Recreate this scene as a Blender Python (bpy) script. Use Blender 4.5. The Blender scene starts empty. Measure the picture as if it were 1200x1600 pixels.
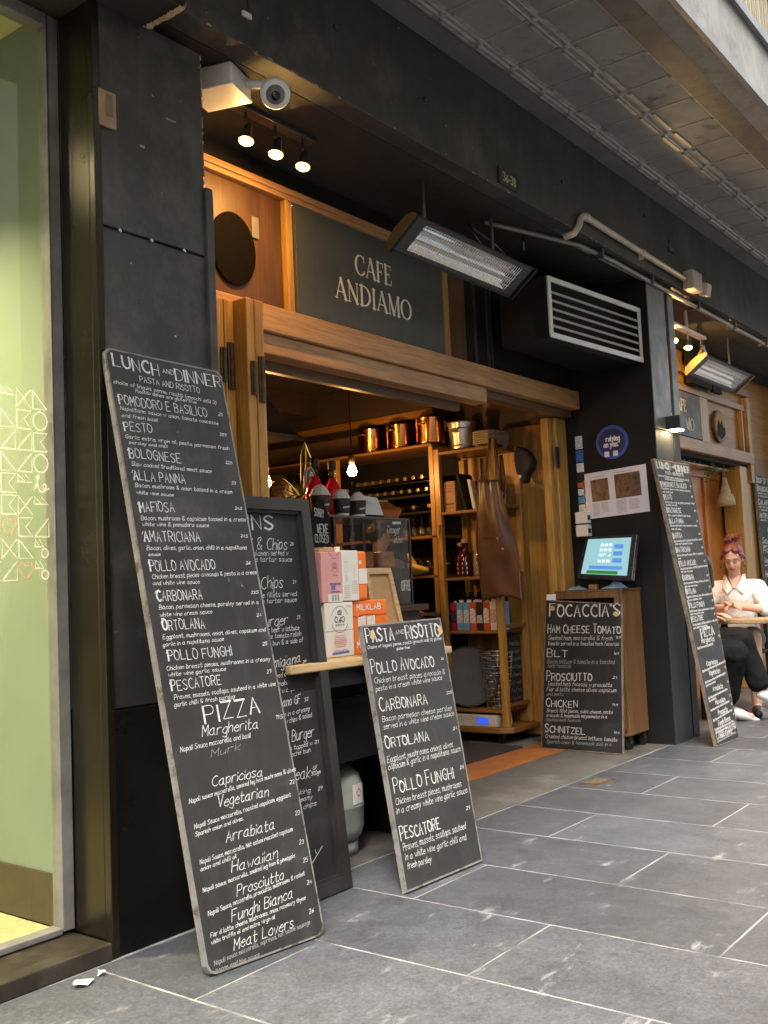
import bpy, bmesh, math, random
from mathutils import Vector, Matrix
random.seed(7)
R = math.radians
scene = bpy.context.scene
COL = scene.collection

# ------------------------------------------------------------------ camera, sky, sun, exposure
cam_d = bpy.data.cameras.new('camera')
cam = bpy.data.objects.new('camera', cam_d)
COL.objects.link(cam)
cam_d.sensor_fit = 'VERTICAL'
cam_d.sensor_height = 24.0
cam_d.lens = 24.0 * 1560.0 / 1600.0
cam_d.clip_start = 0.05
cam_d.clip_end = 500
def cam_axes():
    f = 1560.0
    v1 = Vector((1210.0, -68.0, -f))
    X = v1.normalized()
    d = Vector((1.0, 0.045, 0.0))
    n = v1.cross(d)
    if n.y < 0:
        n = -n
    Z = n.normalized()
    Y = Z.cross(X)
    return X, Y, Z
_X, _Y, _Z = cam_axes()
cam.matrix_world = Matrix((( _X.x, _X.y, _X.z, 0), (_Y.x, _Y.y, _Y.z, 0), (_Z.x, _Z.y, _Z.z, 1.2), (0, 0, 0, 1)))
scene.camera = cam

SUN_EL, SUN_AZ = 58.0, -150.0      # elevation, compass of the sun in the XY plane (from +X, anticlockwise)
world = bpy.data.worlds.new('World')
scene.world = world
world.use_nodes = True
wn = world.node_tree
sky = wn.nodes.new('ShaderNodeTexSky')
sky.sky_type = 'NISHITA'
sky.sun_disc = False
sky.sun_elevation = R(SUN_EL)
sky.sun_rotation = R(90 - SUN_AZ)
sky.air_density = 1.0
sky.dust_density = 4.0
sky.ozone_density = 1.0
wn.nodes['Background'].inputs['Strength'].default_value = 0.15
overcast = wn.nodes.new('ShaderNodeHueSaturation')     # a thin cloud layer takes most of the blue out
overcast.inputs['Saturation'].default_value = 0.36
wn.links.new(sky.outputs[0], overcast.inputs['Color'])
wn.links.new(overcast.outputs[0], wn.nodes['Background'].inputs['Color'])

sun_d = bpy.data.lights.new('sun', 'SUN')
sun_d.energy = 1.4
sun_d.angle = R(20)
sun_d.color = (1.0, 0.91, 0.80)
sun = bpy.data.objects.new('sun', sun_d)
COL.objects.link(sun)
sd = Vector((math.cos(R(SUN_EL)) * math.cos(R(SUN_AZ)), math.cos(R(SUN_EL)) * math.sin(R(SUN_AZ)), math.sin(R(SUN_EL))))
sun.rotation_euler = sd.to_track_quat('Z', 'Y').to_euler()
sun.location = sd * 30

scene.view_settings.view_transform = 'Standard'
scene.view_settings.look = 'None'
scene.view_settings.exposure = 2.32
scene.view_settings.gamma = 1.0
scene.render.engine = 'CYCLES'
scene.cycles.use_denoising = True
scene.cycles.max_bounces = 8
scene.cycles.transparent_max_bounces = 12
scene.cycles.sample_clamp_indirect = 4.0
scene.cycles.caustics_reflective = False
scene.cycles.caustics_refractive = False

# ------------------------------------------------------------------ materials
MATS = {}
def _new(name):
    m = bpy.data.materials.new(name)
    m.use_nodes = True
    nt = m.node_tree
    b = nt.nodes['Principled BSDF']
    MATS[name] = m
    return m, nt, b
def _noise(nt, scale, detail=4.0, rough=0.6, stretch=None):
    tc = nt.nodes.new('ShaderNodeTexCoord')
    n = nt.nodes.new('ShaderNodeTexNoise')
    n.inputs['Scale'].default_value = scale
    n.inputs['Detail'].default_value = detail
    n.inputs['Roughness'].default_value = rough
    if stretch:
        mp = nt.nodes.new('ShaderNodeMapping')
        mp.inputs['Scale'].default_value = stretch
        nt.links.new(tc.outputs['Object'], mp.inputs['Vector'])
        nt.links.new(mp.outputs[0], n.inputs['Vector'])
    else:
        nt.links.new(tc.outputs['Object'], n.inputs['Vector'])
    return n
def _ramp(nt, src, stops):
    r = nt.nodes.new('ShaderNodeValToRGB')
    e = r.color_ramp.elements
    while len(e) < len(stops):
        e.new(0.5)
    for k, (p, c) in enumerate(stops):
        e[k].position = p
        e[k].color = (c[0], c[1], c[2], 1)
    nt.links.new(src, r.inputs[0])
    return r
def _bump(nt, b, src, strength, dist=0.004):
    bp = nt.nodes.new('ShaderNodeBump')
    bp.inputs['Strength'].default_value = strength
    bp.inputs['Distance'].default_value = dist
    nt.links.new(src, bp.inputs['Height'])
    nt.links.new(bp.outputs[0], b.inputs['Normal'])
def mul(c, k):
    return tuple(min(1.0, max(0.0, x * k)) for x in c)
def mat(name, c, rough=0.5, metal=0.0, var=0.2, scale=6.0, bump=0.15, bscale=90.0, spec=0.5, stretch=None, rvar=0.12, island=0.0):
    if name in MATS:
        return MATS[name]
    m, nt, b = _new(name)
    n = _noise(nt, scale, stretch=stretch)
    r = _ramp(nt, n.outputs['Fac'], [(0.3, mul(c, 1 - var)), (0.7, mul(c, 1 + var))])
    out = r.outputs[0]
    if island:
        g = nt.nodes.new('ShaderNodeNewGeometry')
        mx = nt.nodes.new('ShaderNodeHueSaturation')
        mr = nt.nodes.new('ShaderNodeMapRange')
        mr.inputs['To Min'].default_value = 1 - island
        mr.inputs['To Max'].default_value = 1 + island
        nt.links.new(g.outputs['Random Per Island'], mr.inputs['Value'])
        nt.links.new(mr.outputs[0], mx.inputs['Value'])
        nt.links.new(out, mx.inputs['Color'])
        out = mx.outputs[0]
    nt.links.new(out, b.inputs['Base Color'])
    b.inputs['Metallic'].default_value = metal
    b.inputs['Specular IOR Level'].default_value = spec
    rr = nt.nodes.new('ShaderNodeMapRange')
    rr.inputs['To Min'].default_value = max(0.02, rough - rvar)
    rr.inputs['To Max'].default_value = min(1.0, rough + rvar)
    n2 = _noise(nt, scale * 2.7, 5.0)
    nt.links.new(n2.outputs['Fac'], rr.inputs['Value'])
    nt.links.new(rr.outputs[0], b.inputs['Roughness'])
    if bump:
        n3 = _noise(nt, bscale, 3.0)
        _bump(nt, b, n3.outputs['Fac'], bump, 0.002)
    return m
def wood(name, dark, light, axis='z', rough=0.42, scale=9.0, bump=0.12, k=0.07):
    if name in MATS:
        return MATS[name]
    m, nt, b = _new(name)
    st = {'x': (k, 1, 1), 'y': (1, k, 1), 'z': (1, 1, k)}[axis]
    n = _noise(nt, scale * 2.2, 6.0, 0.65, st)
    n.inputs['Distortion'].default_value = 1.2
    fine = _noise(nt, scale * 14, 3.0, 0.6, tuple(x if x == 1 else x * 0.6 for x in st))
    big = _noise(nt, 1.7, 2.0)
    r = _ramp(nt, n.outputs['Fac'], [(0.25, dark), (0.5, tuple((a + c) / 2 for a, c in zip(dark, light))), (0.72, light)])
    mx = nt.nodes.new('ShaderNodeMix'); mx.data_type = 'RGBA'; mx.blend_type = 'MULTIPLY'
    mx.inputs['Factor'].default_value = 0.55
    rf = _ramp(nt, fine.outputs['Fac'], [(0.35, (0.45, 0.42, 0.4)), (0.62, (1, 1, 1))])
    nt.links.new(r.outputs[0], mx.inputs['A']); nt.links.new(rf.outputs[0], mx.inputs['B'])
    mx2 = nt.nodes.new('ShaderNodeMix'); mx2.data_type = 'RGBA'; mx2.blend_type = 'MULTIPLY'
    mx2.inputs['Factor'].default_value = 0.6
    rb = _ramp(nt, big.outputs['Fac'], [(0.3, (0.62, 0.6, 0.58)), (0.7, (1.1, 1.1, 1.1))])
    nt.links.new(mx.outputs['Result'], mx2.inputs['A']); nt.links.new(rb.outputs[0], mx2.inputs['B'])
    nt.links.new(mx2.outputs['Result'], b.inputs['Base Color'])
    b.inputs['Roughness'].default_value = rough
    _bump(nt, b, n.outputs['Fac'], bump, 0.003)
    return m
def glow(name, c, strength):
    if name in MATS:
        return MATS[name]
    m, nt, b = _new(name)
    b.inputs['Base Color'].default_value = (0.02, 0.02, 0.02, 1)
    b.inputs['Emission Color'].default_value = (c[0], c[1], c[2], 1)
    b.inputs['Emission Strength'].default_value = strength
    return m
def pane_glass(name, tint=(0.92, 0.96, 0.93), rough=0.01, refl=1.0):
    if name in MATS:
        return MATS[name]
    m, nt, b = _new(name)
    nt.nodes.remove(b)
    out = nt.nodes['Material Output']
    t = nt.nodes.new('ShaderNodeBsdfTransparent'); t.inputs[0].default_value = (*tint, 1)
    g = nt.nodes.new('ShaderNodeBsdfGlossy'); g.inputs['Roughness'].default_value = rough
    g.inputs[0].default_value = (refl, refl, refl, 1)
    lw = nt.nodes.new('ShaderNodeLayerWeight'); lw.inputs['Blend'].default_value = 0.5
    pw = nt.nodes.new('ShaderNodeMath'); pw.operation = 'POWER'; pw.inputs[1].default_value = 5.0
    nt.links.new(lw.outputs['Facing'], pw.inputs[0])
    fr = nt.nodes.new('ShaderNodeMath'); fr.operation = 'MULTIPLY_ADD'; fr.inputs[1].default_value = 0.92; fr.inputs[2].default_value = 0.06
    nt.links.new(pw.outputs[0], fr.inputs[0])
    mx = nt.nodes.new('ShaderNodeMixShader')
    nt.links.new(fr.outputs[0], mx.inputs[0]); nt.links.new(t.outputs[0], mx.inputs[1]); nt.links.new(g.outputs[0], mx.inputs[2])
    nt.links.new(mx.outputs[0], out.inputs['Surface'])
    return m
def backlit_vinyl(name, c):
    m, nt, b = _new(name)
    b.inputs['Base Color'].default_value = (*c, 1); b.inputs['Roughness'].default_value = 0.7
    t = nt.nodes.new('ShaderNodeBsdfTranslucent'); t.inputs[0].default_value = (*c, 1)
    mx = nt.nodes.new('ShaderNodeMixShader'); mx.inputs[0].default_value = 0.55
    nt.links.new(b.outputs[0], mx.inputs[1]); nt.links.new(t.outputs[0], mx.inputs[2])
    nt.links.new(mx.outputs[0], nt.nodes['Material Output'].inputs['Surface'])
    return m
def liquid(name, c, rough=0.05, trans=0.85):
    if name in MATS:
        return MATS[name]
    m, nt, b = _new(name)
    b.inputs['Base Color'].default_value = (*c, 1)
    b.inputs['Roughness'].default_value = rough
    b.inputs['Transmission Weight'].default_value = trans
    b.inputs['IOR'].default_value = 1.35
    return m

def worn_paint(name, c, wear, rough, scale=3.0, lo=0.62, hi=0.72, bump=0.2, spec=0.5):
    """dark paint with patches of dust, scuffs and chips that have a shape of their own"""
    m, nt, b = _new(name)
    n = _noise(nt, scale, 8.0, 0.7)
    n1 = _noise(nt, scale * 0.6, 3.0)
    b.inputs['Specular IOR Level'].default_value = spec
    base = _ramp(nt, n1.outputs['Fac'], [(0.3, mul(c, 0.75)), (0.7, mul(c, 1.25))])
    msk = _ramp(nt, n.outputs['Fac'], [(lo, (0, 0, 0)), (hi, (1, 1, 1))])
    mx = nt.nodes.new('ShaderNodeMix'); mx.data_type = 'RGBA'
    nt.links.new(msk.outputs[0], mx.inputs['Factor'])
    nt.links.new(base.outputs[0], mx.inputs['A'])
    mx.inputs['B'].default_value = (*wear, 1)
    nt.links.new(mx.outputs['Result'], b.inputs['Base Color'])
    rr = nt.nodes.new('ShaderNodeMapRange')
    rr.inputs['To Min'].default_value = max(0.1, rough - 0.2)
    rr.inputs['To Max'].default_value = rough + 0.28
    n2 = _noise(nt, scale * 4, 6.0)
    nt.links.new(n2.outputs['Fac'], rr.inputs['Value'])
    nt.links.new(rr.outputs[0], b.inputs['Roughness'])
    # faint vertical drips and wiped streaks, and small pale chips
    sk = _noise(nt, 9.0, 5.0, 0.7, (1.0, 1.0, 0.09))
    skm = _ramp(nt, sk.outputs['Fac'], [(0.50, (0, 0, 0)), (0.75, (0.5, 0.5, 0.5))])
    mxs = nt.nodes.new('ShaderNodeMix'); mxs.data_type = 'RGBA'
    nt.links.new(skm.outputs[0], mxs.inputs['Factor']); nt.links.new(mx.outputs['Result'], mxs.inputs['A'])
    mxs.inputs['B'].default_value = (*[(a * 0.5 + c_ * 0.5) for a, c_ in zip(c, wear)], 1)
    ch = _noise(nt, 34.0, 2.0, 0.5)
    chm = _ramp(nt, ch.outputs['Fac'], [(0.755, (0, 0, 0)), (0.775, (0.8, 0.8, 0.8))])
    mxc = nt.nodes.new('ShaderNodeMix'); mxc.data_type = 'RGBA'
    nt.links.new(chm.outputs[0], mxc.inputs['Factor']); nt.links.new(mxs.outputs['Result'], mxc.inputs['A'])
    mxc.inputs['B'].default_value = (*mul(wear, 2.2), 1)
    nt.links.new(mxc.outputs['Result'], b.inputs['Base Color'])
    n3 = _noise(nt, 55, 4.0)
    n4 = _noise(nt, 4.5, 3.0)
    ad = nt.nodes.new('ShaderNodeMath'); ad.operation = 'MULTIPLY_ADD'; ad.inputs[1].default_value = 2.5
    nt.links.new(n4.outputs['Fac'], ad.inputs[0]); nt.links.new(n3.outputs['Fac'], ad.inputs[2])
    _bump(nt, b, ad.outputs[0], bump, 0.0025)
    return m

def slate(name):
    m, nt, b = _new(name)
    g = nt.nodes.new('ShaderNodeNewGeometry')
    big = _noise(nt, 2.2, 6.0, 0.65)
    fine = _noise(nt, 85, 6.0, 0.8)
    r = _ramp(nt, big.outputs['Fac'], [(0.3, (0.055, 0.058, 0.064)), (0.7, (0.090, 0.0945, 0.103))])
    rf = _ramp(nt, fine.outputs['Fac'], [(0.36, (0.55, 0.55, 0.55)), (0.5, (0.95, 0.95, 0.95)), (0.64, (1.55, 1.55, 1.55))])
    mx = nt.nodes.new('ShaderNodeMix'); mx.data_type = 'RGBA'; mx.blend_type = 'MULTIPLY'; mx.inputs['Factor'].default_value = 0.8
    nt.links.new(r.outputs[0], mx.inputs['A']); nt.links.new(rf.outputs[0], mx.inputs['B'])
    hs = nt.nodes.new('ShaderNodeHueSaturation')
    mr = nt.nodes.new('ShaderNodeMapRange'); mr.inputs['To Min'].default_value = 0.78; mr.inputs['To Max'].default_value = 1.25
    nt.links.new(g.outputs['Random Per Island'], mr.inputs['Value']); nt.links.new(mr.outputs[0], hs.inputs['Value'])
    nt.links.new(mx.outputs['Result'], hs.inputs['Color'])
    # pale scuffs and dried spills
    sc = _noise(nt, 3.1, 9.0, 0.75, (1.0, 2.6, 1.0))
    scm = _ramp(nt, sc.outputs['Fac'], [(0.595, (0, 0, 0)), (0.70, (0.75, 0.75, 0.75))])
    mx2 = nt.nodes.new('ShaderNodeMix'); mx2.data_type = 'RGBA'
    mx2.inputs['B'].default_value = (0.30, 0.30, 0.29, 1)
    nt.links.new(scm.outputs[0], mx2.inputs['Factor']); nt.links.new(hs.outputs[0], mx2.inputs['A'])
    # scratches and drag marks
    dr = _noise(nt, 26.0, 4.0, 0.6, (1.0, 0.10, 1.0))
    dr.inputs['Distortion'].default_value = 0.6
    drm = _ramp(nt, dr.outputs['Fac'], [(0.70, (0, 0, 0)), (0.76, (0.55, 0.55, 0.55))])
    mxd = nt.nodes.new('ShaderNodeMix'); mxd.data_type = 'RGBA'
    mxd.inputs['B'].default_value = (0.26, 0.26, 0.255, 1)
    nt.links.new(drm.outputs[0], mxd.inputs['Factor']); nt.links.new(mx2.outputs['Result'], mxd.inputs['A'])
    mx2 = mxd
    # darker worn stains
    st = _noise(nt, 1.3, 5.0, 0.6)
    stm = _ramp(nt, st.outputs['Fac'], [(0.55, (1, 1, 1)), (0.72, (0.75, 0.75, 0.75))])
    mx3 = nt.nodes.new('ShaderNodeMix'); mx3.data_type = 'RGBA'; mx3.blend_type = 'MULTIPLY'; mx3.inputs['Factor'].default_value = 1.0
    nt.links.new(mx2.outputs['Result'], mx3.inputs['A']); nt.links.new(stm.outputs[0], mx3.inputs['B'])
    md_ = _noise(nt, 17.0, 7.0, 0.75)
    mdm = _ramp(nt, md_.outputs['Fac'], [(0.36, (0.84, 0.84, 0.84)), (0.64, (1.14, 1.14, 1.14))])
    mx5 = nt.nodes.new('ShaderNodeMix'); mx5.data_type = 'RGBA'; mx5.blend_type = 'MULTIPLY'; mx5.inputs['Factor'].default_value = 0.8
    nt.links.new(mx3.outputs['Result'], mx5.inputs['A']); nt.links.new(mdm.outputs[0], mx5.inputs['B'])
    mx3 = mx5
    # trodden gum and grease spots
    vo = nt.nodes.new('ShaderNodeTexVoronoi'); vo.inputs['Scale'].default_value = 5.5
    tcv = nt.nodes.new('ShaderNodeTexCoord'); nt.links.new(tcv.outputs['Object'], vo.inputs['Vector'])
    vm = _ramp(nt, vo.outputs['Distance'], [(0.07, (0.62, 0.62, 0.62)), (0.12, (1, 1, 1))])
    mx4 = nt.nodes.new('ShaderNodeMix'); mx4.data_type = 'RGBA'; mx4.blend_type = 'MULTIPLY'; mx4.inputs['Factor'].default_value = 0.7
    nt.links.new(mx3.outputs['Result'], mx4.inputs['A']); nt.links.new(vm.outputs[0], mx4.inputs['B'])
    nt.links.new(mx4.outputs['Result'], b.inputs['Base Color'])
    rr = nt.nodes.new('ShaderNodeMapRange'); rr.inputs['To Min'].default_value = 0.28; rr.inputs['To Max'].default_value = 0.62
    n2 = _noise(nt, 7, 6.0)
    nt.links.new(n2.outputs['Fac'], rr.inputs['Value']); nt.links.new(rr.outputs[0], b.inputs['Roughness'])
    _bump(nt, b, fine.outputs['Fac'], 0.35, 0.003)
    return m

def chalk(name, c=(0.66, 0.66, 0.635), dim=0.45):
    m, nt, b = _new(name)
    n = _noise(nt, 160, 3.0, 0.7)
    r = _ramp(nt, n.outputs['Fac'], [(0.38, mul(c, 1 - dim)), (0.58, c)])
    nt.links.new(r.outputs[0], b.inputs['Base Color'])
    b.inputs['Roughness'].default_value = 0.9
    b.inputs['Specular IOR Level'].default_value = 0.1
    return m

# ------------------------------------------------------------------ mesh helpers
class MB:
    def __init__(s):
        s.v = []; s.f = []
    def add(s, vs, fs):
        o = len(s.v)
        s.v += [Vector(p) for p in vs]
        s.f += [tuple(i + o for i in f) for f in fs]
        return s
    def box(s, x0, x1, y0, y1, z0, z1):
        return s.add([(x0, y0, z0), (x1, y0, z0), (x1, y1, z0), (x0, y1, z0), (x0, y0, z1), (x1, y0, z1), (x1, y1, z1), (x0, y1, z1)],
                     [(0, 3, 2, 1), (4, 5, 6, 7), (0, 1, 5, 4), (1, 2, 6, 5), (2, 3, 7, 6), (3, 0, 4, 7)])
    def obox(s, c, a, b_, c_):
        c, a, b_, c_ = map(Vector, (c, a, b_, c_))
        P = [c + a * i + b_ * j + c_ * k for k in (-1, 1) for (i, j) in ((-1, -1), (1, -1), (1, 1), (-1, 1))]
        return s.add(P, [(0, 3, 2, 1), (4, 5, 6, 7), (0, 1, 5, 4), (1, 2, 6, 5), (2, 3, 7, 6), (3, 0, 4, 7)])
    def slab(s, bl, br, tr, tl, t, off=0.0):
        """a board with its front on the four corners and its thickness behind them"""
        bl, br, tr, tl = map(Vector, (bl, br, tr, tl))
        n = (br - bl).cross(tl - bl).normalized()
        fr = [p + n * off for p in (bl, br, tr, tl)]
        bk = [p - n * t for p in fr]
        return s.add(fr + bk, [(0, 1, 2, 3), (4, 7, 6, 5), (0, 4, 5, 1), (1, 5, 6, 2), (2, 6, 7, 3), (3, 7, 4, 0)])
    def prism(s, poly, z0, z1, plane='xy'):
        def P(a, b_, c):
            return {'xy': (a, b_, c), 'xz': (a, c, b_), 'yz': (c, a, b_)}[plane]
        n = len(poly)
        vs = [P(a, b_, z0) for a, b_ in poly] + [P(a, b_, z1) for a, b_ in poly]
        fs = [tuple(reversed(range(n))), tuple(range(n, 2 * n))] + [(i, (i + 1) % n, n + (i + 1) % n, n + i) for i in range(n)]
        return s.add(vs, fs)
    def tube(s, path, r, n=8, cap=True):
        path = [Vector(p) for p in path]
        rs = r if isinstance(r, (list, tuple)) else [r] * len(path)
        rings = []
        up = Vector((0.13, 0.27, 1)).normalized()
        for i, p in enumerate(path):
            d = (path[min(i + 1, len(path) - 1)] - path[max(i - 1, 0)])
            if d.length < 1e-9: d = Vector((0, 0, 1))
            d.normalize()
            a = d.cross(up)
            if a.length < 1e-3: a = d.cross(Vector((1, 0, 0)))
            a.normalize(); b_ = a.cross(d)
            rings.append([p + (a * math.cos(2 * math.pi * k / n) + b_ * math.sin(2 * math.pi * k / n)) * rs[i] for k in range(n)])
        vs = [q for rg in rings for q in rg]
        fs = [(i * n + k, i * n + (k + 1) % n, (i + 1) * n + (k + 1) % n, (i + 1) * n + k) for i in range(len(path) - 1) for k in range(n)]
        if cap:
            fs.append(tuple(reversed(range(n)))); fs.append(tuple((len(path) - 1) * n + k for k in range(n)))
        return s.add(vs, fs)
    def lathe(s, prof, c=(0, 0, 0), n=20, axis=(0, 0, 1)):
        c = Vector(c); q = Vector((0, 0, 1)).rotation_difference(Vector(axis))
        vs = [c + q @ Vector((r * math.cos(2 * math.pi * k / n), r * math.sin(2 * math.pi * k / n), z)) for r, z in prof for k in range(n)]
        fs = [(i * n + k, i * n + (k + 1) % n, (i + 1) * n + (k + 1) % n, (i + 1) * n + k) for i in range(len(prof) - 1) for k in range(n)]
        loop = prof[0] == prof[-1]
        if prof[0][0] > 1e-6 and not loop: fs.append(tuple(reversed(range(n))))
        if prof[-1][0] > 1e-6 and not loop: fs.append(tuple((len(prof) - 1) * n + k for k in range(n)))
        return s.add(vs, fs)
    def ball(s, c, r, n=14, rot=None):
        rx, ry, rz = r if isinstance(r, (tuple, list)) else (r, r, r)
        m = max(6, n // 2 + 1); c = Vector(c); vs = []; fs = []
        for i in range(m + 1):
            th = math.pi * i / m
            for k in range(n):
                ph = 2 * math.pi * k / n
                p = Vector((rx * math.sin(th) * math.cos(ph), ry * math.sin(th) * math.sin(ph), rz * math.cos(th)))
                if rot is not None: p = rot @ p
                vs.append(c + p)
        for i in range(m):
            for k in range(n):
                fs.append((i * n + k, (i + 1) * n + k, (i + 1) * n + (k + 1) % n, i * n + (k + 1) % n))
        return s.add(vs, fs)
    def capsule(s, p0, p1, r0, r1, n=12):
        p0, p1 = Vector(p0), Vector(p1)
        s.ball(p0, r0, n); s.ball(p1, r1, n)
        return s.tube([p0, p1], [r0 * 0.99, r1 * 0.99], n)

ORG = {}
def build(name, mb, material, parent=None, smooth=False, bevel=0.0, segs=2, origin=None):
    if parent is not None:
        o = ORG[parent.name]
    elif origin is not None:
        o = Vector(origin)
    else:
        xs = [p.x for p in mb.v]; ys = [p.y for p in mb.v]; zs = [p.z for p in mb.v]
        o = Vector(((min(xs) + max(xs)) / 2, (min(ys) + max(ys)) / 2, min(zs)))
    me = bpy.data.meshes.new(name)
    me.from_pydata([tuple(p - o) for p in mb.v], [], mb.f)
    me.validate()
    bm = bmesh.new(); bm.from_mesh(me)
    bmesh.ops.remove_doubles(bm, verts=bm.verts, dist=1e-6)
    bmesh.ops.recalc_face_normals(bm, faces=bm.faces)
    bm.to_mesh(me); bm.free()
    ob = bpy.data.objects.new(name, me)
    COL.objects.link(ob)
    if parent is not None: ob.parent = parent
    else: ob.location = o
    ORG[ob.name] = o
    me.materials.append(material)
    if smooth:
        for p in me.polygons: p.use_smooth = True
    if bevel:
        md = ob.modifiers.new('bevel', 'BEVEL'); md.width = bevel; md.segments = segs; md.limit_method = 'ANGLE'; md.angle_limit = R(40)
        md.harden_normals = False
    return ob
def tag(o, label=None, cat=None, group=None, kind=None):
    if label: o['label'] = label
    if cat: o['category'] = cat
    if group: o['group'] = group
    if kind: o['kind'] = kind
    return o
def thing(name, label, cat, loc, group=None):
    o = bpy.data.objects.new(name, None)
    o.empty_display_size = 0.1
    COL.objects.link(o); o.location = loc
    ORG[o.name] = Vector(loc)
    return tag(o, label, cat, group)
def copy_tree(o, loc=None, label=None, parent=None):
    c = o.copy(); COL.objects.link(c)
    ORG[c.name] = Vector(loc) if loc is not None else ORG[o.name]
    if parent is not None: c.parent = parent
    if loc is not None: c.location = loc
    if label: c['label'] = label
    for ch in [x for x in list(COL.objects) if x.parent == o]:
        copy_tree(ch, parent=c)
    return c
def struct(name, mb, material, bevel=0.0):
    return tag(build(name, mb, material, bevel=bevel), kind='structure')

# ------------------------------------------------------------------ stroke lettering
GL = {'A':"002840 1333",'B':"0008 ~0828462404 ~0434423000",'C':"~47381704113041",'D':"0008 ~082846422000",'E':"0008 0848 0040 0434",'F':"0008 0848 0434",
'G':"~47381704113041 414424",'H':"0008 4048 0444",'I':"0008",'J':"~38311001",'K':"0008 4803 1440",'L':"0800 0040",'M':"0008 0823 2348 4840",'N':"0008 0840 4048",
'O':"~2806022042462808",'P':"0008 ~0838463404",'Q':"~28060220424628 2250",'R':"0008 ~0838463404 2440",'S':"~47280624422001",'T':"2820 0848",'U':"~0802204248",
'V':"0820 2048",'W':"0810253048",'X':"0048 0840",'Y':"2420 0824 2448",'Z':"0848 4800 0040",
'a':"~342503012032 ~353140",'b':"0800 ~0425332001",'c':"~342503012031",'d':"~342503012032 3830",'e':"~0333342503012031",'f':"~38281610 0535",
'g':"~342503012032 ~353a2c0b",'h':"0800 ~03253430",'i':"0400 0706",'j':"~151a0b 1716",'k':"0800 350230",'l':"~080110",'m':"0500 ~03152420 ~23354440",
'n':"0500 ~03253430",'o':"~25030120313425",'p':"050c ~0425332001",'q':"~342503012032 353c",'r':"0500 ~031535",'s':"~342504311001",'t':"~18112031 0535",
'u':"~05011032 3530",'v':"051035",'w':"0510233045",'x':"0530 0035",'y':"0512 350c",'z':"05350030",
'0':"~28060220424628",'1':"0728 2820",'2':"~07284600 0040",'3':"~07284624 ~24422001",'4':"30380242",'5':"480805 ~05354220 2001",'6':"~4702204223 2302",'7':"084810",
'8':"~2406284624 ~2402204224",'9':"~46280624 4620",'&':"~40062837022043",'.':"0001",',':"010a","'":"0807",'(':"~1804021b",')':"~0814120b",'-':"0333",'/':"0048",'!':"0802 0100"}
YM = {'a': -1, 'b': -2, 'c': -3}
def glyph(ch):
    out = []
    for st in GL.get(ch, '').split():
        sm = st[0] == '~'
        st = st.lstrip('~')
        pts = [(float(st[i]), float(YM.get(st[i + 1], 0) if st[i + 1] in YM else int(st[i + 1]))) for i in range(0, len(st) - 1, 2)]
        out.append((sm, pts))
    return out
def smooth_pts(pts, k=3):
    if len(pts) < 3: return pts
    o = []
    for i in range(len(pts) - 1):
        p0 = pts[max(i - 1, 0)]; p1 = pts[i]; p2 = pts[i + 1]; p3 = pts[min(i + 2, len(pts) - 1)]
        for j in range(k):
            t = j / k
            o.append(tuple(0.5 * (2 * p1[a] + (p2[a] - p0[a]) * t + (2 * p0[a] - 5 * p1[a] + 4 * p2[a] - p3[a]) * t * t + (3 * p1[a] - p0[a] - 3 * p2[a] + p3[a]) * t ** 3) for a in (0, 1)))
    o.append(pts[-1])
    return o
LIFT = [0.0]
def ribbon(mb, pts, w, place, lift=0.0006):
    """flat chalk stroke through 2-D points (metres on the board); place(x, y, d) puts it in space"""
    q = [pts[0]]
    for p in pts[1:]:
        if abs(p[0] - q[-1][0]) + abs(p[1] - q[-1][1]) > 1e-7: q.append(p)
    if len(q) < 2: return
    ws = w if isinstance(w, (list, tuple)) else [w] * len(q)
    if len(ws) != len(q): ws = [ws[0]] * len(q)
    LIFT[0] = (LIFT[0] + 0.000013) % 0.0005
    vs = []
    for i, p in enumerate(q):
        a = q[max(i - 1, 0)]; b_ = q[min(i + 1, len(q) - 1)]
        dx, dy = b_[0] - a[0], b_[1] - a[1]
        l = math.hypot(dx, dy) or 1e-9
        nx, ny = -dy / l, dx / l
        ex = 0.0
        if i == 0: ex = -0.35 * ws[0]
        if i == len(q) - 1: ex = 0.35 * ws[-1]
        cx, cy = p[0] + dx / l * ex, p[1] + dy / l * ex
        h = ws[i] / 2
        d = lift + LIFT[0] + i * 0.000003
        vs.append(place(cx + nx * h, cy + ny * h, d)); vs.append(place(cx - nx * h, cy - ny * h, d))
    mb.add(vs, [(2 * i, 2 * i + 1, 2 * i + 3, 2 * i + 2) for i in range(len(q) - 1)])
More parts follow.
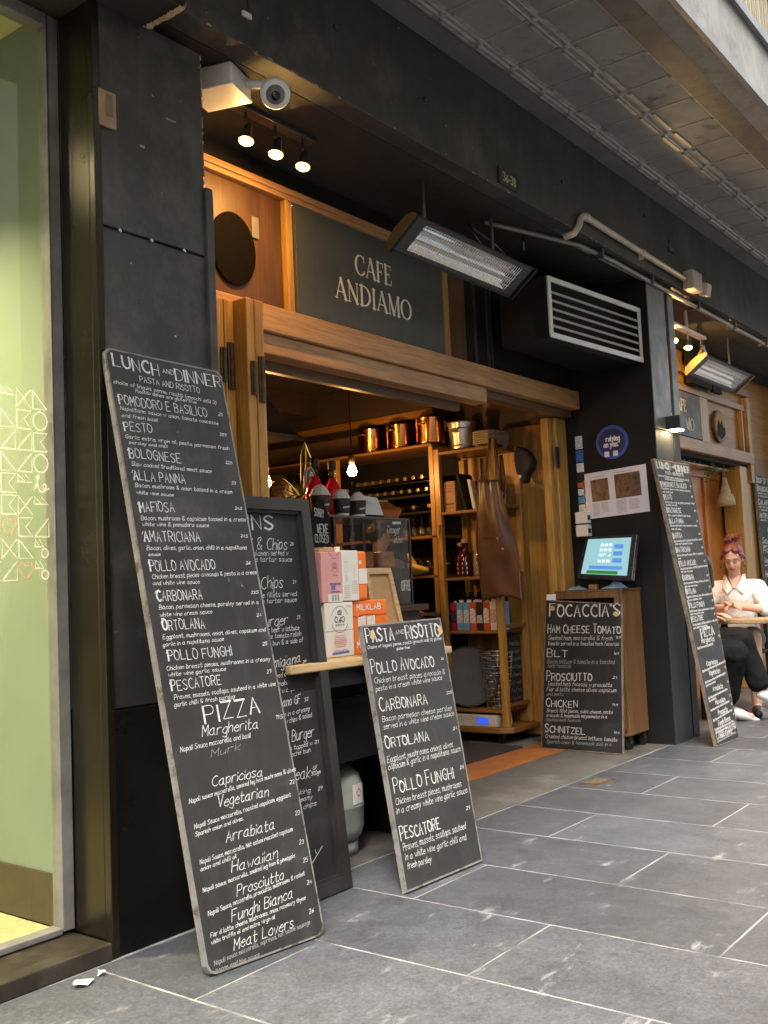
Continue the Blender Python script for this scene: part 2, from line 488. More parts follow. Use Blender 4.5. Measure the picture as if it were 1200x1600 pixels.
def write(mb, text, x0, y0, x1, y1, h, place, w, style='s', jit=0.05):
    """stroke-letter a line of text from (x0,y0) to (x1,y1), cap height h"""
    shear = {'s': 0.16, 'f': 0.16, 'S': 0.22}.get(style, 0.0)
    adv = []
    for ch in text:
        if ch == ' ': adv.append(3.0); continue
        g = glyph(ch)
        mx = max([p[0] for _, st in g for p in st] or [2])
        adv.append(mx + (1.7 if style in 'TDHC' else 1.3))
    tot = sum(adv) - 1.3
    sx = (x1 - x0) / max(tot, 1e-6); sy = h / 8.0
    x = 0.0
    first = True
    for ch, a in zip(text, adv):
        if ch != ' ':
            jy = random.uniform(-jit, jit) * h; js = 1 + random.uniform(-0.05, 0.05)
            big = style == 'T' or (style in 'HD' and first)
            for k, (sm, pts) in enumerate(glyph(ch)):
                pts = smooth_pts(pts) if sm else pts
                sc = 1.0
                if style == 'D' and not first: sc = 0.78
                qq = []
                for (px, py) in pts:
                    X = (x + px + shear * py) * sx + x0
                    qq.append((X, y0 + (y1 - y0) * ((x + px) / max(tot, 1)) + py * sy * js * sc + jy))
                ww = w
                if style == 'T':
                    if k == 0: ww = w * 2.3
                    else: ww = w * 0.8
                elif style == 'H' and first and k == 0: ww = w * 2.5
                elif style == 'D': ww = w * (1.5 if k == 0 else 1.0)
                ribbon(mb, qq, ww, place)
                if style == 'T' and k == 0 and not sm:
                    pass
            if style == 'H' and first:
                ribbon(mb, [(x0 - 0.9 * sx * 1.6, y0 + 5.8 * sy), (x0 + 0.1 * sx, y0 + 8 * sy)], w * 0.9, place)
            first = False
        else:
            if style == 'D': first = True
        x += a
def quad_place(bl, br, tr, tl):
    bl, br, tr, tl = map(Vector, (bl, br, tr, tl))
    n = (br - bl).cross(tl - bl).normalized()
    W = ((br - bl).length + (tr - tl).length) / 2; H = ((tl - bl).length + (tr - br).length) / 2
    def pl(x, y, d):
        u, v = x / W, y / H
        return bl * (1 - u) * (1 - v) + br * u * (1 - v) + tr * u * v + tl * (1 - u) * v + n * d
    return pl, W, H
def menu_text(lines, quad, wmain, wsmall):
    pl, W, H = quad_place(*quad)
    mb, fb = MB(), MB()
    for t, st, u0, v0, u1, v1, hv in lines:
        w = {'T': wmain * 1.25, 'H': wmain, 'D': wmain * 1.15, 'C': wmain * 0.8, 'S': wmain, 's': wsmall, 'f': wsmall}[st]
        write(fb if st == 'f' else mb, t, u0 / 1000 * W, v0 / 1000 * H, u1 / 1000 * W, v1 / 1000 * H, hv / 10000 * H, pl, w, st)
    return mb, fb
def plain_place(origin, ux, uy):
    o = Vector(origin); ux = Vector(ux).normalized(); uy = Vector(uy).normalized(); n = ux.cross(uy)
    return lambda x, y, d: o + ux * x + uy * y + n * d

# roman capitals with thick and thin strokes for the engraved sign (unit cap height)
_T, _t = 0.125, 0.05
def _arc(cx, cy, rx, ry, a0, a1, thin=0.045, thick=0.125, n=22):
    pts, ws = [], []
    for i in range(n + 1):
        a = R(a0 + (a1 - a0) * i / n)
        pts.append((cx + rx * math.cos(a), cy + ry * math.sin(a))); ws.append(thin + (thick - thin) * abs(math.cos(a)) ** 1.5)
    return pts, ws
def _sf(x, y, l=0.13): return ([(x - l, y), (x + l, y)], 0.035)
ROM = {
'C': (0.80, [_arc(0.42, 0.5, 0.40, 0.49, 48, 318), ([(0.70, 1.0), (0.73, 0.68)], 0.04), ([(0.70, 0.14), (0.74, 0.24)], 0.04)]),
'A': (0.84, [([(0.06, 0), (0.41, 1)], _t), ([(0.41, 1.0), (0.76, 0)], _T), ([(0.17, 0.34), (0.60, 0.34)], 0.042), _sf(0.06, 0.018, 0.1), _sf(0.76, 0.018)]),
'F': (0.62, [([(0.14, 0), (0.14, 1)], _T), ([(0.02, 0.98), (0.58, 0.98)], 0.042), ([(0.14, 0.52), (0.46, 0.52)], 0.042), ([(0.57, 1.0), (0.57, 0.78)], 0.04), ([(0.46, 0.62), (0.46, 0.42)], 0.035), _sf(0.14, 0.018)]),
'E': (0.66, [([(0.14, 0), (0.14, 1)], _T), ([(0.02, 0.98), (0.58, 0.98)], 0.042), ([(0.14, 0.52), (0.46, 0.52)], 0.042), ([(0.02, 0.02), (0.6, 0.02)], 0.042), ([(0.57, 1.0), (0.57, 0.78)], 0.04), ([(0.46, 0.62), (0.46, 0.42)], 0.035), ([(0.61, 0.0), (0.63, 0.25)], 0.04)]),
'N': (0.86, [([(0.12, 0), (0.12, 1)], _t), ([(0.08, 1.0), (0.72, 0)], _T), ([(0.72, 0), (0.72, 1)], _t), _sf(0.12, 0.018, 0.1), _sf(0.72, 0.982, 0.1), ([(0.0, 0.982), (0.12, 0.982)], 0.035)]),
'D': (0.88, [([(0.14, 0), (0.14, 1)], _T), _arc(0.30, 0.5, 0.48, 0.48, -90, 90), ([(0.0, 0.98), (0.31, 0.98)], 0.042), ([(0.0, 0.02), (0.31, 0.02)], 0.042)]),
'I': (0.32, [([(0.15, 0), (0.15, 1)], _T), _sf(0.15, 0.018), _sf(0.15, 0.982)]),
'M': (1.02, [([(0.12, 0), (0.14, 1)], _t), ([(0.12, 1.0), (0.48, 0.02)], _T), ([(0.48, 0.02), (0.84, 1.0)], _t), ([(0.86, 1.0), (0.88, 0)], _T), _sf(0.11, 0.018, 0.1), _sf(0.88, 0.018), ([(0.0, 0.982), (0.14, 0.982)], 0.035), ([(0.84, 0.982), (1.0, 0.982)], 0.035)]),
'O': (0.90, [_arc(0.44, 0.5, 0.41, 0.5, 0, 360)]),
}
def roman(mb, text, xc, y, h, place, sx=1.0, lift=0.002, gap=0.08):
    tot = sum(ROM[c][0] + gap for c in text) - gap
    x = xc - tot * h * sx / 2
    for c in text:
        wdt, strokes = ROM[c]
        for pts, w in strokes:
            ws = [a * h * 1.3 for a in w] if isinstance(w, list) else w * h * 1.3
            ribbon(mb, [(x + p[0] * h * sx, y + p[1] * h) for p in pts], ws, place, lift)
        x += (wdt + gap) * h * sx

# ================================================================== palette
BLACKP = worn_paint('charcoal_paint', (0.028, 0.0265, 0.0235), (0.12, 0.112, 0.098), 0.42, 2.6, 0.50, 0.82, 0.45)  # pale wear patches also paint the mottled sheen into the colour
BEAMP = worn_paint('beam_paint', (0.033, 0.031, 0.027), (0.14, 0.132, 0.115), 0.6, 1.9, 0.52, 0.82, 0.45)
GLOSSB = mat('gloss_black_panel', (0.006, 0.006, 0.006), 0.30, 0, 0.4, 3, 0.05, 40, 0.22)
DARK = mat('matt_black', (0.010, 0.009, 0.008), 0.7, 0, 0.3, 4, 0.15, 90, 0.2)
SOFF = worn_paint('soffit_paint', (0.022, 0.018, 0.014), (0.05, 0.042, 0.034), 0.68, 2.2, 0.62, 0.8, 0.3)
STEELP = worn_paint('grey_steel_cladding', (0.12, 0.118, 0.108), (0.30, 0.28, 0.24), 0.38, 2.4, 0.6, 0.75, 0.2)
BRONZE = mat('bronze_cladding', (0.017, 0.0135, 0.0075), 0.24, 0.3, 0.4, 2.5, 0.05, 30, 0.5, None, 0.10)
WOODR = wood('red_brown_panel', (0.085, 0.036, 0.013), (0.15, 0.066, 0.024), 'z', 0.45, 5, 0.08)
WOODL = wood('lintel_timber', (0.38, 0.195, 0.078), (0.66, 0.37, 0.165), 'x', 0.45, 8, 0.15)
WOODLY = wood('lintel_end_timber', (0.20, 0.095, 0.04), (0.34, 0.17, 0.07), 'y', 0.45, 8, 0.15)
WOODG = wood('golden_timber', (0.34, 0.165, 0.034), (0.68, 0.39, 0.095), 'z', 0.38, 8, 0.18)
WOODGY = wood('golden_timber_rail', (0.20, 0.09, 0.022), (0.42, 0.21, 0.05), 'y', 0.38, 8, 0.15)
WOODGX = wood('golden_timber_shelf', (0.20, 0.09, 0.022), (0.42, 0.21, 0.05), 'x', 0.38, 8, 0.15)
WOODO = wood('orange_stained_door', (0.48, 0.15, 0.022), (0.72, 0.27, 0.05), 'z', 0.35, 6, 0.08)
WOODP = wood('pale_pine', (0.42, 0.27, 0.12), (0.62, 0.43, 0.22), 'x', 0.5, 8, 0.1)
WOODK = wood('kiosk_plywood', (0.13, 0.062, 0.024), (0.25, 0.13, 0.055), 'z', 0.5, 6, 0.12)
STEEL = mat('brushed_steel', (0.55, 0.54, 0.52), 0.3, 1.0, 0.1, 10, 0.02)
DKSTEEL = mat('dark_metal', (0.10, 0.095, 0.09), 0.4, 0.8, 0.2, 10, 0.03)
BRASSD = mat('dull_brass', (0.34, 0.22, 0.10), 0.4, 0.85, 0.25, 20, 0.1)
HINGE = mat('old_hinge_metal', (0.10, 0.075, 0.05), 0.45, 0.8, 0.3, 30, 0.15)
WHITEP = mat('white_plastic', (0.72, 0.70, 0.66), 0.4, 0, 0.06, 10, 0.02)
CREAMP = mat('cream_pipe_paint', (0.50, 0.44, 0.34), 0.5, 0, 0.2, 8, 0.1)
CHALKW = chalk('white_chalk')
CHALKF = chalk('faded_chalk', (0.34, 0.34, 0.34), 0.4)
CHALKD = chalk('dusty_chalk', (0.62, 0.61, 0.58), 0.4)
BOARD = worn_paint('chalkboard_paint', (0.024, 0.0235, 0.0225), (0.08, 0.08, 0.079), 0.5, 2.3, 0.52, 0.8, 0.15, 0.4)
BOARDK = worn_paint('black_chalkboard', (0.017, 0.017, 0.017), (0.055, 0.055, 0.055), 0.5, 2.3, 0.52, 0.8, 0.15, 0.35)
EDGEW = worn_paint('worn_white_edge', (0.17, 0.162, 0.15), (0.07, 0.05, 0.032), 0.6, 14, 0.52, 0.62, 0.3)
EDGEB = worn_paint('worn_wood_edge', (0.20, 0.15, 0.10), (0.08, 0.06, 0.045), 0.6, 14, 0.5, 0.62, 0.3)
PRINT = mat('black_print', (0.03, 0.03, 0.032), 0.6, 0, 0.1, 20, 0)
PAPER = mat('white_paper', (0.74, 0.74, 0.76), 0.7, 0, 0.04, 12, 0.03)

# ================================================================== ground
g = MB(); g.add([(-60, -60, -0.0014), (80, -60, -0.0014), (80, 60, -0.0014), (-60, 60, -0.0014)], [(0, 1, 2, 3)])
GROUT = mat('pale_grout', (0.20, 0.195, 0.185), 0.85, 0, 0.6, 6, 0.3, 150)
struct('ground', g, GROUT)
# slate flags laid in courses across the lane, 0.54 wide and 1.2 long, joints staggered
s = MB()
edges = [2.07, 2.65, 3.19, 3.73, 4.275, 4.81, 5.36, 5.91, 6.45, 6.99]
while edges[-1] < 16: edges.append(edges[-1] + 0.545)
lo = [2.07]
while lo[-1] > -7: lo.append(lo[-1] - 0.56)
edges = sorted(set(lo + edges))
i0 = edges.index(2.65)
G = 0.0046; GX = 0.0056
for i in range(len(edges) - 1):
    xa, xb = edges[i], edges[i + 1]
    off = 1.8 if (i - i0) % 2 == 0 else 2.4
    ys = [off - 1.2 * k for k in range(-1, 8)]
    ys = sorted(y for y in ys if -3.6 < y < 2.80)
    ys = [-3.6] + ys + [2.885]
    for ya, yb in zip(ys[:-1], ys[1:]):
        if yb - ya < 0.05: continue
        dz = random.uniform(-0.0004, 0.0004)
        s.box(xa + GX, xb - GX, ya + G, yb - G, -0.03, dz)
struct('paving', s, slate('slate_paving'), bevel=0.0008)
s = MB(); s.box(2.70, 7.0, 2.893, 3.47, -0.03, 0.0)
struct('entrance_floor', s, worn_paint('entrance_concrete', (0.085, 0.078, 0.068), (0.17, 0.155, 0.135), 0.6, 2.2, 0.55, 0.75, 0.4))
s = MB()
for k in range(16):
    s.box(2.75 + k * 0.265, 2.75 + k * 0.265 + 0.26, 3.474, 3.80, -0.03, 0.004)
struct('threshold', s, mat('terracotta_step', (0.36, 0.13, 0.035), 0.45, 0, 0.25, 6, 0.2, 60, island=0.15))
s = MB(); s.box(2.4, 7.05, 3.803, 9.0, -0.05, -0.002)
struct('shop_floor', s, mat('interior_floor', (0.03, 0.026, 0.022), 0.5, 0, 0.4, 3))
dm_ = MB(); dm_.box(5.45, 6.50, 3.815, 4.75, -0.001, 0.012)
tag(build('door_mat', dm_, mat('mat_fibre', (0.05, 0.045, 0.04), 0.95, 0, 0.4, 60, 0.6, 250, 0.1), bevel=0.004), 'dark fibre mat inside the doorway behind the terracotta step', 'mat')
s = MB(); s.box(7.5, 16, 2.893, 3.9, -0.03, 0.0)
struct('terrace_floor', s, worn_paint('terrace_concrete', (0.10, 0.085, 0.07), (0.18, 0.16, 0.13), 0.6, 2.2, 0.55, 0.75, 0.4))

# ================================================================== the cafe building
bld = thing('cafe_building', 'dark charcoal cafe building with deep overhanging beam and black side walls', 'building', (4.8, 3.2, 0))
m = MB(); m.box(2.42, 16, 2.78, 2.90, 3.45, 4.06); build('beam', m, BEAMP, bld, bevel=0.006)
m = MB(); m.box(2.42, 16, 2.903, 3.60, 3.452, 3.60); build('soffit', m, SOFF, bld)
pil = MB(); pil.box(2.152, 2.68, 2.905, 3.46, 0.83, 2.553); pil.box(2.152, 2.68, 2.900, 3.46, 2.560, 3.40); pil.box(2.160, 2.675, 2.915, 3.46, 2.550, 2.563)
pilo = build('pilaster', pil, BLACKP, bld, bevel=0.004)
m = MB(); m.box(2.152, 2.682, 2.897, 3.46, 0.0, 0.826); build('base_panel', m, GLOSSB, pilo, bevel=0.003)
m = MB(); m.box(2.675, 2.712, 2.885, 2.96, 1.7, 2.84); build('edge_strip', m, BLACKP, pilo, bevel=0.003)
m = MB()
for x in (2.255, 2.40, 2.56): m.lathe([(0.0, -0.006), (0.007, -0.004), (0.007, 0.004)], (x, 2.898, 2.553 + (x - 2.4) * 0.0), 10, (0, 1, 0))
build('screw', m, STEEL, pilo)
m = MB(); m.box(7.003, 7.03, 2.85, 3.60, 0.0, 3.45); sw = build('side_wall', m, mat('side_wall_black', (0.009, 0.009, 0.009), 0.6, 0, 0.4, 2, 0.2, 40, 0.2), bld)
m = MB(); m.box(7.006, 7.34, 2.845, 3.5, 0.0, 2.30); m.box(7.40, 7.52, 2.86, 3.5, 0.0, 2.30); m.box(7.34, 7.40, 2.90, 3.5, 0, 3.45)
pier = build('pier', m, mat('pier_dark_paint', (0.030, 0.030, 0.032), 0.6, 0, 0.3, 4, 0.15, 90, 0.25), bld, bevel=0.004)
m = MB(); m.box(6.998, 7.33, 2.838, 2.846, 2.303, 3.449); m.box(7.41, 7.525, 2.845, 2.87, 2.303, 3.449); build('steel_cladding', m, STEELP, pier, bevel=0.004)
m = MB(); m.box(2.70, 7.003, 3.505, 3.56, 3.335, 3.45); build('bulkhead', m, DARK, bld)
m = MB(); m.box(5.52, 7.003, 3.49, 3.555, 2.655, 3.335); build('dark_wall_panel', m, DARK, bld)
m = MB()
for x in (5.60, 5.76, 5.80): m.box(x, x + 0.014, 3.475, 3.489, 2.66, 3.33)
build('wall_conduit', m, DKSTEEL, bld)
# interior shell of the cafe
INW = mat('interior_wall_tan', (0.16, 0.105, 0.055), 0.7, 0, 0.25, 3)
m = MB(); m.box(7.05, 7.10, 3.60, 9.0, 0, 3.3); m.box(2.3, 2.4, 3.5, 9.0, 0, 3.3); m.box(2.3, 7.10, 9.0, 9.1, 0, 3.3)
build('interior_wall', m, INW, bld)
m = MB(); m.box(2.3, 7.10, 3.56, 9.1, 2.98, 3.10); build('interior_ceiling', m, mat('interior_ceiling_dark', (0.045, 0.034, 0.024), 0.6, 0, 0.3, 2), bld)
m = MB()
for y in (4.6, 5.9, 7.2): m.box(2.4, 7.05, y, y + 0.22, 2.78, 2.979)
build('ceiling_beam', m, wood('dark_ceiling_beam', (0.035, 0.02, 0.011), (0.075, 0.045, 0.025), 'x', 0.5), bld)
m = MB(); m.box(6.72, 7.048, 4.62, 8.9, 2.62, 2.975); build('interior_bulkhead', m, mat('bulkhead_brown', (0.05, 0.034, 0.02), 0.6, 0, 0.3, 3), bld)
m = MB(); m.box(6.705, 6.718, 4.62, 8.9, 2.62, 2.68); build('bulkhead_trim', m, WOODGY, bld)
# upper storey above the canopy
m = MB(); m.box(-12, 24, 2.95, 3.6, 4.065, 10.5); build('upper_wall', m, mat('pale_yellow_render', (0.34, 0.29, 0.17), 0.8, 0, 0.1, 3, 0.2), bld)
# the far end of the second shopfront
m = MB(); m.box(12.6, 16, 3.0, 3.6, 0.0, 3.45); build('end_wall', m, BLACKP, bld)

m = MB()    # paint flaked off along the edges of the pilaster and the foot of the beam
for k in range(34):
    z = random.uniform(2.85, 3.38); m.box(2.676, 2.6815, 2.8985, 2.9005, z, z + random.uniform(0.004, 0.022))
for k in range(30):
    x = random.uniform(2.5, 9.5); m.box(x, x + random.uniform(0.006, 0.03), 2.7785, 2.781, 3.4495, 3.4495 + random.uniform(0.003, 0.008))
for (x, z, w_, h_) in ((2.36, 2.905, 0.022, 0.010), (2.49, 3.06, 0.05, 0.007), (2.30, 2.44, 0.008, 0.006), (2.5, 2.2, 0.01, 0.008)):
    m.box(x, x + w_, 2.8985, 2.9002, z, z + h_)
build('paint_flake', m, mat('bare_plaster_fleck', (0.30, 0.26, 0.20), 0.9, 0, 0.3), pilo)
m = MB()
for (x, z) in ((7.35, 3.78), (6.9, 3.86), (5.6, 3.72), (4.1, 3.70), (3.4, 3.78)): m.lathe([(0.0, -0.012), (0.012, -0.010), (0.013, 0.004)], (x, 2.778, z), 10, (0, 1, 0))
m.box(7.33, 7.43, 2.765, 2.7795, 3.70, 3.735)
build('wall_fixing', m, DKSTEEL, bld)

# ================================================================== neighbouring shop on the left
shop = thing('neighbouring_shop', 'lit shop window with pale green display wall, grey frame and bronze reveal', 'shop', (0.5, 3.2, 0))
m = MB(); m.box(2.10, 2.148, 3.10, 3.16, 0.07, 3.39); m.box(-4.0, 2.10, 3.10, 3.16, 3.345, 3.39); m.box(-4.0, 2.10, 3.10, 3.16, 0.062, 0.085)
m.box(-4.0, -3.95, 3.10, 3.16, 0.085, 3.345)
build('window_frame', m, mat('grey_window_frame', (0.23, 0.22, 0.20), 0.45, 0.3, 0.25, 8, 0.15), shop, bevel=0.004)
m = MB(); m.add([(-3.95, 3.135, 0.085), (2.10, 3.135, 0.085), (2.10, 3.135, 3.345), (-3.95, 3.135, 3.345)], [(0, 1, 2, 3)])
pane = build('window_pane', m, pane_glass('shop_glass', (0.88, 0.93, 0.86), 0.015, 1.0), shop)
m = MB(); m.box(2.151, 2.166, 2.93, 3.098, 0.06, 3.40); m.box(2.149, 2.18, 2.893, 2.928, 0.0, 3.40); build('bronze_reveal', m, BRONZE, shop, bevel=0.003)
m = MB(); m.box(2.15, 2.22, 3.17, 6.2, 0.24, 3.46); build('display_wall', m, mat('pale_green_wall', (0.195, 0.245, 0.17), 0.75, 0, 0.06, 2, 0.05), shop)
m = MB(); m.box(2.14, 2.148, 3.17, 6.2, 0.06, 0.24); build('skirting', m, mat('skirting_brown', (0.06, 0.045, 0.025), 0.5, 0, 0.2, 5), shop)
m = MB(); m.box(-4, 2.14, 3.165, 6.2, 0.0, 0.055); build('display_floor', m, mat('display_floor', (0.40, 0.34, 0.18), 0.6, 0, 0.35, 40, 0.2), shop)
m = MB(); m.box(-4, 2.14, 6.2, 6.3, 0.0, 3.46); build('back_wall', m, mat('display_back_wall', (0.55, 0.55, 0.33), 0.8, 0, 0.1, 2), shop)
m = MB(); m.box(-4, 2.22, 3.17, 6.3, 3.465, 3.52); build('display_ceiling', m, mat('display_ceiling', (0.60, 0.58, 0.34), 0.8, 0, 0.05, 2), shop)
m = MB(); m.box(-12, 2.147, 2.888, 3.165, 0.0, 0.058); build('window_sill', m, worn_paint('stone_sill', (0.022, 0.017, 0.011), (0.09, 0.07, 0.045), 0.4, 3, 0.5, 0.75, 0.25), shop, bevel=0.006)
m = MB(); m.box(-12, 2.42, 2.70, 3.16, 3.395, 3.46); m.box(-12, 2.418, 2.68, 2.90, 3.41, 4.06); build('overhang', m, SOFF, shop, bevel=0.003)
m = MB()
prev = None; pts = []
for k in range(19):
    y = 2.69 + 0.215 * k / 18
    pts.append((y, 3.392 + random.uniform(-0.004, 0.004), 3.392 + 0.022 + random.uniform(-0.010, 0.012)))
for (ya, a0, a1), (yb, b0, b1) in zip(pts[:-1], pts[1:]):
    m.add([(2.418, ya, a0 - 0.003), (2.418, yb, b0 - 0.003), (2.426, yb, b1), (2.426, ya, a1), (2.392 - 0.01 * random.random(), ya, a0 - 0.003), (2.392, yb, b0 - 0.003)], [(0, 1, 2, 3), (4, 5, 1, 0)])
build('chipped_plaster', m, mat('chipped_plaster', (0.48, 0.33, 0.19), 0.9, 0, 0.3, 40, 0.5), shop)
m = MB(); m.box(-12, -4.0, 2.93, 3.2, 0.058, 3.40); build('outer_wall', m, BLACKP, shop)
# white and pink line pattern stuck on the glass
dm, pm = MB(), MB()
pl = plain_place((0.0, 3.128, 1.28), (1, 0, 0), (0, 0, 1))
cw, chh = 0.064, 0.075
def motif(kind, x, y, w, h, mb):
    W = 0.0056
    if kind == 'tri': P = [(0, 0), (1, 0), (1, 1), (0, 0)]
    elif kind == 'tri2': P = [(0, 1), (0, 0), (1, 0), (0, 1)]
    elif kind == 'hour': P = [(0, 0), (1, 1), (1, 0), (0, 1), (0, 0)]
    elif kind == 'K': P = [(0, 0), (0, 1), (1, 1), (0.5, 0.5), (1, 0), (0, 0)]
    elif kind == 'saw': P = [(0, 0.6), (0, 1), (0.5, 0.6), (0.5, 1), (1, 0.6), (0, 0.6)]
    elif kind == 'o': P = [(0.5 + 0.5 * math.cos(a * 0.449), 0.5 + 0.5 * math.sin(a * 0.449)) for a in range(15)]
    elif kind == 'sm': P = [(0.68 + 0.24 * math.cos(a * 0.524), 0.27 + 0.24 * math.sin(a * 0.524)) for a in range(13)]
    elif kind == 'heart': P = [(0.5, 0.02), (0.12, 0.45), (0.08, 0.8), (0.28, 0.95), (0.5, 0.75), (0.72, 0.95), (0.92, 0.8), (0.88, 0.45), (0.5, 0.02)]
    elif kind == 'loop': P = [(0, 0.2), (0.25, 0.7), (0.35, 1.0), (0.22, 0.95), (0.28, 0.35), (0.5, 0.1), (0.8, 0.2), (0.85, 0.5), (0.65, 0.5), (0.7, 0.2), (1.05, 0.3)]
    if kind in ('heart', 'loop'): P = smooth_pts(P, 3)
    ribbon(mb, [(x + p[0] * w, y + p[1] * h) for p in P], W, pl, 0.0004)
rows = ['heart tri2 saw K tri hour o', 'K sm hour o tri2 tri hour', 'hour heart tri sm hour K tri', 'o tri2 saw hour tri heart o', 'K sm loop K hour tri2 saw', 'o hour tri heart saw K sm', 'heart tri2 sm K hour o tri', 'K sm hour o heart tri2 K', 'heart hour tri sm tri hour o']
for r_, row in enumerate(rows):
    ks = row.split()
    for c_ in range(-22, 13):
        k = ks[(c_ * 3 + r_ * 2) % len(ks)]
        x = 2.098 - cw * (13 - c_); y = 0.70 - (r_ + 1) * 0.0765
        motif(k, x, y, cw * 0.88, chh * 0.88, pm if k == 'heart' else dm)
        if k in ('sm',): motif('saw', x, y, cw * 0.5, chh * 0.9, dm)
build('white_line_pattern', dm, backlit_vinyl('white_vinyl', (0.9, 0.9, 0.85)), pane)
build('pink_heart_pattern', pm, backlit_vinyl('pink_vinyl', (0.80, 0.50, 0.40)), pane)
# the downlight of the lit window: a shaded lamp under the display ceiling
cl = thing('window_downlight', 'warm shaded downlight in the neighbouring shop window', 'light', (1.25, 3.85, 3.46))
m = MB(); m.lathe([(0.085, 0.0), (0.09, 0.0), (0.09, 0.19), (0.0, 0.19), (0.0, 0.18), (0.085, 0.18), (0.085, 0.0)], (1.25, 3.85, 3.272), 24); build('shade', m, DKSTEEL, cl)
m = MB(); m.lathe([(0.0, 0.0), (0.078, 0.0), (0.078, 0.012), (0.0, 0.012)], (1.25, 3.85, 3.37), 20); build('lamp', m, glow('window_lamp', (1.0, 0.82, 0.48), 1350.0), cl)

# ================================================================== opposite side of the lane (behind the camera)
opp = thing('opposite_building', 'pale rendered building with tall windows across the lane', 'building', (3, -5.6, 0))
CREAM = mat('cream_render', (0.55, 0.52, 0.46), 0.85, 0, 0.12, 2, 0.2)
m = MB(); m.box(-12, 24, -6.2, -5.6, 0, 10.5); build('wall', m, CREAM, opp)
for k in range(9):
    x = -10 + k * 3.6
    for z in (1.0, 4.3):
        m = MB(); m.box(x, x + 0.08, -5.6, -5.52, z, z + 2.3); m.box(x + 1.82, x + 1.9, -5.6, -5.52, z, z + 2.3); m.box(x + 0.08, x + 1.82, -5.6, -5.52, z, z + 0.08); m.box(x + 0.08, x + 1.82, -5.6, -5.52, z + 2.22, z + 2.3); m.box(x + 0.92, x + 0.98, -5.6, -5.53, z + 0.08, z + 2.22)
        w = build('window', m, WHITEP, opp)
        m = MB(); m.add([(x + 0.08, -5.58, z + 0.08), (x + 1.82, -5.58, z + 0.08), (x + 1.82, -5.58, z + 2.22), (x + 0.08, -5.58, z + 2.22)], [(0, 1, 2, 3)])
        build('pane', m, mat('dark_window_glass', (0.02, 0.025, 0.03), 0.05, 0, 0.1, 2, 0), w)

# ================================================================== canopy and balcony
can = thing('canopy', 'pressed metal canopy with ribbed tiles and pale concrete edge above the shopfronts', 'canopy', (5, 2.3, 4.06))
m = MB(); m.box(-12, 24, 1.80, 2.95, 4.062, 4.12); build('ceiling_panel', m, worn_paint('pressed_metal', (0.225, 0.225, 0.215), (0.05, 0.045, 0.038), 0.62, 2.2, 0.60, 0.72, 0.25), can)
RIB = mat('rib_metal', (0.34, 0.33, 0.305), 0.48, 0.15, 0.3, 12, 0.1)
m = MB(); m.box(-12, 24, 2.66, 2.775, 4.035, 4.060); build('wall_strip', m, mat('canopy_strip', (0.14, 0.138, 0.128), 0.45, 0, 0.2, 3, 0.15), can)
m = MB()
for y in (2.62, 2.585): m.tube([(-12, y, 4.058), (24, y, 4.058)], 0.009, 8)
for y in (2.295, 2.255): m.tube([(-12, y, 4.058), (24, y, 4.058)], 0.008, 8)
for y in (1.965,): m.tube([(-12, y, 4.058), (24, y, 4.058)], 0.010, 8)
build('moulding', m, RIB, can, smooth=True)
m = MB()
x = -6.0
while x < 16:
    m.box(x - 0.004, x + 0.004, 1.98, 2.57, 4.058, 4.0615)
    for y in (2.605, 2.275, 1.965):
        m.ball((x, y, 4.055), (0.020, 0.022, 0.013), 8)
    for y in (2.64, 2.56, 2.315, 2.235):
        m.box(x + 0.035, x + 0.31, y - 0.010, y + 0.010, 4.050, 4.0612)
    x += 0.3462
build('tile_rib', m, RIB, can)
m = MB(); m.box(-12, 24, 1.80, 1.955, 4.04, 4.060); build('edge_soffit', m, worn_paint('edge_soffit_paint', (0.12, 0.11, 0.095), (0.05, 0.042, 0.03), 0.5, 4, 0.52, 0.7, 0.3), can)
m = MB(); m.box(-12, 24, 1.66, 1.80, 4.02, 4.47); build('fascia', m, worn_paint('pale_concrete', (0.25, 0.245, 0.23), (0.15, 0.145, 0.13), 0.7, 5, 0.5, 0.75, 0.3), can, bevel=0.008)
m = MB(); m.box(-12, 24, 1.63, 1.659, 4.44, 4.50); m.box(-12, 24, 1.63, 1.659, 4.0, 4.035); build('edge_trim', m, mat('grey_flashing', (0.22, 0.22, 0.22), 0.45, 0.4, 0.15, 5), can)
rail = thing('balcony_railing', 'cream metal balcony railing of upright bars with hooped tops', 'railing', (6, 1.75, 4.47))
RAILM = mat('cream_railing_paint', (0.16, 0.145, 0.11), 0.5, 0.1, 0.15, 8)
m = MB()
for z in (4.60, 5.02): m.box(2, 12, 1.738, 1.762, z, z + 0.03)
build('rail', m, RAILM, rail)
for k in range(72):
    x = 4.2 + k * 0.09
    m = MB()
    if k % 3 == 0:
        m.tube([(x, 1.75, 4.47), (x, 1.75, 5.20)], 0.011, 6)
    else:
        m.tube([(x, 1.75, 4.47), (x, 1.75, 5.10), (x + 0.02, 1.75, 5.16), (x + 0.045, 1.75, 5.18)] if k % 3 == 1 else [(x, 1.75, 4.47), (x, 1.75, 5.10), (x - 0.02, 1.75, 5.16), (x - 0.045, 1.75, 5.18)], 0.009, 6)
    build('baluster', m, RAILM, rail)

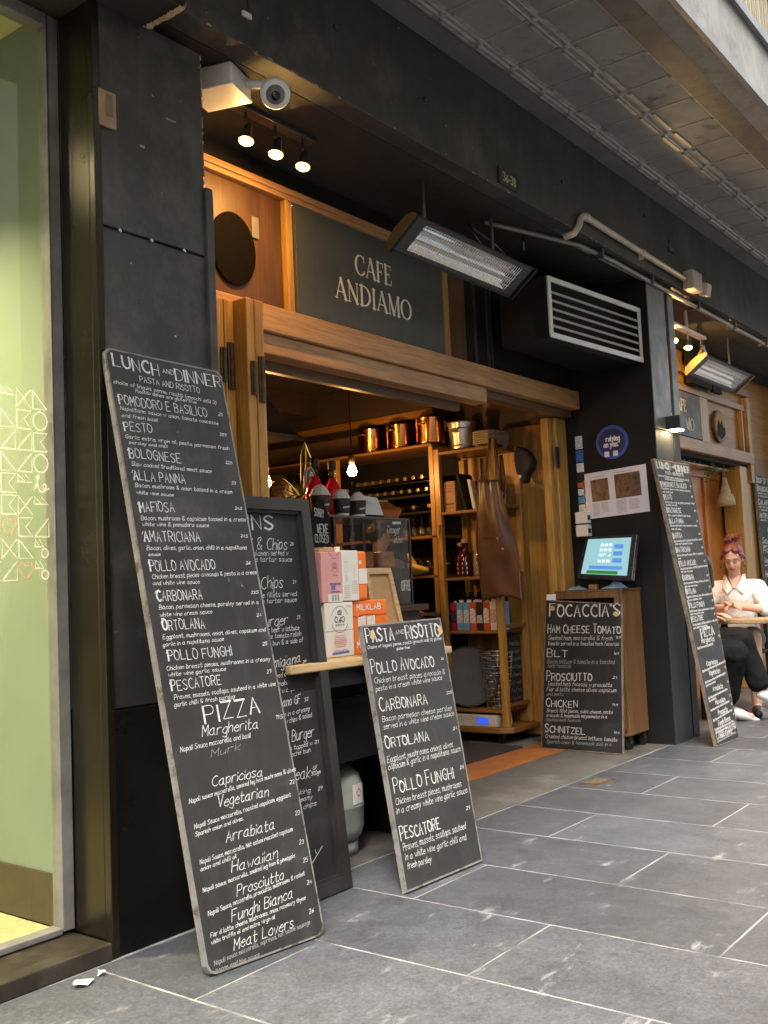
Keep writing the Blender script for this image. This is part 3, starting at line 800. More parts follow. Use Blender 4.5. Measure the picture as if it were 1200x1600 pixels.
# ================================================================== timber shopfronts
def oval(cx, cz, rx, rz, n=36): return [(cx + rx * math.cos(2 * math.pi * k / n), cz + rz * math.sin(2 * math.pi * k / n)) for k in range(n)]
fr = thing('timber_shopfront', 'brown timber shopfront with long lintel around the cafe doorway', 'shopfront', (4.8, 3.5, 0))
m = MB(); m.box(2.70, 3.775, 3.51, 3.54, 2.663, 3.33); pan = build('wood_panel', m, WOODR, fr)
m = MB(); m.prism(oval(3.415, 2.925, 0.152, 0.186), 3.495, 3.509, 'xz'); build('round_grille', m, mat('grille_brown_black', (0.005, 0.0035, 0.0025), 0.9, 0, 0.2, 40, 0.4, 200, 0.05), pan, bevel=0.003)
m = MB(); m.box(3.55, 3.60, 3.50, 3.509, 3.02, 3.13); build('switch_plate', m, mat('grey_plate', (0.18, 0.16, 0.13), 0.5), pan)
m = MB(); m.box(3.778, 3.805, 3.475, 3.54, 2.663, 3.33); m.box(3.804, 3.838, 3.485, 3.54, 2.663, 3.33); build('sign_frame', m, WOODG, fr, bevel=0.004)
m = MB(); m.box(5.222, 5.30, 3.48, 3.54, 2.663, 3.33); build('sign_frame', m, WOODG, fr, bevel=0.004)
m = MB(); m.box(5.302, 5.515, 3.495, 3.54, 2.663, 3.33); build('wood_panel', m, WOODR, fr, bevel=0.003)
m = MB(); m.box(2.70, 5.515, 3.47, 3.509, 3.275, 3.333); m.box(2.70, 5.515, 3.455, 3.469, 3.30, 3.333); build('cornice', m, WOODL, fr, bevel=0.004)
m = MB(); m.box(2.70, 6.975, 3.425, 3.54, 2.52, 2.658); lin = build('lintel', m, WOODL, fr, bevel=0.006)
m = MB(); m.box(2.70, 5.66, 3.45, 3.56, 2.412, 2.517); build('lower_rail', m, WOODL, lin, bevel=0.006)
m = MB(); m.box(2.70, 6.95, 3.49, 3.60, 2.466, 2.516); m.box(2.70, 5.5, 3.565, 3.61, 2.36, 2.465); build('door_track', m, wood('dark_track_timber', (0.10, 0.055, 0.025), (0.19, 0.11, 0.05), 'x'), lin, bevel=0.003)

def hinge(mb, x, y, z, w=0.05, h=0.16):
    mb.box(x - w / 2, x + w / 2, y - 0.006, y, z - h / 2, z + h / 2)
    mb.tube([(x, y - 0.008, z - h / 2), (x, y - 0.008, z + h / 2)], 0.008, 8)
    for dz in (-0.055, 0.055): mb.ball((x + w * 0.3, y - 0.007, z + dz), 0.005, 6)
    return mb
d1 = thing('bifold_door', 'golden timber bifold door leaves folded back at the dark pilaster', 'door', (3.35, 3.4, 0.02))
m = MB(); m.box(3.150, 3.198, 3.36, 3.78, 0.02, 2.60); m.box(3.203, 3.262, 3.36, 3.78, 0.02, 2.60); l1 = build('door_leaf', m, WOODG, d1, bevel=0.006)
build('hinge', hinge(MB(), 3.185, 3.357, 2.28, 0.036), HINGE, l1); build('hinge', hinge(MB(), 3.232, 3.357, 2.28, 0.042, 0.22), HINGE, l1)
m = MB(); m.box(3.272, 3.324, 3.285, 3.78, 0.02, 2.605); m.box(3.329, 3.388, 3.285, 3.78, 0.02, 2.605); l2 = build('door_leaf', m, WOODG, d1, bevel=0.006)
build('hinge', hinge(MB(), 3.305, 3.282, 2.22, 0.036), HINGE, l2); build('hinge', hinge(MB(), 3.358, 3.282, 2.22, 0.042, 0.22), HINGE, l2)
d2 = thing('bifold_door', 'golden timber bifold door leaf and jamb folded open beside the shelving', 'door', (6.9, 3.7, 0.0))
m = MB(); m.box(6.985, 7.035, 3.66, 4.55, 0.02, 2.46); l1 = build('door_leaf', m, WOODG, d2, bevel=0.006)
m = MB(); m.box(6.74, 6.80, 3.585, 3.65, 0.0, 2.455); m.box(6.815, 6.985, 3.56, 3.65, 0.0, 2.462); l2 = build('door_leaf', m, WOODG, d2, bevel=0.006)
m = MB()
for z in (1.0, 2.15): m.box(6.775, 6.835, 3.548, 3.559, z - 0.08, z + 0.08)
build('hinge', m, HINGE, l2)

def cafe_sign(x0, x1, z0, z1, y, label, xc, h, r1, r2):
    t = thing('cafe_sign', label, 'sign', ((x0 + x1) / 2, y, z0), 'cafe signs above the doorways')
    m = MB(); m.box(x0, x1, y, y + 0.03, z0, z1); build('sign_panel', m, worn_paint('sign_slate_%d' % int(x0 * 10), (0.060, 0.063, 0.058), (0.10, 0.10, 0.095), 0.45, 2.5, 0.6, 0.8, 0.1), t, bevel=0.003)
    pl = plain_place((0, y, 0), (1, 0, 0), (0, 0, 1))
    m = MB(); roman(m, 'CAFE', xc, r1, h, pl, 0.90, 0.002); roman(m, 'ANDIAMO', xc, r2, h, pl, 0.98, 0.002)
    build('lettering', m, mat('brushed_letters', (0.78, 0.74, 0.66), 0.5, 0.0, 0.1, 30, 0.02), t)
    return t
cafe_sign(3.842, 5.218, 2.672, 3.262, 3.468, 'slate grey CAFE ANDIAMO sign with silver capitals above the wide open doorway', 4.505, 0.118, 3.00, 2.825)

# ---- second shopfront beyond the pier
fr2 = thing('timber_shopfront', 'honey timber shopfront with oval plaque beyond the grey pier', 'shopfront', (10, 3.5, 0))
m = MB(); m.box(7.55, 12.6, 3.52, 3.56, 2.50, 3.45); build('wood_panel', m, wood('honey_panel', (0.36, 0.175, 0.038), (0.58, 0.31, 0.085), 'x', 0.45, 6, 0.08), fr2)
m = MB(); m.box(7.55, 11.25, 3.46, 3.519, 3.16, 3.24); m.box(7.55, 11.25, 3.48, 3.519, 2.99, 3.06); build('cornice', m, WOODGX, fr2, bevel=0.004)
for x0, x1, y0, z0, z1 in ((9.74, 9.95, 3.475, 2.53, 2.985), (10.98, 11.02, 3.47, 2.53, 2.985), (11.15, 11.25, 3.46, 2.2, 3.15)):
    m = MB(); m.box(x0, x1, y0, 3.519, z0, z1); build('upright', m, WOODG, fr2, bevel=0.004)
m = MB(); m.box(7.55, 11.22, 3.44, 3.55, 2.405, 2.525); build('lintel', m, WOODL, fr2, bevel=0.005)
m = MB(); m.box(7.55, 11.15, 3.50, 3.62, 2.36, 2.402); build('door_track', m, DARK, fr2)
m = MB(); m.box(10.76, 10.98, 3.46, 3.66, 0.0, 2.357); m.box(11.02, 11.2, 3.50, 3.66, 0.0, 2.357); build('jamb', m, WOODG, fr2, bevel=0.005)
m = MB(); m.box(11.2, 12.6, 3.50, 3.56, 0.0, 2.49); build('wall_boarding', m, wood('honey_boarding', (0.25, 0.12, 0.03), (0.40, 0.21, 0.06), 'z', 0.45, 6, 0.08), fr2)
m = MB(); m.box(7.55, 10.98, 3.70, 3.74, 0.0, 2.31); build('door_panel', m, WOODO, fr2)
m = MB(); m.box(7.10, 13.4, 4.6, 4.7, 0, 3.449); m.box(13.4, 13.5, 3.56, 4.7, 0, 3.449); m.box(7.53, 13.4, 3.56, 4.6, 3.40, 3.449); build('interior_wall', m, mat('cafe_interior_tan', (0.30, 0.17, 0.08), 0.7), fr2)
m = MB()
for x in (8.3, 8.95, 9.6, 10.25): m.box(x, x + 0.08, 3.675, 3.699, 0.0, 2.22)
m.box(7.6, 10.75, 3.672, 3.699, 2.221, 2.31); build('door_stile', m, WOODO, fr2, bevel=0.004)
m = MB(); m.box(7.55, 10.75, 3.57, 3.74, 2.311, 2.326); build('bottle_shelf', m, mat('shelf_white', (0.6, 0.45, 0.3), 0.6), fr2)
m = MB(); m.box(7.53, 12.6, 3.4, 3.45, 3.36, 3.449); build('bulkhead', m, DARK, fr2)
m = MB(); m.box(9.35, 9.9, 3.40, 3.459, 3.06, 3.36); m.box(10.0, 10.25, 3.42, 3.459, 3.06, 3.36); build('dark_post', m, DARK, fr2)
plq = thing('oval_plaque', 'small oval picture plaque with dark figure on honey timber', 'plaque', (10.3, 3.5, 2.57))
m = MB(); m.prism(oval(10.31, 2.74, 0.175, 0.17), 3.485, 3.518, 'xz'); build('rim', m, mat('plaque_rim', (0.09, 0.05, 0.03), 0.5), plq, bevel=0.004)
m = MB(); m.prism(oval(10.31, 2.74, 0.15, 0.147), 3.478, 3.4845, 'xz'); build('picture', m, mat('plaque_gold', (0.40, 0.24, 0.08), 0.6), plq)
m = MB(); m.prism([(10.20, 2.65), (10.31, 2.605), (10.42, 2.66), (10.43, 2.74), (10.37, 2.73), (10.33, 2.80), (10.29, 2.74), (10.25, 2.80), (10.21, 2.74)], 3.472, 3.4775, 'xz'); build('figure', m, DARK, plq)
cafe_sign(8.35, 9.735, 2.545, 2.978, 3.478, 'smaller looking cafe sign partly hidden behind the grey pier', 9.20, 0.112, 2.785, 2.615)

# ================================================================== things fixed to the facade
t = thing('wall_plate', 'small tan plate screwed to the dark pilaster', 'plate', (2.205, 2.9, 2.92))
m = MB(); m.box(2.17, 2.245, 2.886, 2.8995, 2.925, 3.062); build('plate', m, mat('tan_plate', (0.36, 0.24, 0.13), 0.5, 0.2, 0.25, 20, 0.1), t, bevel=0.004)
m = MB(); m.box(2.198, 2.228, 2.8835, 2.8855, 2.965, 3.05); build('inset', m, mat('tan_plate_inset', (0.22, 0.14, 0.07), 0.55), t, bevel=0.002)
t = thing('number_plate', 'dark street number plate reading 36-38 on the beam', 'number plate', (4.915, 2.78, 3.48))
m = MB(); m.box(4.80, 5.03, 2.768, 2.7795, 3.475, 3.572); build('plate', m, mat('plate_dark', (0.018, 0.018, 0.018), 0.4), t, bevel=0.002)
m = MB(); write(m, '36-38', 4.845, 3.497, 4.985, 3.497, 0.052, plain_place((0, 2.768, 0), (1, 0, 0), (0, 0, 1)), 0.008, 'C', 0); build('number', m, mat('plate_gold', (0.55, 0.47, 0.3), 0.5), t)
t = thing('cable_clip', 'broken white cable clip with hanging wire on the upper beam', 'clip', (2.83, 2.78, 3.57))
m = MB(); m.box(2.80, 2.85, 2.766, 2.7795, 3.57, 3.592); build('clip', m, WHITEP, t, bevel=0.003)
m = MB(); m.tube([(2.835, 2.772, 3.59), (2.836, 2.772, 3.72), (2.84, 2.772, 4.05)], 0.003, 6); build('wire', m, DKSTEEL, t)

t = thing('junction_box', 'square white junction box under the soffit beside the camera', 'junction box', (2.94, 3.0, 3.36))
m = MB(); m.obox((2.905, 3.03, 3.402), (0.088, 0.03, 0), (-0.035, 0.10, 0), (0, 0, 0.045)); build('box', m, WHITEP, t, bevel=0.008)
m = MB(); m.obox((2.905, 3.03, 3.352), (0.092, 0.031, 0), (-0.036, 0.104, 0), (0, 0, 0.006)); build('lid', m, WHITEP, t, bevel=0.004)
t = thing('security_camera', 'white dome security camera angled down beside the junction box', 'camera', (3.04, 2.84, 3.30))
m = MB(); m.tube([(2.97, 2.96, 3.41), (3.02, 2.89, 3.40), (3.04, 2.85, 3.385)], 0.018, 10); build('arm', m, WHITEP, t, smooth=True)
dvec = Vector((-0.55, -0.55, -0.62)).normalized(); cc = Vector((3.045, 2.835, 3.355)); rq = Vector((0, 0, 1)).rotation_difference(dvec)
m = MB(); m.lathe([(0.0, -0.062), (0.035, -0.056), (0.058, -0.036), (0.064, -0.005), (0.064, 0.03), (0.058, 0.038), (0.05, 0.04)], cc, 24, dvec); build('housing', m, WHITEP, t, smooth=True)
m = MB(); m.ball(cc + dvec * 0.022, 0.045, 20); build('dome_eye', m, mat('grey_eyeball', (0.16, 0.16, 0.17), 0.25, 0, 0.05), t, smooth=True)
m = MB(); m.lathe([(0.0, 0.003), (0.02, 0.002), (0.021, -0.002)], cc + dvec * 0.066, 16, dvec); build('lens', m, mat('lens_black', (0.008, 0.008, 0.01), 0.08), t, smooth=True)

WARMBULB = glow('warm_spot_bulb', (1.0, 0.55, 0.16), 520.0)
WARMLENS = glow('warm_spot_lens', (1.0, 0.58, 0.10), 3.5)
def spot_track(xs, y, z, xa, xb, label, lit, barz=3.448, dirs=None):
    t = thing('spotlight_bar', label, 'spotlights', ((xa + xb) / 2, y, barz), 'spotlight bars under the soffit')
    m = MB(); m.box(xa, xb, y - 0.03, y + 0.03, barz - 0.025, barz); build('base_bar', m, DKSTEEL if barz > 3.4 else WHITEP, t, bevel=0.004)
    if barz < 3.4:
        m = MB(); m.tube([((xa + xb) / 2, y, barz - 0.01), ((xa + xb) / 2, y, 3.4515)], 0.014, 8); build('stem', m, WHITEP, t)
    for k, x in enumerate(xs):
        d = Vector(dirs[k] if dirs else (-0.25, -0.02, -0.95)).normalized()
        p = Vector((x, y, z))
        m = MB(); m.tube([(x, y, barz - 0.02), (x, y, z + 0.07), p - d * 0.05], 0.007, 8)
        m.lathe([(0.0, -0.075), (0.018, -0.072), (0.022, -0.03), (0.034, 0.01), (0.036, 0.02), (0.030, 0.016), (0.026, 0.0)], p, 16, d)
        h = build('lamp_head', m, DKSTEEL if barz > 3.4 else STEEL, t, smooth=True)
        m = MB(); m.lathe([(0.0, 0.008), (0.030, 0.010), (0.036, 0.016), (0.031, 0.022), (0.012, 0.0235), (0.0, 0.0235)], p, 16, d); build('lens', m, WARMLENS, h, smooth=True)
        m = MB(); m.lathe([(0.0, 0.0240), (0.016, 0.0240), (0.013, 0.031), (0.0, 0.033)], p, 14, d); build('bulb', m, (WARMBULB if barz > 3.4 else glow('warm_spot_bulb_far', (1.0, 0.60, 0.20), 1500.0)) if k < lit else glow('dim_spot_bulb', (1.0, 0.72, 0.35), 6.0), h, smooth=True)
    return t
spot_track((3.18, 3.375, 3.565), 3.15, 3.30, 3.10, 3.64, 'bar of three bright warm spotlights under the soffit by the camera', 3)
spot_track((7.90, 8.22, 8.56), 3.0, 3.15, 7.82, 8.60, 'white bar of three spotlights beyond the grey pier', 3, 3.29, [(-0.45, -0.2, -0.85), (-0.3, -0.1, -0.95), (0.72, 0.32, -0.60)])

def heater(x0, label, dz=0.0):
    """long radiant strip heater hung from two rods, its mouth tilted down towards the lane"""
    t = thing('strip_heater', label, 'heater', (x0 + 0.63, 3.0, 2.95), 'strip heaters under the soffit')
    L = 1.27; c = Vector((x0 + L / 2, 3.02, 3.085 + dz))
    w = Vector((0, -0.80, 0.60)); n = Vector((0, -0.60, -0.80))      # across the mouth, and out of it
    def pr(a): return [(a_, b_) for a_, b_ in a]
    prof = [(-0.12, 0.0), (-0.113, -0.028), (-0.075, -0.052), (0.0, -0.060), (0.075, -0.052), (0.113, -0.028), (0.12, 0.0)]
    hood = MB()
    for sgn, (xa, xb) in ((1, (x0, x0 + L)),):
        vs = []; N = len(prof)
        for x in (xa, xb):
            for a, b_ in prof: vs.append(Vector((x, c.y, c.z)) + w * a + n * b_)
            for a, b_ in reversed(prof): vs.append(Vector((x, c.y, c.z)) + w * a * 0.93 + n * (b_ * 0.93 - 0.0005))
        M_ = 2 * N
        fs = [(k, (k + 1) % M_, M_ + (k + 1) % M_, M_ + k) for k in range(M_)]
        hood.add(vs, fs)
    hd = build('housing', hood, mat('heater_anthracite', (0.010, 0.010, 0.010), 0.6, 0.0, 0.15, 10, 0.05), t)
    for x in (x0, x0 + L):
        m = MB(); vs = []
        for xx in (x - 0.012, x + 0.012):
            for a, b_ in prof: vs.append(Vector((xx, c.y, c.z)) + w * a * 1.04 + n * b_ * 1.04)
            vs.append(Vector((xx, c.y, c.z)) + n * 0.006 + w * 0.125); vs.append(Vector((xx, c.y, c.z)) + n * 0.006 - w * 0.125)
        k = len(prof) + 2
        m.add(vs, [tuple(reversed(range(k))), tuple(range(k, 2 * k))] + [(i, (i + 1) % k, k + (i + 1) % k, k + i) for i in range(k)])
        build('end_cap', m, mat('heater_cap', (0.005, 0.005, 0.005), 0.6, 0.0, 0.1, 6, 0.1, 90, 0.25) if x0 < 6 else mat('heater_cap_lit', (0.20, 0.11, 0.04), 0.5, 0.2, 0.1), hd)  # far heater's caps have warm lamplight put into their colour
    m = MB()
    xa, xb = x0 + 0.02, x0 + L - 0.02
    P = lambda x, a, b_: Vector((x, c.y, c.z)) + w * a + n * b_
    for a0, a1 in ((-0.116, -0.085), (0.085, 0.116)):
        m.add([P(xa, a0, -0.008), P(xb, a0, -0.008), P(xb, a1, -0.008), P(xa, a1, -0.008)], [(0, 1, 2, 3)])
    m.add([P(xa, -0.085, -0.008), P(xa + 0.10, -0.085, -0.008), P(xa + 0.10, 0.085, -0.008), P(xa, 0.085, -0.008)], [(0, 1, 2, 3)])
    m.add([P(xb - 0.10, -0.085, -0.008), P(xb, -0.085, -0.008), P(xb, 0.085, -0.008), P(xb - 0.10, 0.085, -0.008)], [(0, 1, 2, 3)])
    build('face_plate', m, mat('heater_face', (0.05, 0.048, 0.045), 0.45, 0.3, 0.15), hd)
    m = MB(); q = [(-0.085, -0.012), (-0.06, -0.034), (0.0, -0.046), (0.06, -0.034), (0.085, -0.012)]
    for (a0, b0), (a1, b1) in zip(q[:-1], q[1:]):
        m.add([P(xa + 0.1, a0, b0), P(xb - 0.1, a0, b0), P(xb - 0.1, a1, b1), P(xa + 0.1, a1, b1)], [(0, 1, 2, 3)])
    build('reflector', m, mat('heater_reflector', (0.9, 0.89, 0.86), 0.12, 1.0, 0.05, 30, 0.1, 70), hd)
    m = MB()
    for a in (-0.028, 0.028): m.tube([P(xa + 0.09, a, -0.03), P(xb - 0.09, a, -0.03)], 0.010, 8)
    build('heating_tube', m, mat('quartz_tube', (0.55, 0.53, 0.5), 0.2, 0.3, 0.1), hd, smooth=True)
    m = MB(); x = xa + 0.11
    while x < xb - 0.1:
        m.tube([P(x, -0.085, -0.004), P(x, 0.085, -0.004)], 0.0018, 4); x += 0.024
    for a in (-0.05, 0.0, 0.05): m.tube([P(xa + 0.1, a, -0.002), P(xb - 0.1, a, -0.002)], 0.0018, 4)
    build('wire_guard', m, STEEL, hd)
    for x in (x0 + 0.25, x0 + 0.97):
        m = MB(); m.tube([(x, 3.055, 3.45), (x, 3.055, 3.155 + dz)], 0.011, 8); m.box(x - 0.02, x + 0.02, 3.03, 3.08, 3.135 + dz, 3.16 + dz); build('hanging_rod', m, DKSTEEL, t)
    return t
heater(4.20, 'dark strip heater hanging in front of the cafe sign')
heater(8.45, 'strip heater with warm lamplight painted on its caps hanging beyond the grey pier', -0.06)

t = thing('air_vent', 'black ventilation box with white louvred grille by the side wall', 'vent', (6.35, 3.1, 2.78))
m = MB(); m.prism([(5.735, 3.012), (5.755, 3.010), (5.755, 3.07), (6.95, 2.97), (6.95, 2.903), (6.968, 2.90), (6.968, 3.36), (5.735, 3.36)], 2.79, 3.20); bx = build('duct_box', m, mat('duct_black', (0.008, 0.008, 0.008), 0.7, 0, 0.2, 6, 0.1, 90, 0.2), t, bevel=0.004)
gl = MB(); A = Vector((5.742, 3.003, 0)); B = Vector((6.963, 2.893, 0)); ud = (B - A).normalized(); nd = Vector((ud.y, -ud.x, 0))
def gpt(u, z, d=0.0): return A + (B - A) * u + nd * d + Vector((0, 0, z))
def gbar(mb, u0, u1, z0, z1, d0=0.0, d1=0.012, tilt=0.0):
    p = [gpt(u0, z0, d0), gpt(u1, z0, d0), gpt(u1, z1, d0 - tilt), gpt(u0, z1, d0 - tilt)]
    q = [x + nd * d1 for x in p]
    mb.add(p + q, [(0, 3, 2, 1), (4, 5, 6, 7), (0, 1, 5, 4), (1, 2, 6, 5), (2, 3, 7, 6), (3, 0, 4, 7)])
for u0, u1, z0, z1 in ((0.0, 1.0, 2.79, 2.825), (0.0, 1.0, 3.165, 3.20), (0.0, 0.028, 2.825, 3.165), (0.972, 1.0, 2.825, 3.165)): gbar(gl, u0, u1, z0, z1)
LOUV = mat('louvre_aluminium', (0.62, 0.60, 0.57), 0.4, 0.3, 0.1, 12, 0.03)
build('grille_frame', gl, LOUV, t, bevel=0.002)
for k in range(5):
    m = MB(); z = 2.866 + k * 0.0565; gbar(m, 0.03, 0.97, z, z + 0.020, -0.002, 0.006, 0.010); build('louvre', m, LOUV, t)

t = thing('conduit_pipe', 'cream pipe running along the beam and bending under it', 'pipe', (6.6, 2.76, 3.5))
m = MB(); path = [(5.70, 2.84, 3.40), (5.73, 2.78, 3.42), (5.755, 2.755, 3.47), (5.78, 2.752, 3.525), (5.81, 2.752, 3.55), (5.86, 2.752, 3.557), (6.6, 2.752, 3.54), (7.58, 2.752, 3.525)]
m.tube(path, 0.021, 12); build('pipe', m, CREAMP, t, smooth=True)
m = MB()
for x, z in ((5.87, 3.557), (6.75, 3.537)): m.tube([(x - 0.02, 2.752, z), (x + 0.02, 2.752, z)], 0.026, 12)
m.box(6.742, 6.758, 2.744, 2.779, 3.49, 3.53); build('pipe_clip', m, CREAMP, t)
t = thing('junction_box', 'cream junction box with small sensor at the end of the cream pipe', 'junction box', (7.72, 2.75, 3.46))
m = MB(); m.box(7.585, 7.79, 2.69, 2.779, 3.45, 3.60); build('box', m, CREAMP, t, bevel=0.008)
m = MB(); m.obox((7.86, 2.70, 3.49), (0.05, 0, 0.0), (0, 0.035, 0.01), (0, -0.01, 0.05)); build('sensor', m, CREAMP, t, bevel=0.01)
t = thing('cable_run', 'grey cable pipes clipped along the underside of the beam', 'pipe', (8.5, 2.84, 3.38))
m = MB(); m.tube([(5.2, 3.12, 3.44), (5.62, 2.98, 3.435), (5.95, 2.86, 3.42), (6.4, 2.83, 3.415), (7.0, 2.825, 3.405), (12, 2.83, 3.40)], 0.017, 8); m.tube([(5.95, 2.90, 3.435), (7.0, 2.87, 3.425), (12, 2.87, 3.42)], 0.012, 8); build('pipe', m, mat('pipe_grey', (0.22, 0.20, 0.17), 0.4, 0.4, 0.2, 9), t, smooth=True)
m = MB()
for x in (6.2, 7.05, 8.0, 8.9, 9.8): m.box(x - 0.012, x + 0.012, 2.80, 2.89, 3.385, 3.449)
build('pipe_clip', m, DKSTEEL, t)
t = thing('cable_run', 'thin looped cable drooping behind the hanging strip heater', 'cable', (5.25, 3.1, 3.2))
m = MB(); m.tube([(5.12, 3.06, 3.20), (5.06, 3.10, 3.30), (5.02, 3.12, 3.38), (5.08, 3.12, 3.36), (5.3, 3.12, 3.33), (5.42, 3.12, 3.29), (5.36, 3.12, 3.25)], 0.008, 6); m.tube([(5.55, 3.05, 3.45), (5.55, 3.05, 3.33)], 0.008, 6); build('cable', m, DKSTEEL, t, smooth=True)

t = thing('wall_light', 'black box wall light shining down the grey pier', 'wall light', (7.25, 2.79, 2.28))
m = MB(); m.box(7.19, 7.33, 2.725, 2.837, 2.305, 2.405); b = build('housing', m, mat('box_light_black', (0.018, 0.02, 0.022), 0.45), t, bevel=0.004)
m = MB(); m.box(7.21, 7.31, 2.745, 2.825, 2.2995, 2.3035); build('lamp', m, glow('wall_light_warm', (1.0, 0.78, 0.42), 30), b)

t = thing('round_sticker', 'round navy sticker reading relying on you on the black wall', 'sticker', (7.0, 3.19, 2.11))
def sidepl(d0=0.0): return plain_place((7.003 - d0, 0, 0), (0, -1, 0), (0, 0, 1))
m = MB(); m.prism([(-a, b_) for a, b_ in oval(-3.19, 2.24, 0.132, 0.128)], 6.9985, 7.0025, 'yz'); build('disc', m, mat('mid_blue', (0.025, 0.085, 0.36), 0.4), t)
m = MB(); m.prism([(-a, b_) for a, b_ in oval(-3.19, 2.24, 0.108, 0.105)], 6.9965, 6.9983, 'yz'); build('inner_disc', m, mat('navy', (0.010, 0.018, 0.10), 0.4), t)
m = MB(); p_ = sidepl(0.0068)
write(m, 'relying', -3.235, 2.248, -3.125, 2.248, 0.040, p_, 0.008, 'C', 0); write(m, 'on you.', -3.255, 2.205, -3.14, 2.205, 0.040, p_, 0.008, 'C', 0)
for yy in (-3.235, -3.165):
    for k in range(5): ribbon(m, [(yy - 0.017, 2.135 + k * 0.008), (yy + 0.017, 2.135 + k * 0.008)], 0.0075, p_)
build('lettering', m, PAPER, t)
t = thing('poster', 'white double page poster with two photographs pinned to the black wall', 'poster', (7.0, 3.19, 1.67))
q = [Vector((7.0, 3.435, 1.672)), Vector((7.0, 2.925, 1.692)), Vector((7.0, 2.935, 2.045)), Vector((7.0, 3.452, 2.020))]
m = MB(); m.slab(*q, 0.0015); build('sheet', m, mat('poster_paper', (0.62, 0.60, 0.66), 0.35, 0, 0.04, 9, 0.1, 20), t)
pp, PW, PH = quad_place(*q)
ph = MB(); tx = MB()
for u0, u1, v0, v1 in ((0.12, 0.40, 0.36, 0.84), (0.50, 0.90, 0.36, 0.88)):
    ph.add([pp(u0 * PW, v0 * PH, 0.001), pp(u1 * PW, v0 * PH, 0.001), pp(u1 * PW, v1 * PH, 0.001), pp(u0 * PW, v1 * PH, 0.001)], [(0, 1, 2, 3)])
    for k in range(11):
        for j in range(2):
            ua = u0 + (u1 - u0) * 0.5 * j; ub = u0 + (u1 - u0) * (0.5 * j + 0.42 * random.uniform(0.8, 1))
            if k > 8 and j == 1: continue
            ribbon(tx, [(ua * PW, (0.31 - k * 0.025) * PH), (ub * PW, (0.31 - k * 0.025) * PH)], 0.0035, pp)
ribbon(tx, [(0.12 * PW, 0.90 * PH), (0.3 * PW, 0.90 * PH)], 0.004, pp); ribbon(tx, [(0.5 * PW, 0.92 * PH), (0.8 * PW, 0.92 * PH)], 0.004, pp)
build('photograph', ph, mat('photo_print', (0.10, 0.055, 0.04), 0.35, 0, 0.8, 26, 0), t)
build('print', tx, mat('grey_print', (0.30, 0.30, 0.32), 0.6, 0, 0.1), t)
t = thing('sticker_strip', 'column of small card and payment stickers beside the golden door jamb', 'stickers', (7.0, 3.47, 1.72))
cols = [(0.55, 0.62, 0.7), (0.05, 0.15, 0.45), (0.7, 0.7, 0.7), (0.02, 0.02, 0.02), (0.6, 0.12, 0.05), (0.65, 0.65, 0.65), (0.1, 0.3, 0.55), (0.7, 0.68, 0.6)]
for k, (z0, z1) in enumerate([(2.22, 2.32), (2.12, 2.21), (2.04, 2.11), (1.97, 2.03), (1.92, 1.96), (1.86, 1.91), (1.80, 1.85), (1.73, 1.79)]):
    m = MB(); m.box(7.0, 7.0028, 3.435, 3.495, z0, z1); build('sticker', m, mat('sticker_ink_%s' % 'abcdefgh'[k], cols[k], 0.4, 0, 0.4, 60, 0), t)
for zz, lb in ((1.585, 'lower white dispenser box on the black wall by the door jamb'), (1.685, 'upper white dispenser box on the black wall by the door jamb')):
    t = thing('dispenser_box', lb, 'box', (6.96, 3.45, zz - 0.045))
    m = MB(); m.box(6.93, 7.0025, 3.40, 3.50, zz - 0.045, zz + 0.045); b = build('box', m, WHITEP, t, bevel=0.006)
    m = MB(); m.box(6.94, 6.985, 3.397, 3.3995, zz - 0.02, zz + 0.015); build('slot', m, PRINT, b)

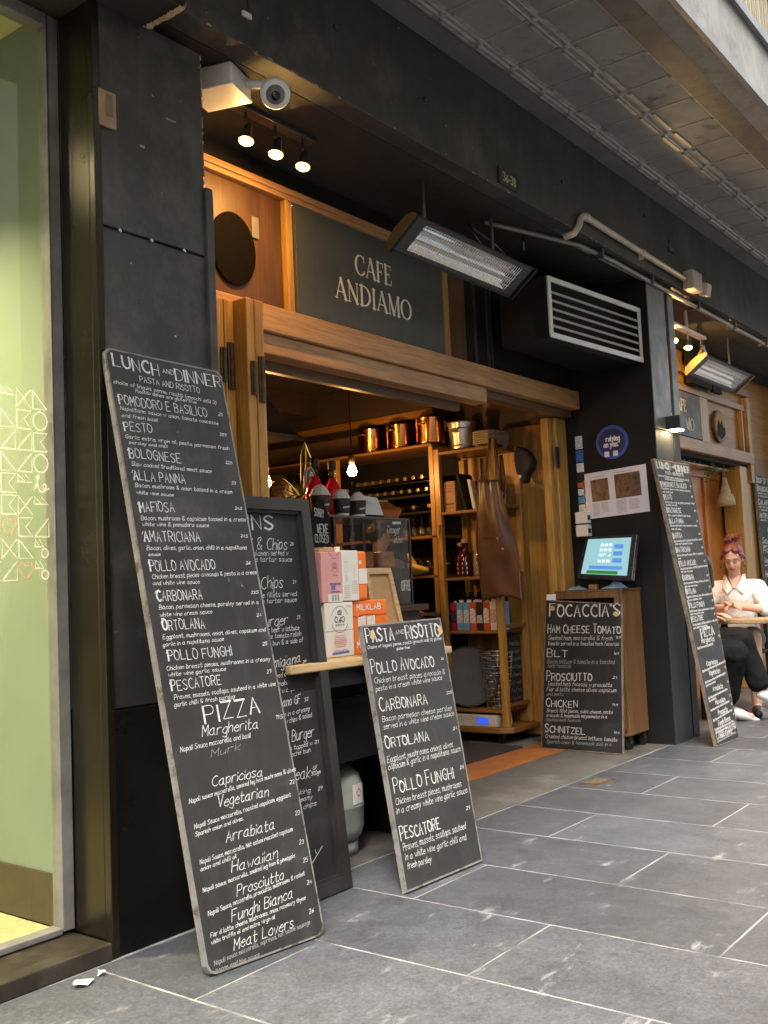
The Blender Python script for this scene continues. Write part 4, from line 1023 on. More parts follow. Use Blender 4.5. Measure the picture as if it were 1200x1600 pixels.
# ================================================================== menu boards
def menu_board(name, label, q, lines, wm, ws, thick=0.022, surf=None, edge=0.010, edgemat=None, frame=None, group='chalk menu boards', chalkmat=None, corner=0.0):
    """q: bottom-left, bottom-right, top-right, top-left of the written face"""
    q = [Vector(p) for p in q]
    n = (q[1] - q[0]).cross(q[3] - q[0]).normalized()
    q[2] = q[2] - n * (q[2] - q[0]).dot(n)
    if thick and q[0].z < 0.05:
        q = [p + Vector((0, 0, thick * abs(n.z) + 0.002)) for p in q]
    t = thing(name, label, 'menu board', ((q[0] + q[1]) / 2).to_tuple(), group)
    pl, W, H = quad_place(*q)
    m = MB()
    cr = corner
    out = [(0, 0), (W, 0), (W, H), (0, H)] if not cr else [(cr, 0), (W - cr, 0), (W - cr * 0.3, cr * 0.3), (W, cr), (W, H - cr * 0.6), (W - cr * 0.6, H), (cr * 0.6, H), (0, H - cr * 0.6), (0, cr), (cr * 0.3, cr * 0.3)]
    k = len(out)
    m.add([pl(x, y, 0) for x, y in out] + [pl(x, y, -thick) for x, y in out], [tuple(range(k)), tuple(reversed(range(k, 2 * k)))] + [(i, k + i, k + (i + 1) % k, (i + 1) % k) for i in range(k)])
    p = build('panel', m, surf or BOARD, t)
    e = edge
    m = MB()
    if frame:
        fw, fd = frame
        for (x0, x1, y0, y1) in ((0, fw, 0, H), (W - fw, W, 0, H), (fw, W - fw, H - fw, H), (fw, W - fw, 0, fw)):
            a = [pl(x0, y0, 0.0005), pl(x1, y0, 0.0005), pl(x1, y1, 0.0005), pl(x0, y1, 0.0005)]; b_ = [pl(x0, y0, fd), pl(x1, y0, fd), pl(x1, y1, fd), pl(x0, y1, fd)]
            m.add(a + b_, [(0, 3, 2, 1), (4, 5, 6, 7), (0, 1, 5, 4), (1, 2, 6, 5), (2, 3, 7, 6), (3, 0, 4, 7)])
        build('frame', m, edgemat or EDGEB, t, bevel=0.008)
        m = MB()
        g0 = fw + 0.012
        for (x0, x1, y0, y1) in ((fw, g0, fw, H - fw), (W - g0, W - fw, fw, H - fw), (g0, W - g0, H - g0, H - fw), (g0, W - g0, fw, g0)):
            a = [pl(x0, y0, 0.0006), pl(x1, y0, 0.0006), pl(x1, y1, 0.0006), pl(x0, y1, 0.0006)]; b_ = [pl(x0, y0, fd * 0.5), pl(x1, y0, fd * 0.5), pl(x1, y1, fd * 0.5), pl(x0, y1, fd * 0.5)]
            m.add(a + b_, [(0, 3, 2, 1), (4, 5, 6, 7), (0, 1, 5, 4), (1, 2, 6, 5), (2, 3, 7, 6), (3, 0, 4, 7)])
        build('inner_moulding', m, edgemat or EDGEB, t, bevel=0.004)
    elif e:
        c2 = cr
        ring = [(x, y) for x, y in out]
        cx, cy = W / 2, H / 2
        inn = [(x + (e if x < cx else -e), y + (e if y < cy else -e)) for x, y in ring]
        m.add([pl(x, y, 0.0008) for x, y in ring] + [pl(x, y, 0.0008) for x, y in inn], [(i, (i + 1) % k, k + (i + 1) % k, k + i) for i in range(k)])
        m.add([pl(x, y, 0.0004) for x, y in ring] + [pl(x, y, -thick - 0.0002) for x, y in ring], [(i, k + i, k + (i + 1) % k, (i + 1) % k) for i in range(k)])
        # stand the rim a hair proud of the slab sides
        m.v = [v + ((v - pl(cx, cy, 0)).normalized() * 0.0008) for v in m.v]
        build('painted_edge', m, edgemat or EDGEW, t)
    a, b_ = menu_text(lines, q, wm, ws)
    if a.v: build('lettering', a, chalkmat or CHALKW, t)
    if b_.v: build('faded_lettering', b_, CHALKF, t)
    return t, pl, W, H
TALL_TEXT = [
 ('LUNCH','T',55,969,431,967,215),
 ('AND','C',462,975,557,975,80),
 ('DINNER','T',569,966,979,967,216),
 ('PASTA AND RISOTTO','C',252,949,765,949,107),
 ('choice of linguini, penne, risotti (gnocchi add 3)','s',33,938,896,933,67),
 ('Risotto dishes are gluten free','s',199,928,715,927,61),
 ('POMODORO E BASILICO','H',52,902,794,905,166),
 ('21','s',899,912,932,911,58),
 ('Napolitana sauce w onion, tomato concasse','s',50,892,878,893,66),
 ('and fresh basil','s',52,880,343,881,59),
 ('PESTO','H',58,856,284,859,154),
 ('22.9','s',878,873,936,873,52),
 ('Garlic extra virgin oil, pesto, parmesan fresh','s',53,843,940,847,65),
 ('parsley and chilli','s',75,834,386,835,53),
 ('BOLOGNESE','H',63,810,485,811,164),
 ('22.5','s',885,820,943,820,51),
 ('Slow cooked traditional meat sauce','s',64,796,736,799,69),
 ('ALLA PANNA','H',68,772,492,774,162),
 ('23','s',905,782,942,782,51),
 ('Bacon, mushroom & onion tossed in a cream','s',65,760,891,764,69),
 ('white wine sauce','s',67,748,365,749,57),
 ('MAFIOSA','H',73,718,355,722,169),
 ('24.5','s',894,735,954,735,50),
 ('Bacon, mushroom & capsicum tossed in a cream','s',68,704,972,714,74),
 ('white wine & pomodoro sauce','s',72,694,625,699,67),
 ('AMATRICIANA','H',68,668,533,672,168),
 ('24.5','s',899,684,962,684,49),
 ('Bacon, olives, garlic, onion, chilli in a napolitana','s',75,654,934,662,72),
 ('sauce','s',78,644,172,645,54),
 ('POLLO AVOCADO','H',76,619,620,624,171),
 ('26','s',902,634,941,635,55),
 ('Chicken breast pieces avocado & pesto in a cream','s',78,606,988,617,74),
 ('and white wine sauce','s',76,596,457,599,66),
 ('CARBONARA','H',91,570,463,572,167),
 ('23.5','s',899,581,966,582,49),
 ('Bacon, parmesan cheese, parsley served in a','s',92,556,950,563,72),
 ('white wine cream sauce','s',88,544,520,548,66),
 ('ORTOLANA','H',100,522,441,523,165),
 ('24','s',911,540,954,541,54),
 ('Eggplant, mushrooms, onion, olives, capsicum and','s',83,508,967,514,71),
 ('garlic in a napolitana sauce','s',73,496,578,501,65),
 ('POLLO FUNGHI','H',101,473,632,475,164),
 ('25','s',916,489,959,490,58),
 ('Chicken breast pieces, mushrooms in a creamy','s',71,458,960,462,70),
 ('white wine garlic sauce','s',75,448,550,451,64),
 ('PESCATORE','H',86,425,496,428,160),
 ('29','s',910,440,951,441,63),
 ('Prawns, mussels, scallops, sauteed in a white wine','s',92,411,966,418,74),
 ('garlic chilli & fresh parsley','s',83,400,588,404,68),
 ('PIZZA','T',305,369,789,375,266),
 ('19.5','s',914,361,977,361,61),
 ('Margherita','S',262,349,739,350,170),
 ('Napoli Sauce mozzarella and basil','s',71,330,663,337,81),
 ('Murk','f',304,315,553,319,119),
 ('Capriciosa','S',270,270,702,272,156),
 ('Napoli sauce mozzarella, smoked leg ham mushrooms & olives','s',73,251,1006,270,71),
 ('22','s',933,250,974,250,64),
 ('Vegetarian','S',289,236,722,238,169),
 ('Napoli Sauce mozzarella, roasted capsicum, eggplant','s',81,212,921,230,70),
 ('Spanish onion and olives.','s',78,201,477,209,63),
 ('23','s',931,198,972,198,68),
 ('Arrabiata','S',307,181,723,184,167),
 ('Napoli Sauce, mozzarella, hot salami roasted capsicum','s',77,159,878,174,69),
 ('onion and chilli oil','s',73,149,367,155,62),
 ('23','s',918,150,958,150,67),
 ('Hawaiian','S',309,135,705,138,169),
 ('Napoli sauce, mozzarella, smoked leg ham & pineapple','s',64,118,857,132,67),
 ('25','s',923,120,964,120,67),
 ('Prosciutto','S',319,99,721,103,158),
 ('Napoli Sauce, mozzarella, prosciutto, mushrooms & rocket','s',74,83,914,100,67),
 ('24','s',920,84,963,84,66),
 ('Funghi Bianca','S',244,64,774,71,165),
 ('Fior di latte, cheese, mushrooms, onion, rosemary thyme','s',65,52,883,62,66),
 ('white truffle oil and extra virgin oil','s',62,42,593,49,60),
 ('26','s',891,38,935,39,69),
 ('Meat Lovers','S',224,24,734,27,162),
 ('Napoli sauce mozzarella, sopressa, hot salami sausage','f',58,12,882,23,70),
 ('bacon and bbq sauce','f',61,2,414,3,59)]
PASTA_TEXT = [
 ('PASTA','T',36,927,364,925,548),
 ('AND','C',390,948,501,948,172),
 ('RISOTTO','T',516,925,958,920,553),
 ('Choice of linguini, penne, risotti (gnocchi add 3) gluten','s',30,902,967,902,129),
 ('gluten free.','s',369,883,534,882,102),
 ('26','s',914,814,949,814,97),
 ('POLLO AVOCADO','D',35,799,812,793,548),
 ('Chicken breast pieces avocado &','s',41,761,930,753,218),
 ('pesto in a cream white wine sauce','s',44,730,879,731,209),
 ('23.5','s',907,666,976,666,103),
 ('CARBONARA','D',55,652,638,642,532),
 ('Bacon parmesan cheese parsley','s',59,610,940,598,213),
 ('served in a white wine cream sauce','s',55,580,956,574,204),
 ('24','s',910,516,967,517,112),
 ('ORTOLANA','D',50,507,581,498,469),
 ('Eggplant mushrooms onions olives','s',35,456,871,452,228),
 ('capsicum & garlic in a napolitana sauce','s',33,429,960,427,227),
 ('25','s',911,359,963,359,109),
 ('POLLO FUNGHI','D',59,340,817,334,537),
 ('Chicken breast pieces, mushrooms','s',49,299,893,293,237),
 ('in a creamy white wine garlic sauce','s',43,267,954,263,236),
 ('29','s',902,200,953,200,122),
 ('PESCATORE','D',41,174,534,167,516),
 ('Prawns, mussels, scallops, sauteed','s',45,136,854,135,245),
 ('in a white wine garlic chilli and','s',51,104,830,96,229),
 ('fresh parsley','s',58,73,349,66,209)]
FOCACCIA_TEXT = [
 ("FOCACCIA'S",'T',62,890,986,916,785),
 ('HAM CHEESE TOMATO','D',43,777,988,801,591),
 ('19.9','s',924,763,984,764,164),
 ('Smoked ham, mozzarella & fresh','s',54,730,881,752,294),
 ('tomato served in a toasted herb focaccia','s',48,693,965,718,256),
 ('BLT','D',44,615,319,622,548),
 ('16.9','s',900,657,959,658,144),
 ('Bacon lettuce & tomato in a toasted','f',47,570,904,594,271),
 ('herb focaccia','f',57,541,361,550,254),
 ('PROSCIUTTO','D',46,454,631,473,610),
 ('21','s',883,495,929,495,160),
 ('Toasted herb focaccia w prosciutto','s',56,421,871,440,267),
 ('Fior di latte cheese olives capsicum','s',50,384,921,407,266),
 ('and pesto','f',52,354,265,361,214),
 ('CHICKEN','D',49,280,455,288,547),
 ('19.9','s',874,315,939,315,140),
 ('Breast fillet pieces, swiss cheese, pesto','s',59,243,875,261,245),
 ('avocado & homemade mayonnaise in a','s',53,212,811,229,227),
 ('toasted herb focaccia','f',55,184,488,193,209),
 ('SCHNITZEL','D',43,112,547,113,538),
 ('19.9','s',891,133,955,132,137),
 ('Crumbed chicken breast lettuce, tomato','s',48,72,927,83,258),
 ('Spanish onion & homemade aioli in a','f',64,38,864,49,240)]
MAINS_TEXT = [
 ('MAINS','T',166,919,656,921,358),
 ('Calamari & Chips','S',42,870,764,868,302),
 ('28','s',804,879,836,879,82),
 ('Salt and pepper calamari served w','s',50,851,770,853,129),
 ('with homemade tartar sauce','s',122,837,799,837,121),
 ('Fish & Chips','S',143,765,677,770,307),
 ('24','s',787,779,820,780,80),
 ('Battered hake fillets served','s',152,746,810,747,128),
 ('with homemade tartar sauce','s',162,731,803,732,119),
 ('Beef Burger','S',172,671,683,675,269),
 ('23','s',788,687,821,688,88),
 ('Angus burger beef w lettuce','s',246,658,796,659,127),
 ('bacon cheese tomato relish','s',255,642,809,644,118),
 ('in a brioche bun & a side of','s',264,623,824,628,118),
 ('Parmigiana','S',357,568,771,577,250),
 ('29','s',799,573,834,574,72),
 ('Crumbed chicken','s',405,542,738,550,119),
 ('with smoked leg ham','s',398,522,836,530,119),
 ('served w chips & salad','s',410,504,850,512,119),
 ('Pollo Romano GF','S',300,469,727,476,215),
 ('32','s',770,477,809,478,91),
 ('Chicken in a creamy','s',426,445,815,453,118),
 ('sauce w chips & salad','s',439,429,825,436,118),
 ('Fried Burger','S',402,385,824,386,263),
 ('Chicken topped w','s',433,363,798,366,116),
 ('21','s',825,368,864,368,80),
 ('on brioche bun','s',446,348,770,350,116),
 ('Steak','S',482,292,739,288,288),
 ('GF','s',776,305,823,305,88),
 ('300gm','s',753,292,851,292,98),
 ('in aking','s',507,255,724,254,114),
 ('29','s',807,252,851,252,88),
 ('creamy','s',560,237,737,237,114),
 ('w chips','s',572,217,772,219,114),
 ('y','S',683,95,758,98,283)]

menu_board('menu_board', 'tall lunch and dinner chalkboard with worn edges leaning on the nearest dark pilaster', [(2.205, 2.484, 0), (2.697, 2.424, 0), (2.655, 2.814, 2.066), (2.159, 2.88, 2.094)], TALL_TEXT, 0.0025, 0.00165, 0.026, edge=0.0065, corner=0.03)
menu_board('menu_board', 'black framed mains chalkboard standing behind the tall lunch and dinner board', [(2.605, 2.727, 0), (3.182, 2.727, 0), (3.165, 2.872, 1.593), (2.585, 2.872, 1.593)], MAINS_TEXT, 0.0028, 0.0018, 0.02, BOARDK, 0, mat('black_frame', (0.022, 0.021, 0.02), 0.38, 0, 0.3, 9, 0.15), (0.05, 0.03))
ptb, ppl, pW, pH = menu_board('menu_board', 'pasta and risotto chalkboard with white edges leaning on the counter of cartons', [(3.213, 2.45, 0), (3.745, 2.432, 0), (4.02, 2.80, 1.040), (3.43, 2.80, 1.040)], PASTA_TEXT, 0.0028, 0.0020, 0.022, None, 0.008)
for k, (u, v) in enumerate(((0.11, 0.955), (0.965, 0.945))):
    m = MB(); c = ppl(u * pW, v * pH, 0.001)
    m.add([ppl((u + 0.035 * math.cos(a * 0.7 + k) * (0.6 + 0.4 * (a % 2))) * pW, (v + 0.022 * math.sin(a * 0.7 + k)) * pH, 0.0022) for a in range(9)], [tuple(range(9))]); build('tape_scrap', m, mat('tape_tan', (0.5, 0.33, 0.17), 0.5), ptb)
ftb, ppl, pW, pH = menu_board('menu_board', 'focaccia chalkboard leaning on the wooden kiosk cabinet', [(6.50, 3.662, 0), (6.472, 3.011, 0), (6.60, 2.998, 1.024), (6.60, 3.612, 1.072)], FOCACCIA_TEXT, 0.0038, 0.0024, 0.018, BOARDK, 0.007, EDGEB, chalkmat=CHALKD)
for k, (u, v) in enumerate(((0.10, 0.945), (0.93, 0.93))):
    m = MB(); m.add([ppl((u + 0.035 * math.cos(a * 0.7 + k)) * pW, (v + 0.018 * math.sin(a * 0.7 + k)) * pH, 0.0022) for a in range(9)], [tuple(range(9))]); build('tape_scrap', m, mat('tape_tan', (0.5, 0.33, 0.17), 0.5), ftb)
FAR = [l for l in TALL_TEXT if l[0] not in ('Murk', 'bacon and bbq sauce')] + [("Cafe Andiamo", 'S', 60, 22, 940, 40, 320)]
menu_board('menu_board', 'far tall chalkboard leaning on the grey pier in front of the seated people', [(7.003, 2.551, 0), (7.412, 2.53, 0), (7.47, 2.815, 2.05), (6.86, 2.815, 2.055)], FAR, 0.0065, 0.0040, 0.022, None, 0.010, EDGEB, chalkmat=CHALKD)
SOUP = [("SOUP OF THE DAY", 'D', 60, 955, 800, 955, 330), ("BRUSCHETTA", 'D', 60, 905, 640, 905, 330), ("tomato, basil and fetta", 's', 70, 885, 700, 885, 110), ("on toasted bread", 's', 70, 868, 500, 868, 110),
 ("CALAMARI", 'D', 60, 822, 560, 822, 330), ("salt and pepper", 's', 70, 802, 480, 802, 110), ("w homemade sauce", 's', 70, 784, 520, 784, 110), ("ANTIPASTO", 'D', 60, 742, 600, 742, 330), ("selection of meats", 's', 70, 722, 600, 722, 110), ("SIDES", 'T', 300, 635, 640, 635, 420),
 ("Salads", 'S', 60, 585, 420, 585, 330), ("mixed leaves tomato", 's', 70, 565, 620, 565, 110), ("Fries", 'S', 60, 525, 340, 525, 330), ("Wedges", 'S', 60, 468, 420, 468, 330), ("sour cream sweet chilli", 's', 70, 448, 640, 448, 110), ("Herb bread", 'S', 60, 385, 520, 385, 330), ("Garlic bread", 'S', 150, 330, 560, 330, 330)]
menu_board('menu_board', 'black starters and sides chalkboard on the honey timber wall at the right', [(11.30, 3.44, 0.45), (12.3, 3.44, 0.45), (12.25, 3.468, 2.30), (11.25, 3.468, 2.30)], SOUP, 0.012, 0.0075, 0.02, BOARDK, 0.012, EDGEB)

# ================================================================== outdoor counter with milk cartons
ct = thing('counter', 'dark counter with pale timber top under the milk cartons', 'counter', (3.65, 3.0, 0))
m = MB(); m.box(2.95, 4.10, 2.775, 3.30, 0.878, 0.914); build('counter_top', m, WOODP, ct, bevel=0.006)
m = MB(); m.box(2.95, 4.02, 3.27, 3.36, 0.0, 0.8775); m.box(2.95, 4.06, 2.80, 3.27, 0.80, 0.8775); m.box(3.98, 4.04, 2.90, 3.269, 0.0, 0.80); build('counter_frame', m, DARK, ct)
m = MB(); m.box(2.98, 3.98, 2.955, 2.975, 0.44, 0.80); build('front_panel', m, DARK, ct)
m = MB(); m.box(2.98, 4.0, 2.90, 2.93, 0.70, 0.735); build('cross_rail', m, GLOSSB, ct)

def carton(name, label, x0, x1, y0, y1, z0, z1, body, group=None, side=None, gable=False):
    t = thing(name, label, 'carton', ((x0 + x1) / 2, (y0 + y1) / 2, z0), group)
    m = MB(); m.box(x0, x1, y0, y1, z0, z1); b = build('box', m, body, t, bevel=0.004)
    return t
def front(x, z, y): return plain_place((x, y, z), (1, 0, 0), (0, 0, 1))
def side(x, y, z): return plain_place((x, y, z), (0, -1, 0), (0, 0, 1))
CREAMC = mat('cream_card', (0.66, 0.62, 0.53), 0.6, 0, 0.05, 9, 0.04)
PINKC = mat('pink_card', (0.62, 0.29, 0.26), 0.5, 0, 0.06, 9, 0.03)
PINKS = mat('pink_card_side', (0.50, 0.23, 0.21), 0.5, 0, 0.06, 9, 0.03)
ORNG = mat('orange_card', (0.78, 0.16, 0.015), 0.5, 0, 0.06, 9, 0.04)
INKB = mat('carton_ink', (0.05, 0.05, 0.07), 0.6, 0, 0.1)
INKP = mat('carton_pink_ink', (0.62, 0.30, 0.30), 0.6, 0, 0.1)
INKL = mat('carton_blue_ink', (0.10, 0.14, 0.30), 0.6, 0, 0.1)
INKG = mat('carton_pale_ink', (0.5, 0.47, 0.42), 0.6, 0, 0.1)
def circ(cx, cy, r, a0=0, a1=360, n=24): return [(cx + r * math.cos(R(a0 + (a1 - a0) * k / n)), cy + r * math.sin(R(a0 + (a1 - a0) * k / n))) for k in range(n + 1)]
# lower white case
t = carton('milk_carton', 'white carton printed 0.60 under the pink carton', 3.307, 3.50, 2.90, 3.12, 0.915, 1.155, CREAMC, 'cartons stacked on the outdoor counter')
pl = front(3.307, 0.915, 2.8995); m = MB()
ribbon(m, circ(0.097, 0.165, 0.058, 200, 340), 0.002, pl); ribbon(m, circ(0.097, 0.165, 0.058, 20, 160), 0.002, pl)
write(m, 'CO2', 0.085, 0.186, 0.112, 0.186, 0.018, pl, 0.0035, 'C', 0); write(m, '0.60', 0.066, 0.152, 0.130, 0.152, 0.026, pl, 0.0042, 'C', 0); write(m, 'kg CO2e per kg', 0.068, 0.138, 0.126, 0.138, 0.008, pl, 0.0012, 'C', 0)
write(m, '1 litre', 0.145, 0.218, 0.18, 0.218, 0.008, pl, 0.0012, 'C', 0); ribbon(m, [(0.002, 0.115), (0.191, 0.117)], 0.0015, pl)
build('print', m, INKB, t)
m = MB()
for k in range(7):
    yy = 0.045 + k * 0.008; hw = math.sqrt(max(0, 0.038 ** 2 - (yy - 0.068) ** 2)); ribbon(m, [(0.097 - hw, yy), (0.097 + hw, yy)], 0.0035, pl)
ribbon(m, circ(0.097, 0.068, 0.043), 0.002, pl); build('pink_stamp', m, INKP, t)
m = MB(); ribbon(m, [(0.042, 0.016), (0.152, 0.019)], 0.010, pl); write(m, 'the original', 0.05, 0.025, 0.145, 0.026, 0.006, pl, 0.0012, 'C', 0); build('blue_strip', m, INKL, t)
# pink carton above
t = carton('milk_carton', 'pink milk carton standing on the white 0.60 carton', 3.295, 3.436, 2.90, 3.08, 1.156, 1.382, PINKC, 'cartons stacked on the outdoor counter')
pl = front(3.333, 1.156, 2.8993); m = MB(); s_ = side(3.2945, 3.07, 1.156)
ribbon(m, circ(0.05, 0.155, 0.021, 20, 160), 0.0018, pl); ribbon(m, circ(0.05, 0.155, 0.021, 200, 340), 0.0018, pl); write(m, '0.60', 0.036, 0.150, 0.064, 0.150, 0.011, pl, 0.002, 'C', 0); write(m, 'CO2', 0.043, 0.165, 0.057, 0.165, 0.006, pl, 0.001, 'C', 0)
ribbon(m, [(0.01, 0.224), (0.045, 0.196), (0.06, 0.194)], 0.002, pl); ribbon(m, [(0.06, 0.206), (0.09, 0.224)], 0.002, pl); write(m, 'barista', 0.038, 0.118, 0.066, 0.118, 0.007, pl, 0.001, 's', 0)
for k in range(9): ribbon(m, [(0.025 + k * 0.006, 0.008), (0.025 + k * 0.006, 0.034)], 0.002 + 0.002 * (k % 3 == 1), pl)
for k in range(10): ribbon(m, [(0.03 + 0.01 * (k % 3), 0.03 + k * 0.018), (0.07 + 0.012 * (k % 4), 0.03 + k * 0.018)], 0.004, s_)
build('print', m, INKB, t)
m = MB(); ribbon(m, [(0.012, 0.020), (0.086, 0.020)], 0.036, pl, 0.0002); build('barcode_label', m, CREAMC, t)
m = MB(); ribbon(m, [(0.016, 0.083), (0.085, 0.083)], 0.008, pl); ribbon(m, [(0.03, 0.066), (0.045, 0.066)], 0.018, pl); ribbon(m, [(0.02, 0.048), (0.08, 0.048)], 0.006, pl); build('blue_strip', m, INKL, t)
m = MB(); m.box(3.30, 3.41, 2.915, 3.06, 1.383, 1.396); m.box(3.35, 3.345 + 0.07, 2.93, 3.05, 1.397, 1.404)
tag(build('cardboard_lid', m, WOODP, bevel=0.003), 'flat tan cardboard piece lying on the pink carton', 'cardboard')
# white and orange carton above the orange case
t = carton('milk_carton', 'cream milk carton with orange side panel beside the pink carton', 3.440, 3.552, 2.90, 3.05, 1.160, 1.388, CREAMC, 'cartons stacked on the outdoor counter')
m = MB(); m.box(3.5525, 3.622, 2.905, 3.05, 1.160, 1.386); op = build('orange_panel', m, ORNG, t, bevel=0.012)
m = MB(); m.box(3.557, 3.616, 2.902, 2.9045, 1.235, 1.305); m.box(3.562, 3.577, 2.902, 2.9045, 1.325, 1.342); build('white_label', m, CREAMC, op)
m = MB(); m.lathe([(0.014, 0.0), (0.014, 0.018), (0.012, 0.02)], (3.475, 2.96, 1.387), 14); m.lathe([(0.013, 0.0), (0.013, 0.014)], (3.452, 3.0, 1.387), 14); build('cap', m, WHITEP, t)
pl = front(3.440, 1.160, 2.8993); m = MB()
for k in range(7):
    ribbon(m, [(0.006, 0.015 + k * 0.009), (0.044, 0.015 + k * 0.009)], 0.003, pl); ribbon(m, [(0.06, 0.035 + k * 0.009), (0.10, 0.035 + k * 0.009)], 0.003, pl)
ribbon(m, circ(0.025, 0.14, 0.012), 0.0015, pl); ribbon(m, [(0.078, 0.10), (0.082, 0.13), (0.076, 0.16)], 0.003, pl); ribbon(m, [(0.022, 0.09), (0.028, 0.105), (0.022, 0.115)], 0.006, pl); write(m, 'MILK', 0.012, 0.172, 0.038, 0.172, 0.008, pl, 0.0014, 'C', 0)
build('print', m, INKG, t)
t = carton('milk_case', 'bright orange milk case lettered MILKLAB on the counter', 3.508, 3.772, 2.915, 3.15, 0.915, 1.158, ORNG, 'cartons stacked on the outdoor counter')
pl = front(3.508, 0.915, 2.9143); m = MB()
write(m, 'MILKLAB', 0.038, 0.200, 0.215, 0.200, 0.026, pl, 0.0042, 'C', 0); write(m, 'MILK', 0.03, 0.03, 0.13, 0.03, 0.026, pl, 0.004, 'C', 0)
ribbon(m, [(0.045, 0.09), (0.045, 0.176)], 0.001, pl)
build('lettering', m, WHITEP, t)
m = MB()
for xa, xb in ((0.042, 0.098), (0.106, 0.168)):
    m.add([pl(xa, 0.045, 0.0005), pl(xb, 0.045, 0.0005), pl(xb, 0.172, 0.0005), pl(xa, 0.168, 0.0005)], [(0, 1, 2, 3)])
w_ = build('window_carton', m, CREAMC, t)
m = MB(); ribbon(m, [(0.055, 0.17), (0.085, 0.10), (0.088, 0.045)], 0.0012, pl, 0.0012); ribbon(m, [(0.15, 0.17), (0.125, 0.10), (0.12, 0.045)], 0.0012, pl, 0.0012); ribbon(m, [(0.0, 0.176), (0.04, 0.168), (0.07, 0.178), (0.14, 0.18), (0.19, 0.172), (0.26, 0.178)], 0.003, pl, 0.0012); build('flap_line', m, mat('dark_orange', (0.30, 0.06, 0.01), 0.6), t)
t = thing('framed_board', 'back of a tan framed board propped on the counter beside the orange case', 'board', (3.9, 3.03, 0.914))
q = [(3.785, 3.0, 0.916), (4.035, 3.0, 0.916), (3.99, 3.06, 1.31), (3.785, 3.06, 1.31)]
m = MB(); m.slab(*q, 0.012); build('panel', m, mat('tan_hardboard', (0.36, 0.21, 0.085), 0.7, 0, 0.1, 20, 0.1), t)
pl, W_, H_ = quad_place(*q); m = MB()
for (x0, x1, y0, y1) in ((0, W_, H_ - 0.028, H_), (W_ - 0.028, W_, 0, H_ - 0.028), (0, 0.028, 0, H_ - 0.028)):
    a = [pl(x0, y0, 0.001), pl(x1, y0, 0.001), pl(x1, y1, 0.001), pl(x0, y1, 0.001)]; b_ = [pl(x0, y0, 0.012), pl(x1, y0, 0.012), pl(x1, y1, 0.012), pl(x0, y1, 0.012)]
    m.add(a + b_, [(0, 3, 2, 1), (4, 5, 6, 7), (0, 1, 5, 4), (1, 2, 6, 5), (2, 3, 7, 6), (3, 0, 4, 7)])
build('frame', m, WOODP, t, bevel=0.002)

# gas cylinder under the counter
t = thing('gas_cylinder', 'grey green gas cylinder standing under the counter', 'gas cylinder', (3.56, 3.13, 0))
c = (3.56, 3.13, 0)
m = MB(); m.lathe([(0.0, 0.05), (0.10, 0.052), (0.135, 0.085), (0.150, 0.13), (0.151, 0.215), (0.155, 0.222), (0.151, 0.229), (0.150, 0.30), (0.135, 0.355), (0.095, 0.392), (0.04, 0.405), (0.0, 0.406)], c, 32)
b = build('body', m, mat('gas_bottle_paint', (0.30, 0.32, 0.29), 0.35, 0, 0.12, 6, 0.06), t, smooth=True)
m = MB(); m.lathe([(0.115, 0.0), (0.118, 0.0), (0.118, 0.06), (0.112, 0.06), (0.112, 0.0)], c, 28); build('foot_ring', m, mat('gas_bottle_foot', (0.22, 0.23, 0.21), 0.5), t, smooth=True)
m = MB()
for a in range(3): m.tube([(c[0] + 0.09 * math.cos(a * 2.1), c[1] + 0.09 * math.sin(a * 2.1), 0.385), (c[0] + 0.085 * math.cos(a * 2.1), c[1] + 0.085 * math.sin(a * 2.1), 0.50)], 0.012, 8)
m.lathe([(0.085, 0.49), (0.10, 0.49), (0.10, 0.515), (0.085, 0.515), (0.085, 0.49)], c, 24); m.lathe([(0.03, 0.40), (0.03, 0.44), (0.018, 0.45), (0.018, 0.49)], c, 14); build('collar', m, STEEL, t, smooth=True)
m = MB(); a0, a1 = R(-98), R(-66)
vs = []
for k in range(7):
    a = a0 + (a1 - a0) * k / 6
    for z in (0.235, 0.325): vs.append((c[0] + 0.1532 * math.cos(a), c[1] + 0.1532 * math.sin(a), z))
m.add(vs, [(2 * k, 2 * k + 2, 2 * k + 3, 2 * k + 1) for k in range(6)]); lb = build('label', m, WHITEP, t)
m = MB(); aa = R(-82)
def lp(x, y, d=0): a = aa + x / 0.154; return Vector((c[0] + (0.1538 + d) * math.cos(a), c[1] + (0.1538 + d) * math.sin(a), y))
m.add([lp(-0.022, 0.285), lp(0, 0.263), lp(0.022, 0.285), lp(0, 0.307)], [(0, 1, 2, 3)]); build('red_diamond', m, mat('label_red', (0.6, 0.03, 0.03), 0.5), lb)

# ================================================================== inside the doorway: bar counter and glass case
t = thing('bar_counter', 'dark timber bar counter inside the cafe doorway', 'counter', (4.2, 4.0, 0))
m = MB(); m.box(3.20, 5.34, 3.86, 4.5, 0.0, 1.06); build('bar_front', m, mat('bar_dark_brown', (0.035, 0.020, 0.012), 0.45, 0, 0.3, 5), t)
m = MB(); m.box(3.15, 5.40, 3.82, 4.55, 1.061, 1.10); m.box(5.341, 5.44, 3.84, 4.2, 0.98, 1.0); m.box(5.341, 5.48, 3.84, 4.2, 0.90, 0.92); build('bar_top', m, wood('bar_top_timber', (0.06, 0.03, 0.015), (0.13, 0.065, 0.03), 'x'), t, bevel=0.004)
CASEG = pane_glass('case_glass', (0.88, 0.92, 0.88), 0.02, 0.9)
t = thing('glass_display_case', 'glass display case on the bar with cups and bottles on its top', 'display case', (4.7, 3.95, 1.1))
m = MB()
